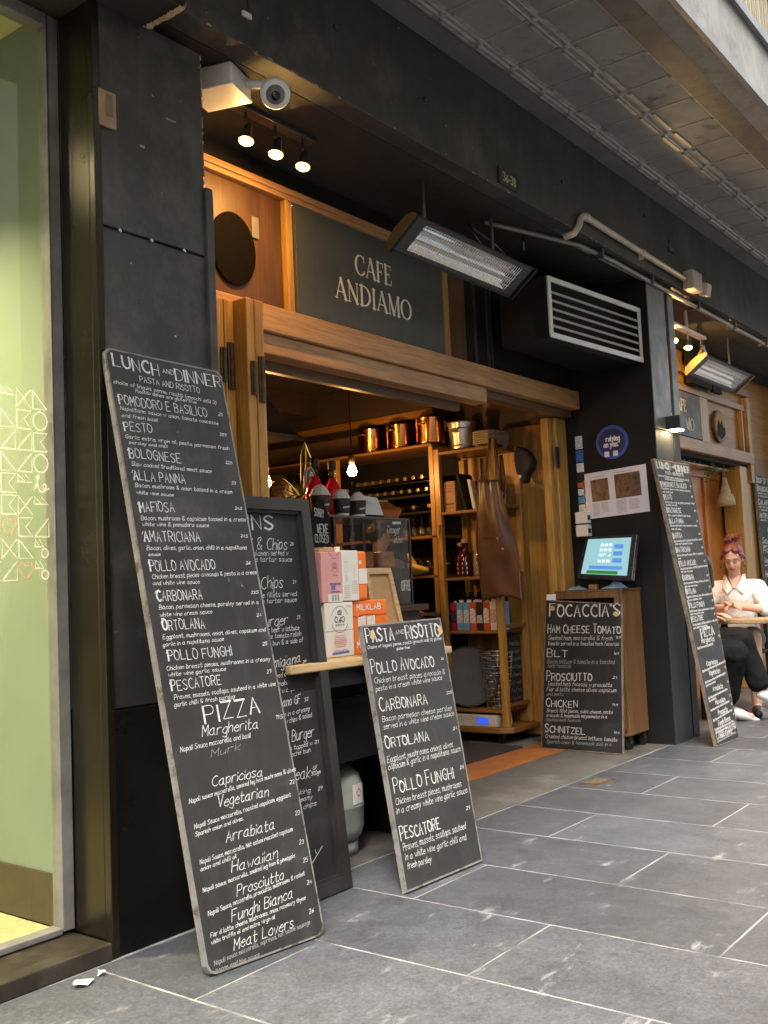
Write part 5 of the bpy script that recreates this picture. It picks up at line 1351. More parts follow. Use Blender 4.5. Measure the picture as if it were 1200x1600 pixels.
m.add([(4.54, 3.88, 1.105), (5.29, 3.88, 1.105), (5.29, 3.88, 1.650), (4.54, 3.88, 1.650)], [(0, 1, 2, 3)]); m.add([(5.292, 3.88, 1.105), (5.292, 4.26, 1.105), (5.292, 4.26, 1.650), (5.292, 3.88, 1.650)], [(0, 1, 2, 3)])
build('glass', m, CASEG, t)
m = MB(); m.box(4.30, 5.30, 3.875, 4.27, 1.651, 1.665); build('top', m, mat('case_top', (0.12, 0.11, 0.10), 0.2, 0.4), t, bevel=0.002)
m = MB()
for (x, y) in ((4.535, 3.878), (5.295, 3.878), (5.295, 4.262)): m.box(x - 0.006, x + 0.006, y - 0.006, y + 0.006, 1.10, 1.6505)
m.box(4.545, 5.285, 3.872, 3.884, 1.10, 1.115); build('metal_edge', m, DKSTEEL, t)
m = MB(); m.box(4.55, 5.28, 3.90, 4.25, 1.34, 1.348); build('inner_shelf', m, pane_glass('shelf_glass'), t)
m = MB()
for x, z, w_ in ((4.6, 1.35, 0.12), (4.9, 1.35, 0.10), (5.10, 1.35, 0.12), (4.7, 1.11, 0.3)): m.box(x, x + w_, 3.95, 4.2, z, z + 0.10)
build('sandwich_tray', m, mat('tray_orange', (0.42, 0.13, 0.03), 0.5, 0, 0.4, 14), t, bevel=0.01)
pl = front(5.02, 1.475, 3.8785); m = MB(); write(m, 'Danger', 0.04, 0.09, 0.17, 0.09, 0.045, pl, 0.005, 's', 0); write(m, 'slow', 0.10, 0.03, 0.19, 0.03, 0.035, pl, 0.005, 's', 0); write(m, 'COFFEE', 0.16, -0.28, 0.26, -0.28, 0.06, pl, 0.008, 'C', 0); ribbon(m, [(0.10, 0.155), (0.18, 0.157)], 0.018, pl); build('glass_lettering', m, CHALKW, t)
FOILC = mat('gold_cap', (0.42, 0.32, 0.15), 0.3, 0.8, 0.2, 20, 0.02)
# takeaway cups with white domed lids
def cup(x, y, z, label, s=1.0):
    t = thing('takeaway_cup', label, 'cup', (x, y, z), 'stacked black takeaway cups on the glass case')
    m = MB(); m.lathe([(0.0, 0.0), (0.056 * s, 0.0), (0.058 * s, 0.012)], (x, y, z), 24); build('base_band', m, WHITEP, t, smooth=False)
    m = MB(); m.lathe([(0.058 * s, 0.0122), (0.070 * s, 0.13 * s), (0.072 * s, 0.132 * s), (0.0, 0.132 * s)], (x, y, z), 28); b = build('cup', m, mat('black_cup', (0.022, 0.021, 0.022), 0.45), t)
    m = MB(); m.lathe([(0.074 * s, 0.1325 * s), (0.074 * s, 0.142 * s), (0.066 * s, 0.146 * s), (0.055 * s, 0.175 * s), (0.03 * s, 0.205 * s), (0.0, 0.212 * s)], (x, y, z), 28); build('domed_lid', m, WHITEP, t, smooth=True)
    m = MB(); aa = R(-100); ribbon(m, [(-0.03, 0.06 * s), (0.0, 0.064 * s), (0.035, 0.07 * s)], 0.009, lambda px, py, d: Vector((x + (0.066 * s + d) * math.cos(aa + px / 0.065), y + (0.066 * s + d) * math.sin(aa + px / 0.065), z + py))); build('print', m, CHALKW, b)
cup(4.475, 3.925, 1.666, 'tallest black takeaway cup with white dome, left of the three', 0.86)
cup(4.672, 3.925, 1.666, 'black takeaway cup with white dome, middle of the three', 0.78)
cup(4.832, 3.925, 1.666, 'black takeaway cup with white dome next to the white card', 0.74)
t = thing('card_holder', 'white card with orange picture in a dark stand on the glass case', 'card', (4.96, 3.95, 1.666))
m = MB(); m.slab((4.86, 3.94, 1.680), (5.11, 3.94, 1.680), (5.095, 3.975, 1.80), (4.855, 3.975, 1.815), 0.004); build('card', m, PAPER, t)
pl, _, _ = quad_place((4.86, 3.94, 1.680), (5.11, 3.94, 1.680), (5.095, 3.975, 1.80), (4.855, 3.975, 1.815)); m = MB()
m.add([pl(0.004, 0.004, 0.001), pl(0.065, 0.004, 0.001), pl(0.06, 0.11, 0.001), pl(0.03, 0.135, 0.001), pl(0.004, 0.10, 0.001)], [(0, 1, 2, 3, 4)]); build('picture', m, mat('card_orange', (0.62, 0.22, 0.08), 0.5, 0, 0.5, 50, 0), t)
m = MB(); write(m, 'Menu', 0.11, 0.08, 0.16, 0.08, 0.016, pl, 0.003, 's', 0); build('print', m, INKG, t)
m = MB(); m.box(4.90, 5.06, 3.90, 3.99, 1.666, 1.6795); build('stand', m, DARK, t)
t = thing('tilted_tray', 'orange red paper tray tipped up on the glass case', 'tray', (5.4, 4.15, 1.65))
m = MB(); m.add([(5.22, 4.05, 1.735), (5.46, 4.05, 1.74), (5.40, 4.05, 1.672), (5.27, 4.05, 1.669), (5.22, 4.19, 1.80), (5.48, 4.19, 1.815), (5.42, 4.19, 1.69), (5.25, 4.19, 1.68)], [(0, 1, 5, 4), (0, 3, 2, 1), (1, 2, 6, 5), (3, 0, 4, 7), (2, 3, 7, 6)]); build('tray', m, mat('tray_red', (0.38, 0.10, 0.025), 0.5, 0, 0.2, 12), t)
m = MB(); m.tube([(5.22, 4.19, 1.80), (5.48, 4.19, 1.815)], 0.006, 6); build('rim', m, CREAMC, t)
# sorry we're closed board
t = thing('closed_sign', 'black bottle shaped sign reading sorry we are closed', 'sign', (4.39, 3.86, 1.42))
SX, SY = 4.392, 3.86
bp = [(-0.088, 0.0), (0.088, 0.0), (0.088, 0.19), (0.075, 0.235), (0.045, 0.285), (0.03, 0.32), (-0.03, 0.32), (-0.045, 0.285), (-0.075, 0.235), (-0.088, 0.19)]
m = MB(); m.prism([(SX + a, 1.425 + b_) for a, b_ in bp], SY - 0.006, SY + 0.006, 'xz'); build('board', m, DARK, t, bevel=0.002)
pl = front(SX, 1.425, SY - 0.0065); m = MB()
write(m, 'SORRY', -0.055, 0.225, 0.028, 0.215, 0.045, pl, 0.0055, 'C'); write(m, "WE'RE", -0.035, 0.125, 0.06, 0.125, 0.05, pl, 0.0075, 'C'); write(m, 'CLOSED', -0.058, 0.07, 0.062, 0.07, 0.045, pl, 0.006, 'C'); write(m, 'see you tomorrow', -0.075, 0.018, 0.072, 0.018, 0.013, pl, 0.003, 'C')
build('lettering', m, CHALKW, t)
m = MB(); m.box(4.29, 4.51, 3.826, 3.87, 1.385, 1.4245); m.box(4.31, 4.49, 3.83, 3.87, 1.101, 1.3845); build('wooden_block', m, WOODP, t, bevel=0.003)
# red syrup bottles
REDL = liquid('red_liqueur', (0.8, 0.02, 0.045), 0.08, 0.1)
CLEARG = pane_glass('clear_bottle_glass', (0.93, 0.93, 0.91), 0.02, 1.0)
def bottle(x, y, z, label, s=1.0):
    t = thing('liqueur_bottle', label, 'bottle', (x, y, z), 'red liqueur bottles on the glass case')
    m = MB(); m.lathe([(0.0, 0.002), (0.055 * s, 0.004), (0.058 * s, 0.02), (0.057 * s, 0.14 * s), (0.045 * s, 0.18 * s), (0.025 * s, 0.215 * s), (0.02 * s, 0.235 * s), (0.0, 0.235 * s)], (x, y, z), 24); build('liquid', m, REDL, t, smooth=True)
    m = MB(); m.lathe([(0.021 * s, 0.236 * s), (0.0215 * s, 0.29 * s)], (x, y, z), 20); build('neck', m, CLEARG, t, smooth=True)
    m = MB(); m.lathe([(0.024 * s, 0.29 * s), (0.024 * s, 0.335 * s), (0.02 * s, 0.34 * s)], (x, y, z), 18); build('cap', m, mat('bottle_cap_black', (0.02, 0.018, 0.018), 0.35), t, smooth=False)
    m = MB(); m.lathe([(0.0585 * s, 0.05 * s), (0.0585 * s, 0.12 * s)], (x, y, z), 24); build('label', m, mat('bottle_label_red', (0.5, 0.06, 0.05), 0.5, 0, 0.3, 40, 0), t)
bottle(4.635, 4.10, 1.666, 'left bottle of red liqueur behind the black cups', 1.10)
bottle(4.81, 4.11, 1.666, 'right bottle of red liqueur behind the black cups', 1.09)
DKBT = mat('dark_spirit_bottle', (0.012, 0.010, 0.008), 0.1, 0, 0.2, 8, 0)
for k, (x, y, s_) in enumerate(((4.97, 4.215, 1.0), (5.06, 4.20, 0.85), (5.145, 4.21, 1.1))):
    t = thing('spirit_bottle', 'dark spirit bottle behind the white card on the glass case', 'bottle', (x, y, 1.666), 'dark bottles behind the white card')
    m = MB(); m.lathe([(0.0, 0.0), (0.034 * s_, 0.001), (0.034 * s_, 0.13 * s_), (0.014 * s_, 0.17 * s_), (0.013 * s_, 0.215 * s_), (0.0, 0.216 * s_)], (x, y, 1.666), 18); build('glass', m, DKBT, t, smooth=True)
    m = MB(); m.lathe([(0.015 * s_, 0.2165 * s_), (0.015 * s_, 0.245 * s_), (0.0, 0.246 * s_)], (x, y, 1.666), 14); build('cap', m, FOILC if k == 1 else DARK, t)
# beer tap with round badge
t = thing('beer_tap', 'steel beer tap with round white and grey badge behind the closed sign', 'beer tap', (4.44, 4.35, 1.1))
m = MB(); m.lathe([(0.0, 0), (0.09, 0), (0.09, 0.02), (0.075, 0.03), (0.075, 0.60), (0.10, 0.64), (0.10, 0.68), (0.0, 0.70)], (4.58, 4.36, 1.1), 24); b = build('tower', m, STEEL, t, smooth=True)
m = MB(); m.prism(oval(4.685, 1.915, 0.05, 0.085), 4.18, 4.20, 'xz'); bd = build('badge', m, WHITEP, t, bevel=0.004)
m = MB(); m.prism(oval(4.685, 1.915, 0.04, 0.072), 4.176, 4.1795, 'xz'); build('badge_face', m, mat('badge_blue_grey', (0.10, 0.14, 0.18), 0.35, 0, 0.6, 22), bd)
m = MB(); m.prism([(4.655, 1.875), (4.685, 1.865), (4.715, 1.88), (4.70, 1.91), (4.68, 1.90), (4.665, 1.915)], 4.173, 4.1758, 'xz'); m.prism([(4.66, 1.935), (4.71, 1.94), (4.695, 1.965), (4.675, 1.965)], 4.173, 4.1758, 'xz'); build('badge_emblem', m, PAPER, bd)
m = MB(); m.tube([(4.685, 4.20, 1.835), (4.66, 4.28, 1.79), (4.60, 4.36, 1.74)], 0.012, 8); build('spout', m, STEEL, t, smooth=True)
# spiky plant
t = thing('pot_plant', 'spiky green plant with drooping leaves behind the beer tap', 'plant', (4.88, 4.44, 1.1))
m = MB(); m.lathe([(0.0, 0), (0.06, 0), (0.08, 0.14), (0.075, 0.14), (0.07, 0.11), (0.0, 0.11)], (4.88, 4.44, 1.70), 18); m.box(4.79, 4.97, 4.38, 4.5, 1.10, 1.6995); build('pot', m, DARK, t)
m = MB()
for k in range(46):
    a = random.uniform(0, 6.28); L = random.uniform(0.14, 0.30); e = random.uniform(0.3, 1.3)
    base = Vector((4.88, 4.44, 1.82)); prev = base; w = random.uniform(0.006, 0.012)
    P = []
    for j in range(6):
        tt = j / 5
        P.append(base + Vector((math.cos(a) * L * tt * math.cos(e), math.sin(a) * L * tt * math.cos(e), L * tt * math.sin(e) - 0.16 * tt * tt * math.cos(e))))
    sd_ = Vector((-math.sin(a), math.cos(a), 0))
    vs = []
    for j, p in enumerate(P): ww = w * (1 - (j / 5) ** 2) + 0.0008; vs += [p + sd_ * ww, p - sd_ * ww]
    m.add(vs, [(2 * j, 2 * j + 1, 2 * j + 3, 2 * j + 2) for j in range(5)])
build('leaves', m, mat('plant_leaf', (0.075, 0.10, 0.028), 0.45, 0, 0.4, 15), t)
m = MB(); m.tube([(4.87, 4.44, 1.82), (4.89, 4.44, 2.12), (4.93, 4.44, 2.21), (4.98, 4.43, 2.10)], 0.006, 6); m.tube([(4.89, 4.44, 1.82), (4.95, 4.45, 2.08), (4.96, 4.46, 2.18)], 0.006, 6); build('stem', m, mat('plant_stem', (0.16, 0.17, 0.06), 0.5), t)

# pendant bulbs
def pendant(x, y, z, label, top=2.78, power=85):
    t = thing('pendant_bulb', label, 'pendant lamp', (x, y, top), 'bare pendant bulbs inside the cafe')
    m = MB(); m.tube([(x, y, top), (x, y, z + 0.10)], 0.005, 6); build('cord', m, DARK, t)
    m = MB(); m.lathe([(0.012, 0.0), (0.024, -0.005), (0.024, -0.06), (0.018, -0.065)], (x, y, z + 0.11), 16); build('holder', m, BRASSD, t, smooth=True)
    m = MB(); m.lathe([(0.013, 0.045), (0.017, 0.03), (0.034, -0.005), (0.037, -0.022), (0.028, -0.046), (0.0, -0.056)], (x, y, z), 18); build('bulb', m, glow('amber_bulb', (1.0, 0.50, 0.15), power), t, smooth=True)
pendant(6.0, 4.92, 2.155, 'glowing amber bulb near the copper pots', 2.98)
pendant(4.73, 4.62, 1.965, 'glowing amber bulb beside the left golden door leaf', 2.98)
t = thing('range_hood', 'dark sloping metal hood hanging inside the doorway', 'hood', (4.9, 5.1, 2.3))
m = MB(); m.add([(4.75, 4.85, 2.33), (5.36, 4.85, 2.33), (5.36, 5.4, 2.33), (4.75, 5.4, 2.33), (4.75, 4.95, 2.62), (5.10, 4.95, 2.62), (5.10, 5.3, 2.62), (4.75, 5.3, 2.62)], [(0, 3, 2, 1), (4, 5, 6, 7), (0, 1, 5, 4), (1, 2, 6, 5), (2, 3, 7, 6), (3, 0, 4, 7)]); m.box(4.75, 4.95, 5.0, 5.2, 2.62, 2.979); build('hood', m, mat('hood_grey', (0.06, 0.06, 0.065), 0.4, 0.5), t)
m = MB(); m.box(4.745, 5.365, 4.842, 4.8495, 2.31, 2.345); build('rim', m, DKSTEEL, t)
t = thing('picture_frame', 'small pale framed picture behind the left doorway lamp', 'picture', (5.6, 5.6, 1.1))
m = MB(); m.box(5.56, 5.84, 5.6, 5.63, 1.95, 2.12); build('frame', m, WOODP, t, bevel=0.004)
m = MB(); m.box(5.59, 5.81, 5.595, 5.5995, 1.975, 2.095); build('picture', m, mat('picture_tan', (0.35, 0.22, 0.12), 0.5, 0, 0.5, 20), t)
m = MB(); m.box(5.5, 5.9, 5.55, 5.75, 0.0, 1.9495); build('stand', m, DARK, t)

# ================================================================== shelving cabinet on castors by the door
cab = thing('shelving_cabinet', 'open golden timber shelving cabinet on castors with apron hanging on it', 'shelves', (6.78, 4.25, 0))
XA, XB, YA, YB = 6.60, 6.97, 4.00, 4.52
for (x, y, z1) in ((XA, YA, 2.33), (XA, YB, 2.31), (XB, YA, 2.25), (XB, YB, 2.25)):
    m = MB(); m.box(x - 0.022, x + 0.022, y - 0.026, y + 0.026, 0.125, z1); build('post', m, WOODG, cab, bevel=0.004)
for z, th in ((2.285, 0.025), (1.80, 0.022), (1.275, 0.022), (0.855, 0.022), (0.255, 0.025)):
    m = MB(); m.box(XA - 0.018, XB + 0.015, YA + 0.027, YB - 0.027, z - th, z); build('shelf', m, WOODGY, cab, bevel=0.003)
m = MB(); m.prism([(6.52, 4.62), (6.52, 4.02), (6.58, 3.93), (7.0, 3.93), (7.0, 4.62)], 0.085, 0.123); build('base', m, WOODGY, cab, bevel=0.004)
m = MB()
for z in (0.30, 0.90, 1.3, 1.83): m.box(XA + 0.023, XB - 0.023, YA - 0.012, YA + 0.004, z - 0.03, z)
for y in (YA + 0.16, YA + 0.34): m.box(XB - 0.012, XB, y, y + 0.05, 0.13, 2.25)
build('back_rail', m, WOODGX, cab)
def castor(root, x, y, r=0.035, top=0.085):
    m = MB(); m.lathe([(0.0, -0.014), (r, -0.012), (r, 0.012), (0.0, 0.014)], (x, y, r + 0.001), 18, (0.4, 1, 0)); w = build('castor', m, DARK, root, smooth=False)
    m = MB(); m.box(x - 0.02, x + 0.02, y - 0.022, y - 0.017, r, top); m.box(x - 0.02, x + 0.02, y + 0.017, y + 0.022, r, top); m.box(x - 0.026, x + 0.026, y - 0.026, y + 0.026, top - 0.008, top - 0.0005); build('fork', m, DKSTEEL, w)
for x, y in ((6.60, 4.05), (6.60, 4.52), (6.93, 4.05), (6.93, 4.52)): castor(cab, x, y, 0.034, 0.0845)

# copper pots, bucket and trays along the top
COPPER = mat('polished_copper', (0.72, 0.30, 0.09), 0.18, 1.0, 0.12, 8, 0.04, 30)
def pot(y, z, label, r=0.115, h=0.20):
    t = thing('copper_pot', label, 'pot', (6.72, y, z), 'copper pots on the high shelf')
    m = MB(); m.lathe([(0.0, 0.0), (r * 0.97, 0.002), (r, 0.015), (r, h), (r * 1.03, h + 0.004), (r * 0.96, h + 0.004), (r * 0.95, 0.02), (0.0, 0.02)], (6.72, y, z), 32); b = build('body', m, COPPER, t, smooth=False)
    for p in b.data.polygons: p.use_smooth = abs(p.normal.z) < 0.7
    m = MB(); m.tube([(6.72 - r, y - 0.03, z + h * 0.75), (6.72 - r - 0.03, y - 0.02, z + h * 0.77), (6.72 - r - 0.03, y + 0.02, z + h * 0.77), (6.72 - r, y + 0.03, z + h * 0.75)], 0.007, 8); build('handle', m, BRASSD, t, smooth=True)
pot(5.28, 2.375, 'copper pot farthest from the steel bucket on the high shelf')
pot(4.97, 2.375, 'copper pot in the middle of the three on the high shelf')
pot(4.66, 2.375, 'copper pot next to the steel bucket on the high shelf', 0.12, 0.215)
t = thing('steel_bucket', 'dented steel ice bucket on top of the shelving cabinet', 'bucket', (6.74, 4.36, 2.286))
m = MB(); m.lathe([(0.0, 0.001), (0.092, 0.002), (0.095, 0.03), (0.112, 0.20), (0.122, 0.225), (0.122, 0.238), (0.112, 0.238), (0.105, 0.20), (0.088, 0.02), (0.0, 0.02)], (6.74, 4.36, 2.286), 32); b = build('body', m, mat('galvanised_steel', (0.55, 0.53, 0.50), 0.32, 0.95, 0.2, 9, 0.15, 30), t, smooth=True)
m = MB()
for z, r in ((2.33, 0.099), (2.465, 0.1105)): m.lathe([(r - 0.002, -0.006), (r + 0.004, -0.004), (r + 0.004, 0.004), (r - 0.002, 0.006)], (6.74, 4.36, z), 32)
m.box(6.62, 6.635, 4.33, 4.40, 2.43, 2.455); build('band', m, STEEL, b)
t = thing('tray_stack', 'stack of grey brown pulp cup trays on the cabinet top', 'trays', (6.78, 4.11, 2.286))
m = MB()
for k in range(6): m.prism([(6.66 + 0.01 * (k % 2), 4.02), (6.90, 4.02), (6.93, 4.05), (6.93, 4.19), (6.90, 4.215), (6.66, 4.215), (6.63, 4.18), (6.63, 4.05)], 2.31 + k * 0.018, 2.31 + k * 0.018 + 0.0165)
for x, y in ((6.68, 4.06), (6.68, 4.17), (6.87, 4.06), (6.87, 4.17)): m.lathe([(0.02, 0.0), (0.03, 0.0238)], (x, y, 2.286), 12)
build('pulp_tray', m, mat('pulp_card', (0.30, 0.25, 0.19), 0.85, 0, 0.12, 20, 0.3), t, bevel=0.004)
# books and folders on the upper shelf
t = thing('box', 'upright brown kraft box printed in black on the upper shelf', 'box', (6.66, 4.46, 1.80))
m = MB(); m.box(6.62, 6.75, 4.38, 4.485, 1.801, 2.045); build('box', m, mat('kraft_card', (0.34, 0.19, 0.075), 0.7, 0, 0.1, 15), t, bevel=0.003)
m = MB(); pl = side(6.6195, 4.485, 1.801)
for k in range(5): ribbon(m, [(0.02, 0.16 + k * 0.015), (0.085, 0.163 + k * 0.012)], 0.004, pl)
ribbon(m, [(0.015, 0.06), (0.09, 0.062)], 0.012, pl); ribbon(m, [(0.02, 0.03), (0.085, 0.03)], 0.006, pl); build('print', m, INKB, t)
t = thing('folder', 'black folder leaning between the kraft box and the white booklets', 'folder', (6.72, 4.34, 1.80))
m = MB(); m.obox((6.74, 4.335, 1.955), (0.10, 0, 0), (0, 0.012, 0.003), (0, 0.035, 0.15)); build('cover', m, DARK, t, bevel=0.002)
for k, (y, h, lb, mm) in enumerate(((4.255, 0.235, 'tall white booklet with grey picture leaning on the black folder', PAPER), (4.165, 0.20, 'short white booklet beside the hanging apron', PAPER), (4.06, 0.12, 'cream stack of cards at the right end of the upper shelf', CREAMC))):
    t = thing('booklet', lb, 'booklet', (6.7, y, 1.80))
    m = MB(); m.obox((6.70 + 0.02 * k, y, 1.802 + h / 2 + 0.004), (0.09, 0.035, 0), (-0.003, 0.012, 0) if k < 2 else (-0.03, 0.04, 0), (0, 0.02 if k < 2 else 0, h / 2)); build('cover', m, mm, t, bevel=0.002)
    if k == 0:
        m = MB(); m.obox((6.655, 4.23, 1.94), (0.0, 0.03, 0), (0.0006, 0, 0), (0, 0.005, 0.05)); build('picture', m, mat('grey_picture', (0.3, 0.3, 0.33), 0.5, 0, 0.6, 40, 0), t)
# bottles with corks
def cork_bottle(x, y, z, label, c, s=1.0):
    t = thing('corked_bottle', label, 'bottle', (x, y, z), 'corked bottles on the middle shelf')
    m = MB(); m.lathe([(0.0, 0.001), (0.052 * s, 0.002), (0.056 * s, 0.015), (0.056 * s, 0.15 * s), (0.045 * s, 0.185 * s), (0.024 * s, 0.205 * s), (0.022 * s, 0.25 * s), (0.028 * s, 0.252 * s), (0.028 * s, 0.268 * s), (0.0, 0.268 * s)], (x, y, z), 24); b = build('bottle', m, c, t, smooth=True)
    m = MB(); m.lathe([(0.0225 * s, 0.2685 * s), (0.03 * s, 0.275 * s), (0.03 * s, 0.30 * s), (0.0, 0.302 * s)], (x, y, z), 16); build('cork', m, WOODP, t)
    m = MB(); p_ = lambda px, py, d: Vector((x + (0.0566 * s + d) * math.cos(math.pi + 0.35 - px / 0.056), y + (0.0566 * s + d) * math.sin(math.pi + 0.35 - px / 0.056), z + py))
    for r_ in range(3): ribbon(m, [(-0.015, 0.035 + r_ * 0.035), (0.015, 0.035 + r_ * 0.035)], 0.018, p_)
    build('label', m, PAPER, t)
DKRED = mat('dark_red_bottle', (0.05, 0.006, 0.008), 0.06, 0, 0.1, 6, 0)
CLB = mat('pale_bottle', (0.28, 0.25, 0.18), 0.06, 0, 0.1, 6, 0, spec=0.8)
cork_bottle(6.66, 4.335, 1.276, 'dark red corked bottle on the middle shelf', DKRED, 1.0)
cork_bottle(6.66, 4.20, 1.276, 'clear corked bottle left of the apron on the middle shelf', CLB, 1.0)
cork_bottle(6.72, 4.42, 1.276, 'second dark corked bottle at the back left of the middle shelf', DKRED, 0.92)
# row of cartons
kinds = [('navy_red', (0.30, 0.01, 0.03), (0.02, 0.02, 0.07)), ('sky_blue', (0.12, 0.30, 0.55), (0.45, 0.5, 0.52)), ('sky_blue', (0.12, 0.30, 0.55), (0.45, 0.5, 0.52)), ('orange_red', (0.55, 0.07, 0.015), (0.6, 0.55, 0.5)), ('black_pink', (0.02, 0.02, 0.035), (0.45, 0.43, 0.42)), ('orange_red', (0.55, 0.07, 0.015), (0.6, 0.55, 0.5)), ('cream', (0.55, 0.5, 0.42), (0.5, 0.3, 0.2)), ('sky_blue', (0.12, 0.30, 0.55), (0.45, 0.5, 0.52))]
labs = ['navy and red carton at the left end of the shelf carton row', 'first sky blue carton, second from the left in the shelf row', 'second sky blue carton, third from the left in the shelf row', 'orange red carton right of the two sky blue cartons', 'black and pink carton between two orange red cartons', 'orange red carton right of the black and pink carton', 'cream carton beside the right post in the shelf row', 'sky blue carton behind the right cabinet post']
for k, ((nm, c, c2), lb) in enumerate(zip(kinds, labs)):
    y1 = 4.485 - k * 0.0615 if k < 7 else 4.045; y0 = y1 - 0.056
    t = thing('drink_carton', lb, 'carton', (6.66, (y0 + y1) / 2, 0.855), 'drink cartons in a row on the shelf')
    m = MB(); m.box(6.625, 6.70, y0, y1, 0.856, 1.075); b = build('box', m, mat(nm + '_card', c, 0.45, 0, 0.1, 9, 0.02), t, bevel=0.003)
    m = MB(); pl = side(6.6245, y1, 0.856); ribbon(m, [(0.028, 0.075), (0.028, 0.145 if nm != 'black_pink' else 0.10)], 0.05, pl); build('printed_panel', m, mat(nm + '_panel', c2, 0.5, 0, 0.5, 60, 0), b)
    if nm == 'orange_red':
        m = MB(); ribbon(m, [(0.012, 0.165), (0.03, 0.165)], 0.014, pl); build('white_mark', m, PAPER, b)
    m = MB(); m.lathe([(0.011, 0), (0.011, 0.014)], (6.66, (y0 + y1) / 2, 1.0755), 12); build('cap', m, WHITEP, t)
for k in range(6):
    t = thing('black_jar', 'black jar with white label standing behind the drink cartons', 'jar', (6.78, 4.45 - k * 0.075, 0.856), 'black jars behind the drink cartons')
    m = MB(); m.lathe([(0.0, 0.0), (0.034, 0.0), (0.034, 0.25), (0.02, 0.275), (0.02, 0.30), (0.0, 0.30)], (6.775, 4.45 - k * 0.075, 0.856), 16); build('jar', m, GLOSSB, t)
    m = MB(); m.box(6.7395, 6.741, 4.45 - k * 0.075 - 0.02, 4.45 - k * 0.075 + 0.02, 1.055, 1.095); build('label', m, PAPER, t)
# lower shelf: round tray, wire basket, white appliance box
t = thing('round_tray', 'large round dark tray standing on edge on the bottom shelf', 'tray', (6.66, 4.43, 0.256))
dd = Vector((-0.80, -0.55, 0.18)).normalized(); m = MB(); m.lathe([(0.0, 0.0), (0.225, 0.0), (0.238, 0.014), (0.238, 0.02), (0.225, 0.006), (0.0, 0.006)], (6.68, 4.375, 0.495), 40, dd)
build('tray', m, mat('tray_dark_grey', (0.055, 0.052, 0.048), 0.55, 0, 0.15, 12, 0.1), t)
t = thing('wire_basket', 'tall chrome wire basket on the bottom shelf', 'basket', (6.70, 4.15, 0.256))
m = MB(); bc = (6.705, 4.135, 0.258)
for k, z in enumerate((0.0, 0.05, 0.10, 0.15, 0.20, 0.25, 0.30, 0.35, 0.385, 0.42)):
    r = 0.085 + 0.045 * z / 0.42; m.tube([(bc[0] + r * math.cos(a * math.pi / 12), bc[1] + r * math.sin(a * math.pi / 12), bc[2] + z + 0.004) for a in range(25)], 0.0028 if k not in (8, 9) else 0.004, 5)
for a in range(14):
    c_, s_2 = math.cos(a * math.pi / 7), math.sin(a * math.pi / 7); m.tube([(bc[0] + 0.085 * c_, bc[1] + 0.085 * s_2, bc[2]), (bc[0] + 0.13 * c_, bc[1] + 0.13 * s_2, bc[2] + 0.42)], 0.0026, 5)
build('wire', m, STEEL, t)
t = thing('appliance_box', 'flat white appliance with blue display on the cabinet base', 'appliance', (6.70, 4.26, 0.124))
m = MB(); m.box(6.56, 6.80, 4.07, 4.50, 0.1245, 0.212); b = build('body', m, mat('appliance_cream', (0.60, 0.56, 0.46), 0.5), t, bevel=0.006)
m = MB(); m.box(6.556, 6.5595, 4.14, 4.24, 0.145, 0.195); build('blue_display', m, glow('blue_screen', (0.02, 0.08, 0.6), 0.3), b)
m = MB(); write(m, 'OMNIVORE', 0.015, 0.03, 0.20, 0.03, 0.042, side(6.5593, 4.49, 0.124), 0.004, 'C', 0); build('lettering', m, INKG, b)
t = thing('chalkboard', 'small added board for the reflected menu writing inside the cabinet end', 'menu board', (6.80, 4.06, 0.256))  # board added to carry writing that was a reflection
m = MB(); m.box(6.74, 6.94, 4.045, 4.06, 0.2565, 0.80); build('panel', m, BOARDK, t)
m = MB(); pl = front(6.74, 0.2565, 4.0445)
for k in range(8): write(m, random.choice(['Salami', 'olives', 'oven', 'cotto', 'fetta', 'carbonara', 'rocket', 'pasta']), 0.02, 0.05 + k * 0.06, 0.18, 0.05 + k * 0.06, 0.03, pl, 0.004, 's')
build('lettering', m, CHALKF, t)
# leather apron and cap
LEATH = mat('brown_leather', (0.105, 0.048, 0.026), 0.36, 0, 0.35, 5, 0.25, 25)
t = thing('leather_apron', 'brown leather apron with straps hanging on the cabinet post', 'apron', (6.55, 3.97, 1.1))
def apron_p(u, v):   # u across 0..1, v down 0..1
    w0 = 0.19 + 0.17 * min(1.0, v * 1.5); cx = 3.99 - 0.05 * v
    y = cx + w0 * (0.5 - u)
    fold = 0.010 * math.sin(u * 5 + v * 2.0) * (0.5 + v) + 0.022 * math.sin(v * 5.2 + u) + 0.005 * math.sin(u * 9 - v * 9) + 0.016 * math.sin(u * 21) * math.exp(-v * 5) + 0.010 * math.sin((u + 0.6 * v) * 8) * math.exp(-((v - 0.55) * 5) ** 2)
    x = 6.535 - 0.02 - fold * 0.7 - 0.02 * math.sin(math.pi * u)
    z = 2.015 - 0.90 * v - 0.045 * (2 * u - 1) ** 2 * (v > 0.9) - 0.02 * u * (1 - v)
    return (x, y, z)
m = MB(); NU, NV = 16, 34
for j in range(NV + 1):
    for i in range(NU + 1): m.v.append(Vector(apron_p(i / NU, j / NV)))
m.f = [(j * (NU + 1) + i, j * (NU + 1) + i + 1, (j + 1) * (NU + 1) + i + 1, (j + 1) * (NU + 1) + i) for j in range(NV) for i in range(NU)]
ap = build('apron', m, LEATH, t, smooth=True); m = MB()
for du in (0.03, 0.97): m.tube([Vector(apron_p(du, j / 30)) + Vector((-0.004, 0, 0)) for j in range(31)], 0.003, 5)
m.tube([Vector(apron_p(j / 16, 0.985)) + Vector((-0.004, 0, 0)) for j in range(17)], 0.003, 5)
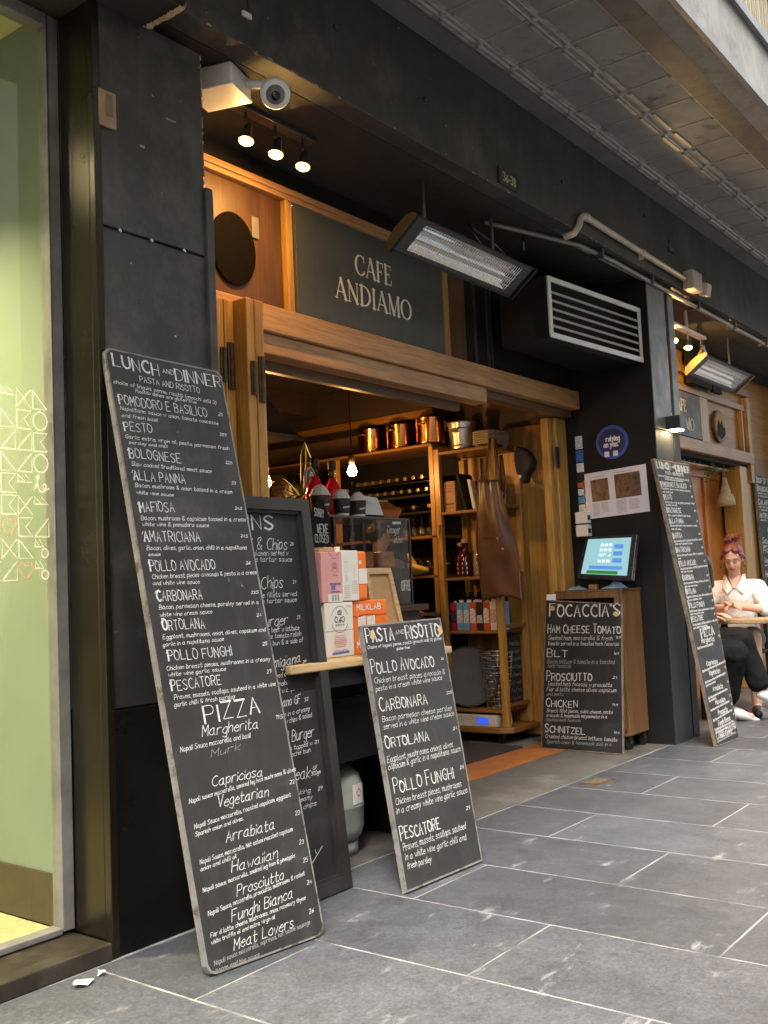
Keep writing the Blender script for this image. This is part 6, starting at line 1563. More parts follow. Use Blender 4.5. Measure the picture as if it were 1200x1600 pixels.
for v0 in (0.50,): m.tube([Vector(apron_p(0.2 + 0.6 * j / 16, v0)) + Vector((-0.004, 0, 0)) for j in range(17)], 0.0026, 5)
build('seam', m, mat('leather_seam', (0.07, 0.03, 0.016), 0.5), ap)
sm_ = ap.modifiers.new('thick', 'SOLIDIFY'); sm_.thickness = 0.004
m = MB(); m.tube([(6.53, 4.06, 1.99), (6.555, 4.04, 2.10), (6.565, 4.01, 2.26), (6.57, 4.0, 2.33)], 0.010, 6); m.tube([(6.52, 3.90, 1.96), (6.55, 3.93, 2.10), (6.60, 3.965, 2.32)], 0.009, 6); m.tube([(6.56, 3.94, 1.72), (6.60, 3.90, 1.95), (6.62, 3.93, 2.20)], 0.008, 6); build('strap', m, LEATH, t, smooth=True)
m = MB()
for (x, y, z) in ((6.515, 4.055, 2.005), (6.515, 3.915, 1.97), (6.49, 3.93, 1.55), (6.49, 3.89, 1.47)): m.ball((x, y, z), 0.010, 8)
build('rivet', m, STEEL, t)
t = thing('felt_hat', 'dark grey felt hat hanging at the cabinet end', 'hat', (6.95, 3.90, 2.0))
m = MB(); prof = [(3.965, 2.26), (3.93, 2.29), (3.885, 2.27), (3.83, 2.22), (3.80, 2.16), (3.825, 2.10), (3.865, 2.06), (3.87, 2.0), (3.90, 1.985), (3.93, 2.03), (3.955, 2.08), (3.97, 2.18)]
m.prism(prof, 6.86, 6.95, 'yz'); build('cloth', m, mat('grey_felt', (0.028, 0.026, 0.027), 0.85, 0, 0.2, 20, 0.3), t, bevel=0.02, segs=3)
m = MB(); m.ball((6.852, 3.915, 2.045), (0.006, 0.016, 0.016), 10); build('button', m, PAPER, t)
t = thing('coat_peg', 'small timber peg above the hanging felt hat', 'peg', (6.93, 3.965, 2.25))
m = MB(); m.box(6.88, 6.984, 3.93, 3.97, 2.255, 2.29); build('peg', m, WOODGX, t, bevel=0.004)

# ================================================================== back bar along the right wall
bb = thing('back_bar', 'dark back bar shelves with wine bottles and glasses beyond the cabinet', 'shelves', (6.8, 5.4, 0))
for z, x0 in ((2.37, 6.58), (1.975, 6.66), (1.835, 6.66), (1.625, 6.60), (1.305, 6.60), (1.0, 6.58)):
    m = MB(); m.box(x0, 7.045, 4.56, 6.6, z - 0.022, z); build('shelf', m, WOODGY if z in (2.37, 1.625, 1.305, 1.0) else DARK, bb, bevel=0.003)
m = MB()
for y in (4.585, 5.6, 6.58): m.box(6.60, 6.64, y - 0.02, y + 0.02, 0.0, 2.347)
build('upright', m, WOODG, bb)
m = MB(); m.box(7.035, 7.048, 4.56, 6.6, 0.0, 2.345); m.box(6.60, 7.03, 4.56, 6.6, 0.0, 0.975); build('dark_back', m, DARK, bb)
GREENB = mat('dark_green_bottle', (0.012, 0.018, 0.010), 0.1, 0, 0.2, 8, 0, spec=0.7)
FOIL = mat('gold_foil', (0.42, 0.34, 0.17), 0.28, 0.8, 0.2, 20, 0.02)
first = None; n_ = 0
spots = [(y, 1.976 + 0.034) for y in [4.68 + 0.085 * k for k in range(11)]] + [(y, 1.836 + 0.034) for y in [4.66 + 0.16 * k for k in range(6)]] + [(y, 2.115) for y in [4.72 + 0.085 * k for k in range(9)]]
for (y, z) in spots:
    if first is None:
        first = thing('wine_bottle', 'wine bottle lying neck outward on the dark back bar rack', 'bottle', (6.85, y, z), 'wine bottles lying in the back bar rack')
        m = MB(); m.lathe([(0.0, 0.14), (0.034, 0.14), (0.034, -0.05), (0.015, -0.11), (0.013, -0.15)], (6.85, y, z), 16, (1, 0, 0)); build('glass', m, GREENB, first, smooth=True)
        m = MB(); m.lathe([(0.0155, -0.12), (0.0165, -0.20), (0.0, -0.201)], (6.85, y, z), 14, (1, 0, 0)); build('foil_cap', m, FOIL, first)
    else:
        copy_tree(first, (6.85, y, z))
m = MB(); m.box(6.66, 7.03, 4.62, 5.58, 2.078, 2.080); build('rack_wire', m, DKSTEEL, bb)
WG = pane_glass('stemware_glass', (0.9, 0.88, 0.82), 0.03, 1.0)
first = None
for k in range(22):
    y = 4.66 + 0.085 * (k // 2); x = 6.66 + 0.11 * (k % 2)
    if first is None:
        first = thing('wine_glass', 'upturned wine glass in the row on the upper glass shelf', 'glass', (x, y, 1.626), 'wine glasses on the back bar shelf')
        m = MB(); m.lathe([(0.034, 0.0), (0.04, 0.04), (0.034, 0.075), (0.005, 0.09), (0.004, 0.15), (0.034, 0.155)], (x, y, 1.626), 18); build('glass', m, WG, first, smooth=True)
    else: copy_tree(first, (x, y, 1.626))
first = None
for k in range(18):
    y = 4.64 + 0.085 * (k // 2); x = 6.72 + 0.13 * (k % 2)
    if first is None:
        first = thing('tumbler', 'tall clear tumbler on the lower glass shelf', 'glass', (x, y, 1.306), 'tumblers on the lower back bar shelf')
        m = MB(); m.lathe([(0.0, 0.002), (0.028, 0.003), (0.036, 0.15), (0.034, 0.15), (0.027, 0.01), (0.0, 0.01)], (x, y, 1.306), 16); build('glass', m, WG, first, smooth=True)
    else: copy_tree(first, (x, y, 1.306))
t = thing('banana_bunch', 'bunch of yellow bananas on the lower glass shelf', 'bananas', (6.63, 4.76, 1.305))
for k in range(5):
    m = MB(); a = -0.55 + k * 0.2; P = []
    for j in range(8):
        tt = j / 7 - 0.5; P.append((6.62 - 0.02 * k + 0.03 * tt, 4.79 - 0.22 * tt * (1 - 0.06 * k) - 0.02 * k, 1.335 + 0.022 * k * (0.5 - tt) + 0.09 * max(0, tt * (0.2 + 0.2 * (k % 3))) + 0.02 * (1 - 4 * tt * tt) * 0))
    if k == 4: P = [(6.60, 4.86 - 0.10 * j / 7, 1.36 + 0.13 * (1 - j / 7) ** 1.2) for j in range(8)]
    m.tube(P, [0.008, 0.018, 0.023, 0.024, 0.024, 0.022, 0.016, 0.007], 8); build('banana', m, mat('banana_yellow', (0.55, 0.40, 0.04), 0.5, 0, 0.15, 12), t, smooth=True)
t = thing('key_lock', 'small brass lock and key on the cabinet left post', 'lock', (6.575, 4.52, 1.62))
m = MB(); m.box(6.562, 6.577, 4.505, 4.535, 1.66, 1.70); m.tube([(6.566, 4.52, 1.66), (6.562, 4.52, 1.60)], 0.006, 6); build('lock', m, BRASSD, t)

# ================================================================== kiosk cabinet with screen
kx = thing('kiosk_cabinet', 'brown plywood kiosk cabinet on castors below the order screen', 'cabinet', (6.8, 3.25, 0))
def kt(m):   # the cabinet leans a little back from the doorway
    return m
m = MB(); x0, x1, y0, y1 = 6.66, 6.985, 3.035, 3.56
m.box(x0, x1, y0, y0 + 0.02, 0.10, 1.12); m.box(x0, x1, y1 - 0.02, y1, 0.10, 1.12); m.box(x1 - 0.02, x1, y0 + 0.02, y1 - 0.02, 0.10, 1.12); m.box(x0, x1 - 0.02, y0 + 0.02, y1 - 0.02, 0.10, 0.13)
build('side_panel', m, WOODK, kx, bevel=0.003)
m = MB(); m.box(x0 - 0.012, x0 + 0.008, y0 + 0.021, y1 - 0.021, 0.131, 0.80); m.box(x0 - 0.008, x0 + 0.012, y0 + 0.0205, y1 - 0.0205, 1.075, 1.119); m.box(x0 - 0.006, x0 + 0.012, y0 + 0.0205, y0 + 0.06, 0.81, 1.074); build('front_panel', m, WOODK, kx, bevel=0.003)
m = MB(); m.box(x0 + 0.03, x1 - 0.021, y0 + 0.021, y1 - 0.021, 0.80, 0.815); m.box(x0 - 0.005, x1, y0 - 0.005, y1 + 0.005, 1.121, 1.136); build('top_panel', m, WOODK, kx, bevel=0.003)
for x, y in ((6.70, 3.07), (6.94, 3.07), (6.70, 3.5), (6.94, 3.5)): castor(kx, x, y, 0.042, 0.0995)
t = thing('order_screen', 'tilted order screen with pale blue page on the kiosk', 'screen', (6.70, 3.2, 1.136))
bl, br, tr, tl = Vector((6.615, 3.352, 1.235)), Vector((6.615, 2.928, 1.196)), Vector((6.755, 2.93, 1.520)), Vector((6.755, 3.330, 1.528))
m = MB(); m.slab(bl, br, tr, tl, 0.03); build('bezel', m, mat('screen_bezel', (0.02, 0.02, 0.022), 0.3), t, bevel=0.004)
pl, SW, SH = quad_place(bl, br, tr, tl)
def spanel(u0, u1, v0, v1, d): return [pl(u0 * SW, v0 * SH, d), pl(u1 * SW, v0 * SH, d), pl(u1 * SW, v1 * SH, d), pl(u0 * SW, v1 * SH, d)]
m = MB(); m.add(spanel(0.06, 0.90, 0.08, 0.93, 0.0015), [(0, 1, 2, 3)]); sc = build('display', m, glow('screen_page', (0.38, 0.72, 0.78), 0.17), t)
m = MB(); m.add(spanel(0.16, 0.73, 0.09, 0.17, 0.0035), [(0, 1, 2, 3)]); build('green_bar', m, glow('screen_green', (0.01, 0.25, 0.015), 0.18), sc)
m = MB(); m.add(spanel(0.19, 0.80, 0.20, 0.28, 0.0035), [(0, 1, 2, 3)])
for v in (0.36, 0.52, 0.68): m.add(spanel(0.60, 0.77, v, v + 0.10, 0.0035), [(0, 1, 2, 3)])
build('blue_button', m, glow('screen_blue', (0.10, 0.32, 0.85), 0.18), sc)
m = MB()
for v in (0.36, 0.50, 0.62, 0.74):
    for u in (0.33, 0.41, 0.49): m.add(spanel(u, u + 0.065, v, v + 0.07, 0.0035), [(0, 1, 2, 3)])
build('key_row', m, glow('screen_pale', (0.75, 0.9, 0.9), 0.22), sc)
m = MB(); m.add([tuple(p) for p in (pl(SW, 0, -0.002), pl(SW, 0, -0.028), pl(SW, SH, -0.028), pl(SW, SH, -0.002))], [(0, 1, 2, 3)])
m.v = [v + Vector((0, -0.0045, 0)) for v in m.v]; build('metal_side', m, STEEL, t)
m = MB(); m.obox((6.77, 3.14, 1.26), (0.02, 0, 0.0), (0, 0.05, 0), (0, 0, 0.12)); m.box(6.70, 6.86, 3.05, 3.23, 1.1365, 1.15); build('stand', m, DARK, t)
BLUEC = mat('blue_cloth', (0.22, 0.36, 0.52), 0.9, 0, 0.2, 12, 0.3)
def cloth(cx, cy, z, rx, ry, h, label, seed):
    rnd = random.Random(seed); m = MB(); N, M_ = 18, 9; ph = [rnd.uniform(0, 6.28) for _ in range(4)]
    for j in range(M_ + 1):
        for i in range(N):
            a = 2 * math.pi * i / N; rr = j / M_; k = 1 + 0.25 * math.sin(2 * a + ph[0]) + 0.15 * math.sin(5 * a + ph[1])
            zz = h * (1 - rr ** 1.4) * (0.7 + 0.3 * math.sin(3 * a + ph[2])) + 0.004 + 0.006 * math.sin(7 * a + 5 * rr + ph[3]) * (1 - rr)
            m.v.append(Vector((cx + rx * rr * k * math.cos(a), cy + ry * rr * k * math.sin(a), z + max(0.001, zz))))
    m.f = [(j * N + i, j * N + (i + 1) % N, (j + 1) * N + (i + 1) % N, (j + 1) * N + i) for j in range(M_) for i in range(N)]
    tag(build('cloth', m, BLUEC, smooth=True), label, 'cloth')
cloth(6.71, 3.40, 1.137, 0.05, 0.10, 0.030, 'flat pale blue cloth on the left of the kiosk top', 3)
cloth(6.70, 3.10, 1.137, 0.045, 0.085, 0.055, 'crumpled pale blue cloth heap on the right of the kiosk top', 5)
t = thing('wallet', 'tan leather wallet under the order screen', 'wallet', (6.64, 3.26, 1.137))
m = MB(); m.box(6.655, 6.70, 3.225, 3.29, 1.137, 1.175); build('wallet', m, mat('tan_leather', (0.28, 0.16, 0.08), 0.5, 0, 0.2, 12), t, bevel=0.008)
t = thing('white_card', 'white paper card tucked behind the focaccia board', 'card', (6.62, 3.62, 1.05))
m = MB(); m.slab((6.63, 3.64, 0.95), (6.63, 3.56, 0.95), (6.655, 3.555, 1.115), (6.655, 3.63, 1.115), 0.003); build('card', m, PAPER, t)

# ================================================================== loose things on the ground
t = thing('drain_cover', 'small tarnished brass drain cover set in the slate paving', 'drain cover', (5.55, 2.76, 0))
m = MB(); m.box(5.45, 5.65, 2.70, 2.83, -0.008, 0.005); b = build('frame', m, BRASSD, t, bevel=0.002)
m = MB(); m.box(5.475, 5.625, 2.715, 2.815, 0.0055, 0.008); build('plate', m, mat('drain_plate', (0.20, 0.16, 0.11), 0.5, 0.5, 0.4, 40, 0.3), t, bevel=0.001)
def scrap(cx, cy, r, label, seed):
    rnd = random.Random(seed); m = MB(); pts = []
    for k in range(11):
        a = 2 * math.pi * k / 11; q = r * rnd.uniform(0.65, 1.2); pts.append((cx + q * 1.3 * math.cos(a), cy + q * math.sin(a)))
    m.v = [Vector((cx, cy, 0.016))] + [Vector((x, y, 0.003 + rnd.uniform(0, 0.014))) for x, y in pts]
    m.f = [(0, 1 + k, 1 + (k + 1) % 11) for k in range(11)]
    tag(build('paper_scrap', m, PAPER), label, 'litter')
scrap(1.965, 2.80, 0.030, 'larger crumpled white paper scrap on the paving by the sill', 4)
scrap(2.045, 2.812, 0.013, 'tiny white paper scrap beside the larger one', 9)

# ================================================================== second cafe: table, shelf things, people
t = thing('hanging_bell', 'cream woven bell lampshade hanging by the orange doors', 'lampshade', (10.55, 3.55, 1.9))
m = MB(); m.lathe([(0.02, 0.30), (0.035, 0.22), (0.05, 0.17), (0.055, 0.15), (0.05, 0.13), (0.075, 0.115), (0.09, 0.06), (0.095, 0.0), (0.085, 0.0)], (10.55, 3.56, 1.93), 22); build('shade', m, mat('woven_cream', (0.55, 0.43, 0.27), 0.8, 0, 0.2, 40, 0.4), t, smooth=True)
m = MB(); m.tube([(10.55, 3.56, 2.22), (10.55, 3.56, 2.36)], 0.006, 6); build('cord', m, WOODP, t)
first = None
for k in range(5):
    x = 9.45 + k * 0.135
    if first is None:
        first = thing('shelf_bottle', 'dark brown bottle on the high shelf above the orange doors', 'bottle', (x, 3.66, 2.327), 'bottles above the orange doors')
        m = MB(); m.lathe([(0.0, 0.0), (0.05, 0.0), (0.05, 0.06), (0.018, 0.095), (0.016, 0.115), (0.0, 0.115)], (x, 3.66, 2.327), 16); build('glass', m, mat('brown_bottle', (0.05, 0.018, 0.008), 0.12, 0, 0.2), first, smooth=True)
    else: copy_tree(first, (x, 3.66, 2.327))
t = thing('trailing_plant', 'small bright green plant hanging under the second lintel', 'plant', (10.2, 3.55, 2.25))
m = MB()
for k in range(260):
    p = Vector((10.2 + random.gauss(0, 0.08), 3.58 + random.gauss(0, 0.03), 2.32 + random.gauss(0, 0.055) - 0.03 * random.random()))
    a, b_ = random.uniform(0, 6.28), random.uniform(-0.8, 0.8); u = Vector((math.cos(a), math.sin(a), b_)).normalized() * random.uniform(0.012, 0.028); v = u.cross(Vector((random.random(), random.random(), 1))).normalized() * 0.006
    m.add([p - u, p + v, p + u, p - v], [(0, 1, 2, 3)])
build('leaves', m, mat('bright_leaf', (0.10, 0.17, 0.03), 0.5, 0, 0.4, 20), t)
m = MB(); m.tube([(10.2, 3.58, 2.27), (10.2, 3.58, 2.359)], 0.006, 6); build('stem', m, mat('plant_stem', (0.16, 0.17, 0.06), 0.5), t)

tb = thing('cafe_table', 'small pale timber cafe table in front of the seated woman', 'table', (8.55, 2.9, 0))
m = MB(); m.box(8.36, 8.72, 2.58, 3.22, 0.79, 0.83); build('table_top', m, WOODP, tb, bevel=0.008)
m = MB(); m.lathe([(0.03, 0.03), (0.03, 0.789)], (8.56, 2.98, 0), 14); m.box(8.42, 8.70, 2.95, 3.01, 0.001, 0.03); m.box(8.53, 8.59, 2.80, 3.16, 0.001, 0.029); build('pedestal', m, DARK, tb)
t = thing('drinking_glass', 'glass of pale drink on the cafe table', 'glass', (8.42, 3.02, 0.83))
m = MB(); m.lathe([(0.0, 0.001), (0.03, 0.002), (0.036, 0.13), (0.034, 0.13), (0.028, 0.01), (0.0, 0.01)], (8.43, 3.02, 0.831), 18); build('glass', m, WG, t, smooth=True)
m = MB(); m.lathe([(0.0, 0.012), (0.027, 0.012), (0.031, 0.075), (0.0, 0.075)], (8.43, 3.02, 0.831), 16); build('drink', m, mat('pale_lemon', (0.55, 0.52, 0.35), 0.3, 0, 0.05), t)

def chair(x, y, rz, label):
    t = thing('cafe_chair', label, 'chair', (x, y, 0), 'black cafe chairs')
    c, s_3 = math.cos(rz), math.sin(rz)
    def W(a, b_, z): return Vector((x + a * c - b_ * s_3, y + a * s_3 + b_ * c, z))
    def ob(mb, a0, a1, b0, b1, z0, z1): mb.obox(W((a0 + a1) / 2, (b0 + b1) / 2, (z0 + z1) / 2), W((a1 - a0) / 2, 0, 0) - W(0, 0, 0), W(0, (b1 - b0) / 2, 0) - W(0, 0, 0), (0, 0, (z1 - z0) / 2))
    m = MB(); ob(m, -0.20, 0.20, -0.20, 0.20, 0.50, 0.53); build('seat', m, DARK, t, bevel=0.01)
    for a in (-0.18, 0.18):
        for b_ in (-0.18, 0.18):
            m = MB(); ob(m, a - 0.016, a + 0.016, b_ - 0.016, b_ + 0.016, 0.0, 0.4995 if a > 0 else 0.96); build('leg', m, DARK, t)
    m = MB(); ob(m, -0.192, -0.17, -0.163, 0.163, 0.78, 0.95); build('backrest', m, DARK, t, bevel=0.006)
    return t
chair(8.98, 3.0, math.pi, 'black cafe chair under the woman in the white shirt')
chair(8.12, 3.28, -math.pi / 2 + 0.1, 'black cafe chair under the person in black trousers')

SKIN = mat('skin', (0.62, 0.36, 0.26), 0.5, 0, 0.06, 12, 0.03)
SKIN2 = mat('skin_tan', (0.42, 0.22, 0.14), 0.5, 0, 0.06, 12, 0.03)
def fuse(name, mb, material, parent=None, voxel=0.01, smooth_it=4, origin=None, rough=0.0, fold=0.09):
    """one continuous skin over overlapping limbs"""
    ob = build(name, mb, material, parent, smooth=True, origin=origin)
    rm = ob.modifiers.new('remesh', 'REMESH'); rm.mode = 'VOXEL'; rm.voxel_size = voxel; rm.use_smooth_shade = True
    sm = ob.modifiers.new('smooth', 'SMOOTH'); sm.iterations = smooth_it; sm.factor = 0.5
    bpy.context.view_layer.update()
    dg = bpy.context.evaluated_depsgraph_get()
    me = bpy.data.meshes.new_from_object(ob.evaluated_get(dg))
    ob.modifiers.clear(); ob.data = me
    if rough:
        tx = bpy.data.textures.new('cloth_folds', 'CLOUDS'); tx.noise_scale = fold; tx.noise_depth = 2
        dm = ob.modifiers.new('folds', 'DISPLACE'); dm.texture = tx; dm.strength = rough; dm.mid_level = 0.5; dm.texture_coords = 'LOCAL'
    if not me.materials: me.materials.append(material)
    for p in me.polygons: p.use_smooth = True
    return ob
def frame(base, ang):
    F = Vector((math.cos(ang), math.sin(ang), 0)); L = Vector((-math.sin(ang), math.cos(ang), 0))   # forward, and the person's left
    return lambda f, l, z: Vector(base) + F * f + L * l + Vector((0, 0, z))
def head(mb, c, rot, s=1.0):
    """skull, jaw, nose, ears; rot turns face-forward (+x) into the world"""
    def P(x, y, z): return c + rot @ Vector((x * s, y * s, z * s))
    mb.ball(P(-0.012, 0, 0.03), (0.098 * s, 0.080 * s, 0.100 * s), 18, rot)
    mb.ball(P(0.022, 0, -0.03), (0.070 * s, 0.064 * s, 0.085 * s), 16, rot)
    mb.ball(P(0.045, 0, -0.085), (0.036 * s, 0.036 * s, 0.030 * s), 12, rot)
    mb.capsule(P(0.082, 0, 0.018), P(0.100, 0, -0.022), 0.011 * s, 0.015 * s, 10)
    for sg in (-1, 1):
        mb.ball(P(0.0, sg * 0.079, -0.005), (0.016 * s, 0.010 * s, 0.028 * s), 10, rot)
        mb.ball(P(0.06, sg * 0.036, -0.028), (0.028 * s, 0.024 * s, 0.026 * s), 10, rot)
    mb.ball(P(0.078, 0, -0.052), (0.016 * s, 0.026 * s, 0.012 * s), 10, rot)
    mb.ball(P(0.070, 0, 0.035), (0.022 * s, 0.055 * s, 0.020 * s), 10, rot)
    return P
def face_bits(P, root, lips, brow, rot, s=1.0, closed=True):
    m = MB()
    for sg in (-1, 1):
        a = [(0.091, sg * 0.014, 0.010), (0.093, sg * 0.028, 0.003), (0.086, sg * 0.044, 0.007)]
        m.tube([P(*p) for p in a], [0.002 * s, 0.0034 * s, 0.002 * s], 6)
    build('eyelashes', m, mat('lash_brown', (0.06, 0.03, 0.025), 0.6), root)
    m = MB()
    for sg in (-1, 1): m.tube([P(0.094, sg * 0.014, 0.036), P(0.093, sg * 0.032, 0.042), P(0.082, sg * 0.052, 0.036)], [0.003 * s, 0.0042 * s, 0.002 * s], 6)
    build('eyebrows', m, brow, root)
    m = MB(); m.tube([P(0.084, -0.024, -0.053), P(0.092, -0.009, -0.049), P(0.092, 0.009, -0.049), P(0.084, 0.024, -0.053)], [0.003 * s, 0.006 * s, 0.006 * s, 0.003 * s], 8); m.tube([P(0.084, -0.02, -0.058), P(0.090, 0, -0.061), P(0.084, 0.02, -0.058)], [0.003 * s, 0.0065 * s, 0.003 * s], 8); build('lips', m, lips, root, smooth=True)
def hand(mb, wrist, direction, palm_n, s=1.0, curl=0.7, thumb=1):
    """palm, four bent fingers of their own length and a thumb from the side of the palm"""
    d = Vector(direction).normalized(); n = Vector(palm_n); n = (n - d * n.dot(d)).normalized(); a = d.cross(n)
    w = Vector(wrist)
    for k in (-1.5, -0.5, 0.5, 1.5):
        mb.capsule(w + d * 0.015 * s + a * k * 0.012 * s, w + d * 0.085 * s + a * k * 0.018 * s, 0.014 * s, 0.012 * s, 8)
    for k, L in zip((-1.5, -0.5, 0.5, 1.5), (0.060, 0.076, 0.082, 0.072)):
        p0 = w + d * 0.09 * s + a * k * 0.019 * s; ang = 0.0; seg = L * s / 2.3; p = p0
        for j in range(3):
            ang += curl * (0.6 if j == 0 else 0.8)
            q = p + (d * math.cos(ang) + n * math.sin(ang)) * seg * (1.0 - 0.16 * j)
            mb.capsule(p, q, (0.0098 - 0.0008 * j) * s, (0.009 - 0.0008 * j) * s, 8); p = q
    t0 = w + d * 0.03 * s + a * thumb * 0.026 * s; t1 = t0 + (d * 0.6 + a * thumb * 0.75 + n * 0.25).normalized() * 0.045 * s; t2 = t1 + (d * 0.9 + a * thumb * 0.1 + n * 0.4).normalized() * 0.034 * s
    mb.capsule(t0, t1, 0.014 * s, 0.011 * s, 8); mb.capsule(t1, t2, 0.0105 * s, 0.009 * s, 8)

# ---- seated woman: white shirt, pink-red pinned hair, hands clasped at the table, face lowered
S = 1.17
ang = math.atan2(-0.28, -0.96)
W = frame((8.98, 3.0, 0), ang)
body = MB()
hc = W(0.20, 0.0, 1.335)
rot = Matrix.Rotation(ang - 0.10, 3, 'Z') @ Matrix.Rotation(R(24), 3, 'Y')
S = 1.04; HP = head(body, hc, rot, S * 0.98)
body.capsule(W(0.10, 0, 1.12), W(0.17, 0, 1.27), 0.058, 0.052, 14)
body.capsule(W(0.0, 0, 0.66), W(0.10, 0, 1.0), 0.135, 0.13, 16)
body.capsule(W(0.10, 0.15, 1.085), W(0.10, -0.15, 1.085), 0.065, 0.065, 12)
for l in (0.09, -0.09): body.capsule(W(0.0, l, 0.62), W(0.40, l * 1.35, 0.655), 0.10, 0.075, 14)
body.capsule(W(0.42, -0.125, 0.655), W(0.40, -0.12, 0.12), 0.072, 0.045, 12); body.capsule(W(0.42, 0.125, 0.655), W(0.34, 0.12, 0.12), 0.072, 0.045, 12)
for l in (0.12, -0.12): body.capsule(W(0.36, l, 0.06), W(0.50, l * 1.05, 0.035), 0.042, 0.032, 10)
elL, elR = W(0.20, 0.275, 0.885), W(0.18, -0.275, 0.895)          # her left elbow is on the right of the picture
wrL, wrR = W(0.375, 0.045, 0.925), W(0.36, -0.075, 0.925)
for a, b_, c_ in ((W(0.10, 0.185, 1.07), elL, wrL), (W(0.10, -0.185, 1.07), elR, wrR)):
    body.capsule(a, b_, 0.055, 0.046, 12); body.capsule(b_, c_, 0.045, 0.031, 12)
hand(body, wrL + Vector((0, 0, 0.0)), (wrR - elL) * 1.0 + Vector((-0.05, 0, 0.02)), (-0.5, 0.2, -0.5), 1.12, 0.75, 1)
hand(body, wrR + Vector((0.0, 0, 0.025)), (wrL - elR) + Vector((-0.08, 0, 0.02)), (-0.3, -0.1, -0.8), 1.12, 0.7, -1)
wom = fuse('person', body, SKIN, None, 0.0075, 3, origin=(8.9, 2.93, 0))
tag(wom, 'seated person in white shirt with pinned up pink red hair and clasped hands', 'person', 'people at the cafe tables')
HAIR = mat('pink_red_hair', (0.15, 0.034, 0.030), 0.42, 0, 0.35, 30, 0.4, 160)
face_bits(HP, wom, mat('lip_pink', (0.45, 0.13, 0.12), 0.4), mat('brow_brown', (0.16, 0.06, 0.04), 0.7), rot, S)
hm = MB(); s_ = S * 0.98
def H(x, y, z): return hc + rot @ Vector((x * s_, y * s_, z * s_))
hm.ball(H(-0.028, 0, 0.048), (0.096 * s_, 0.089 * s_, 0.100 * s_), 20, rot)
hm.ball(H(0.020, 0.034, 0.098), (0.058 * s_, 0.040 * s_, 0.030 * s_), 12, rot); hm.ball(H(0.020, -0.034, 0.098), (0.058 * s_, 0.040 * s_, 0.030 * s_), 12, rot)
for sg in (-1, 1): hm.capsule(H(0.035, sg * 0.072, 0.06), H(-0.02, sg * 0.086, 0.005), 0.016 * s_, 0.022 * s_, 10)
hm.ball(H(-0.065, 0, 0.15), (0.042 * s_, 0.05 * s_, 0.032 * s_), 12, rot)
hair = fuse('hair', hm, HAIR, wom, 0.008, 2, None, 0.006, 0.02)
m = MB()
rnd = random.Random(12)
for k in range(46):
    a = rnd.uniform(0, 6.28); p0 = H(-0.055 + 0.02 * math.cos(a), 0.025 * math.sin(a), 0.155); dv = rot @ Vector((0.6 * math.cos(a) - 0.2, math.sin(a), rnd.uniform(0.25, 0.9)))
    L = rnd.uniform(0.035, 0.09) * s_; p1 = p0 + dv * L * 0.6; p2 = p1 + (dv + Vector((0, 0, -0.7))) * L * 0.5
    m.tube([p0, p1, p2], [0.006, 0.0045, 0.001], 5)
for k in range(8):
    sg = -1 if k % 2 else 1; m.tube([H(0.05, sg * 0.066, 0.06), H(0.052, sg * 0.083, 0.0), H(0.040, sg * (0.084 + 0.004 * k), -0.05 - 0.006 * k)], [0.003, 0.0022, 0.0008], 4)
build('loose_strands', m, HAIR, hair)
m = MB(); m.lathe([(0.022, -0.002), (0.024, 0.0), (0.022, 0.002), (0.02, 0.0), (0.022, -0.002)], H(0.0, 0.088, -0.062), 14, rot @ Vector((1, 0, 0))); m.lathe([(0.022, -0.002), (0.024, 0.0), (0.022, 0.002), (0.02, 0.0), (0.022, -0.002)], H(0.0, -0.088, -0.062), 14, rot @ Vector((1, 0, 0))); build('earring', m, BRASSD, wom)
SHIRT = mat('white_shirt', (0.74, 0.69, 0.66), 0.8, 0, 0.06, 8, 0.35, 18)
sh = MB()
sh.capsule(W(0.0, 0, 0.68), W(0.095, 0, 1.0), 0.185, 0.150, 20); sh.capsule(W(0.02, 0, 0.63), W(0.03, 0, 0.75), 0.195, 0.18, 18)
sh.capsule(W(0.095, 0.155, 1.075), W(0.095, -0.155, 1.075), 0.083, 0.083, 14)
for a, b_, e in ((W(0.10, 0.18, 1.07), elL, 0.06), (W(0.10, -0.18, 1.07), elR, 0.06)):
    mid = a + (b_ - a) * 0.95; sh.capsule(a, mid, 0.085, 0.075, 14)
sh.capsule(elL + (elL - wrL) * -0.02, elL + (wrL - elL) * 0.18, 0.07, 0.062, 12); sh.capsule(elR, elR + (wrR - elR) * 0.15, 0.07, 0.06, 12)
shirt = fuse('shirt', sh, SHIRT, wom, 0.009, 3, None, 0.014, 0.06)
m = MB()   # collar wings, placket and buttons
for sg in (-1, 1):
    a = [W(0.155, sg * 0.012, 1.085), W(0.125, sg * 0.085, 1.145), W(0.09, sg * 0.10, 1.165), W(0.165, sg * 0.095, 1.045)]
    a = [W(0.242, sg * 0.018, 1.08), W(0.165, sg * 0.070, 1.20), W(0.115, sg * 0.09, 1.205), W(0.195, sg * 0.105, 1.095), W(0.258, sg * 0.065, 1.035)]
    off = W(1, 0, 0) - W(0, 0, 0)
    m.add(a + [p - off * 0.008 + Vector((0, 0, -0.004)) for p in a], [(0, 1, 2, 3, 4), (9, 8, 7, 6, 5)] + [(i, 5 + i, 5 + (i + 1) % 5, (i + 1) % 5) for i in range(5)])
build('collar', m, SHIRT, shirt)
m = MB(); m.add([W(0.244, 0.012, 1.085), W(0.172, 0.055, 1.19), W(0.172, -0.055, 1.19), W(0.244, -0.012, 1.085)], [(0, 1, 2, 3)]); build('neck_opening', m, SKIN, shirt)
m = MB()
for z in (1.0, 0.93, 0.86): m.ball(W(0.262 - (1.0 - z) * 0.2, 0.0, z), 0.006, 6)
build('button', m, PAPER, shirt)
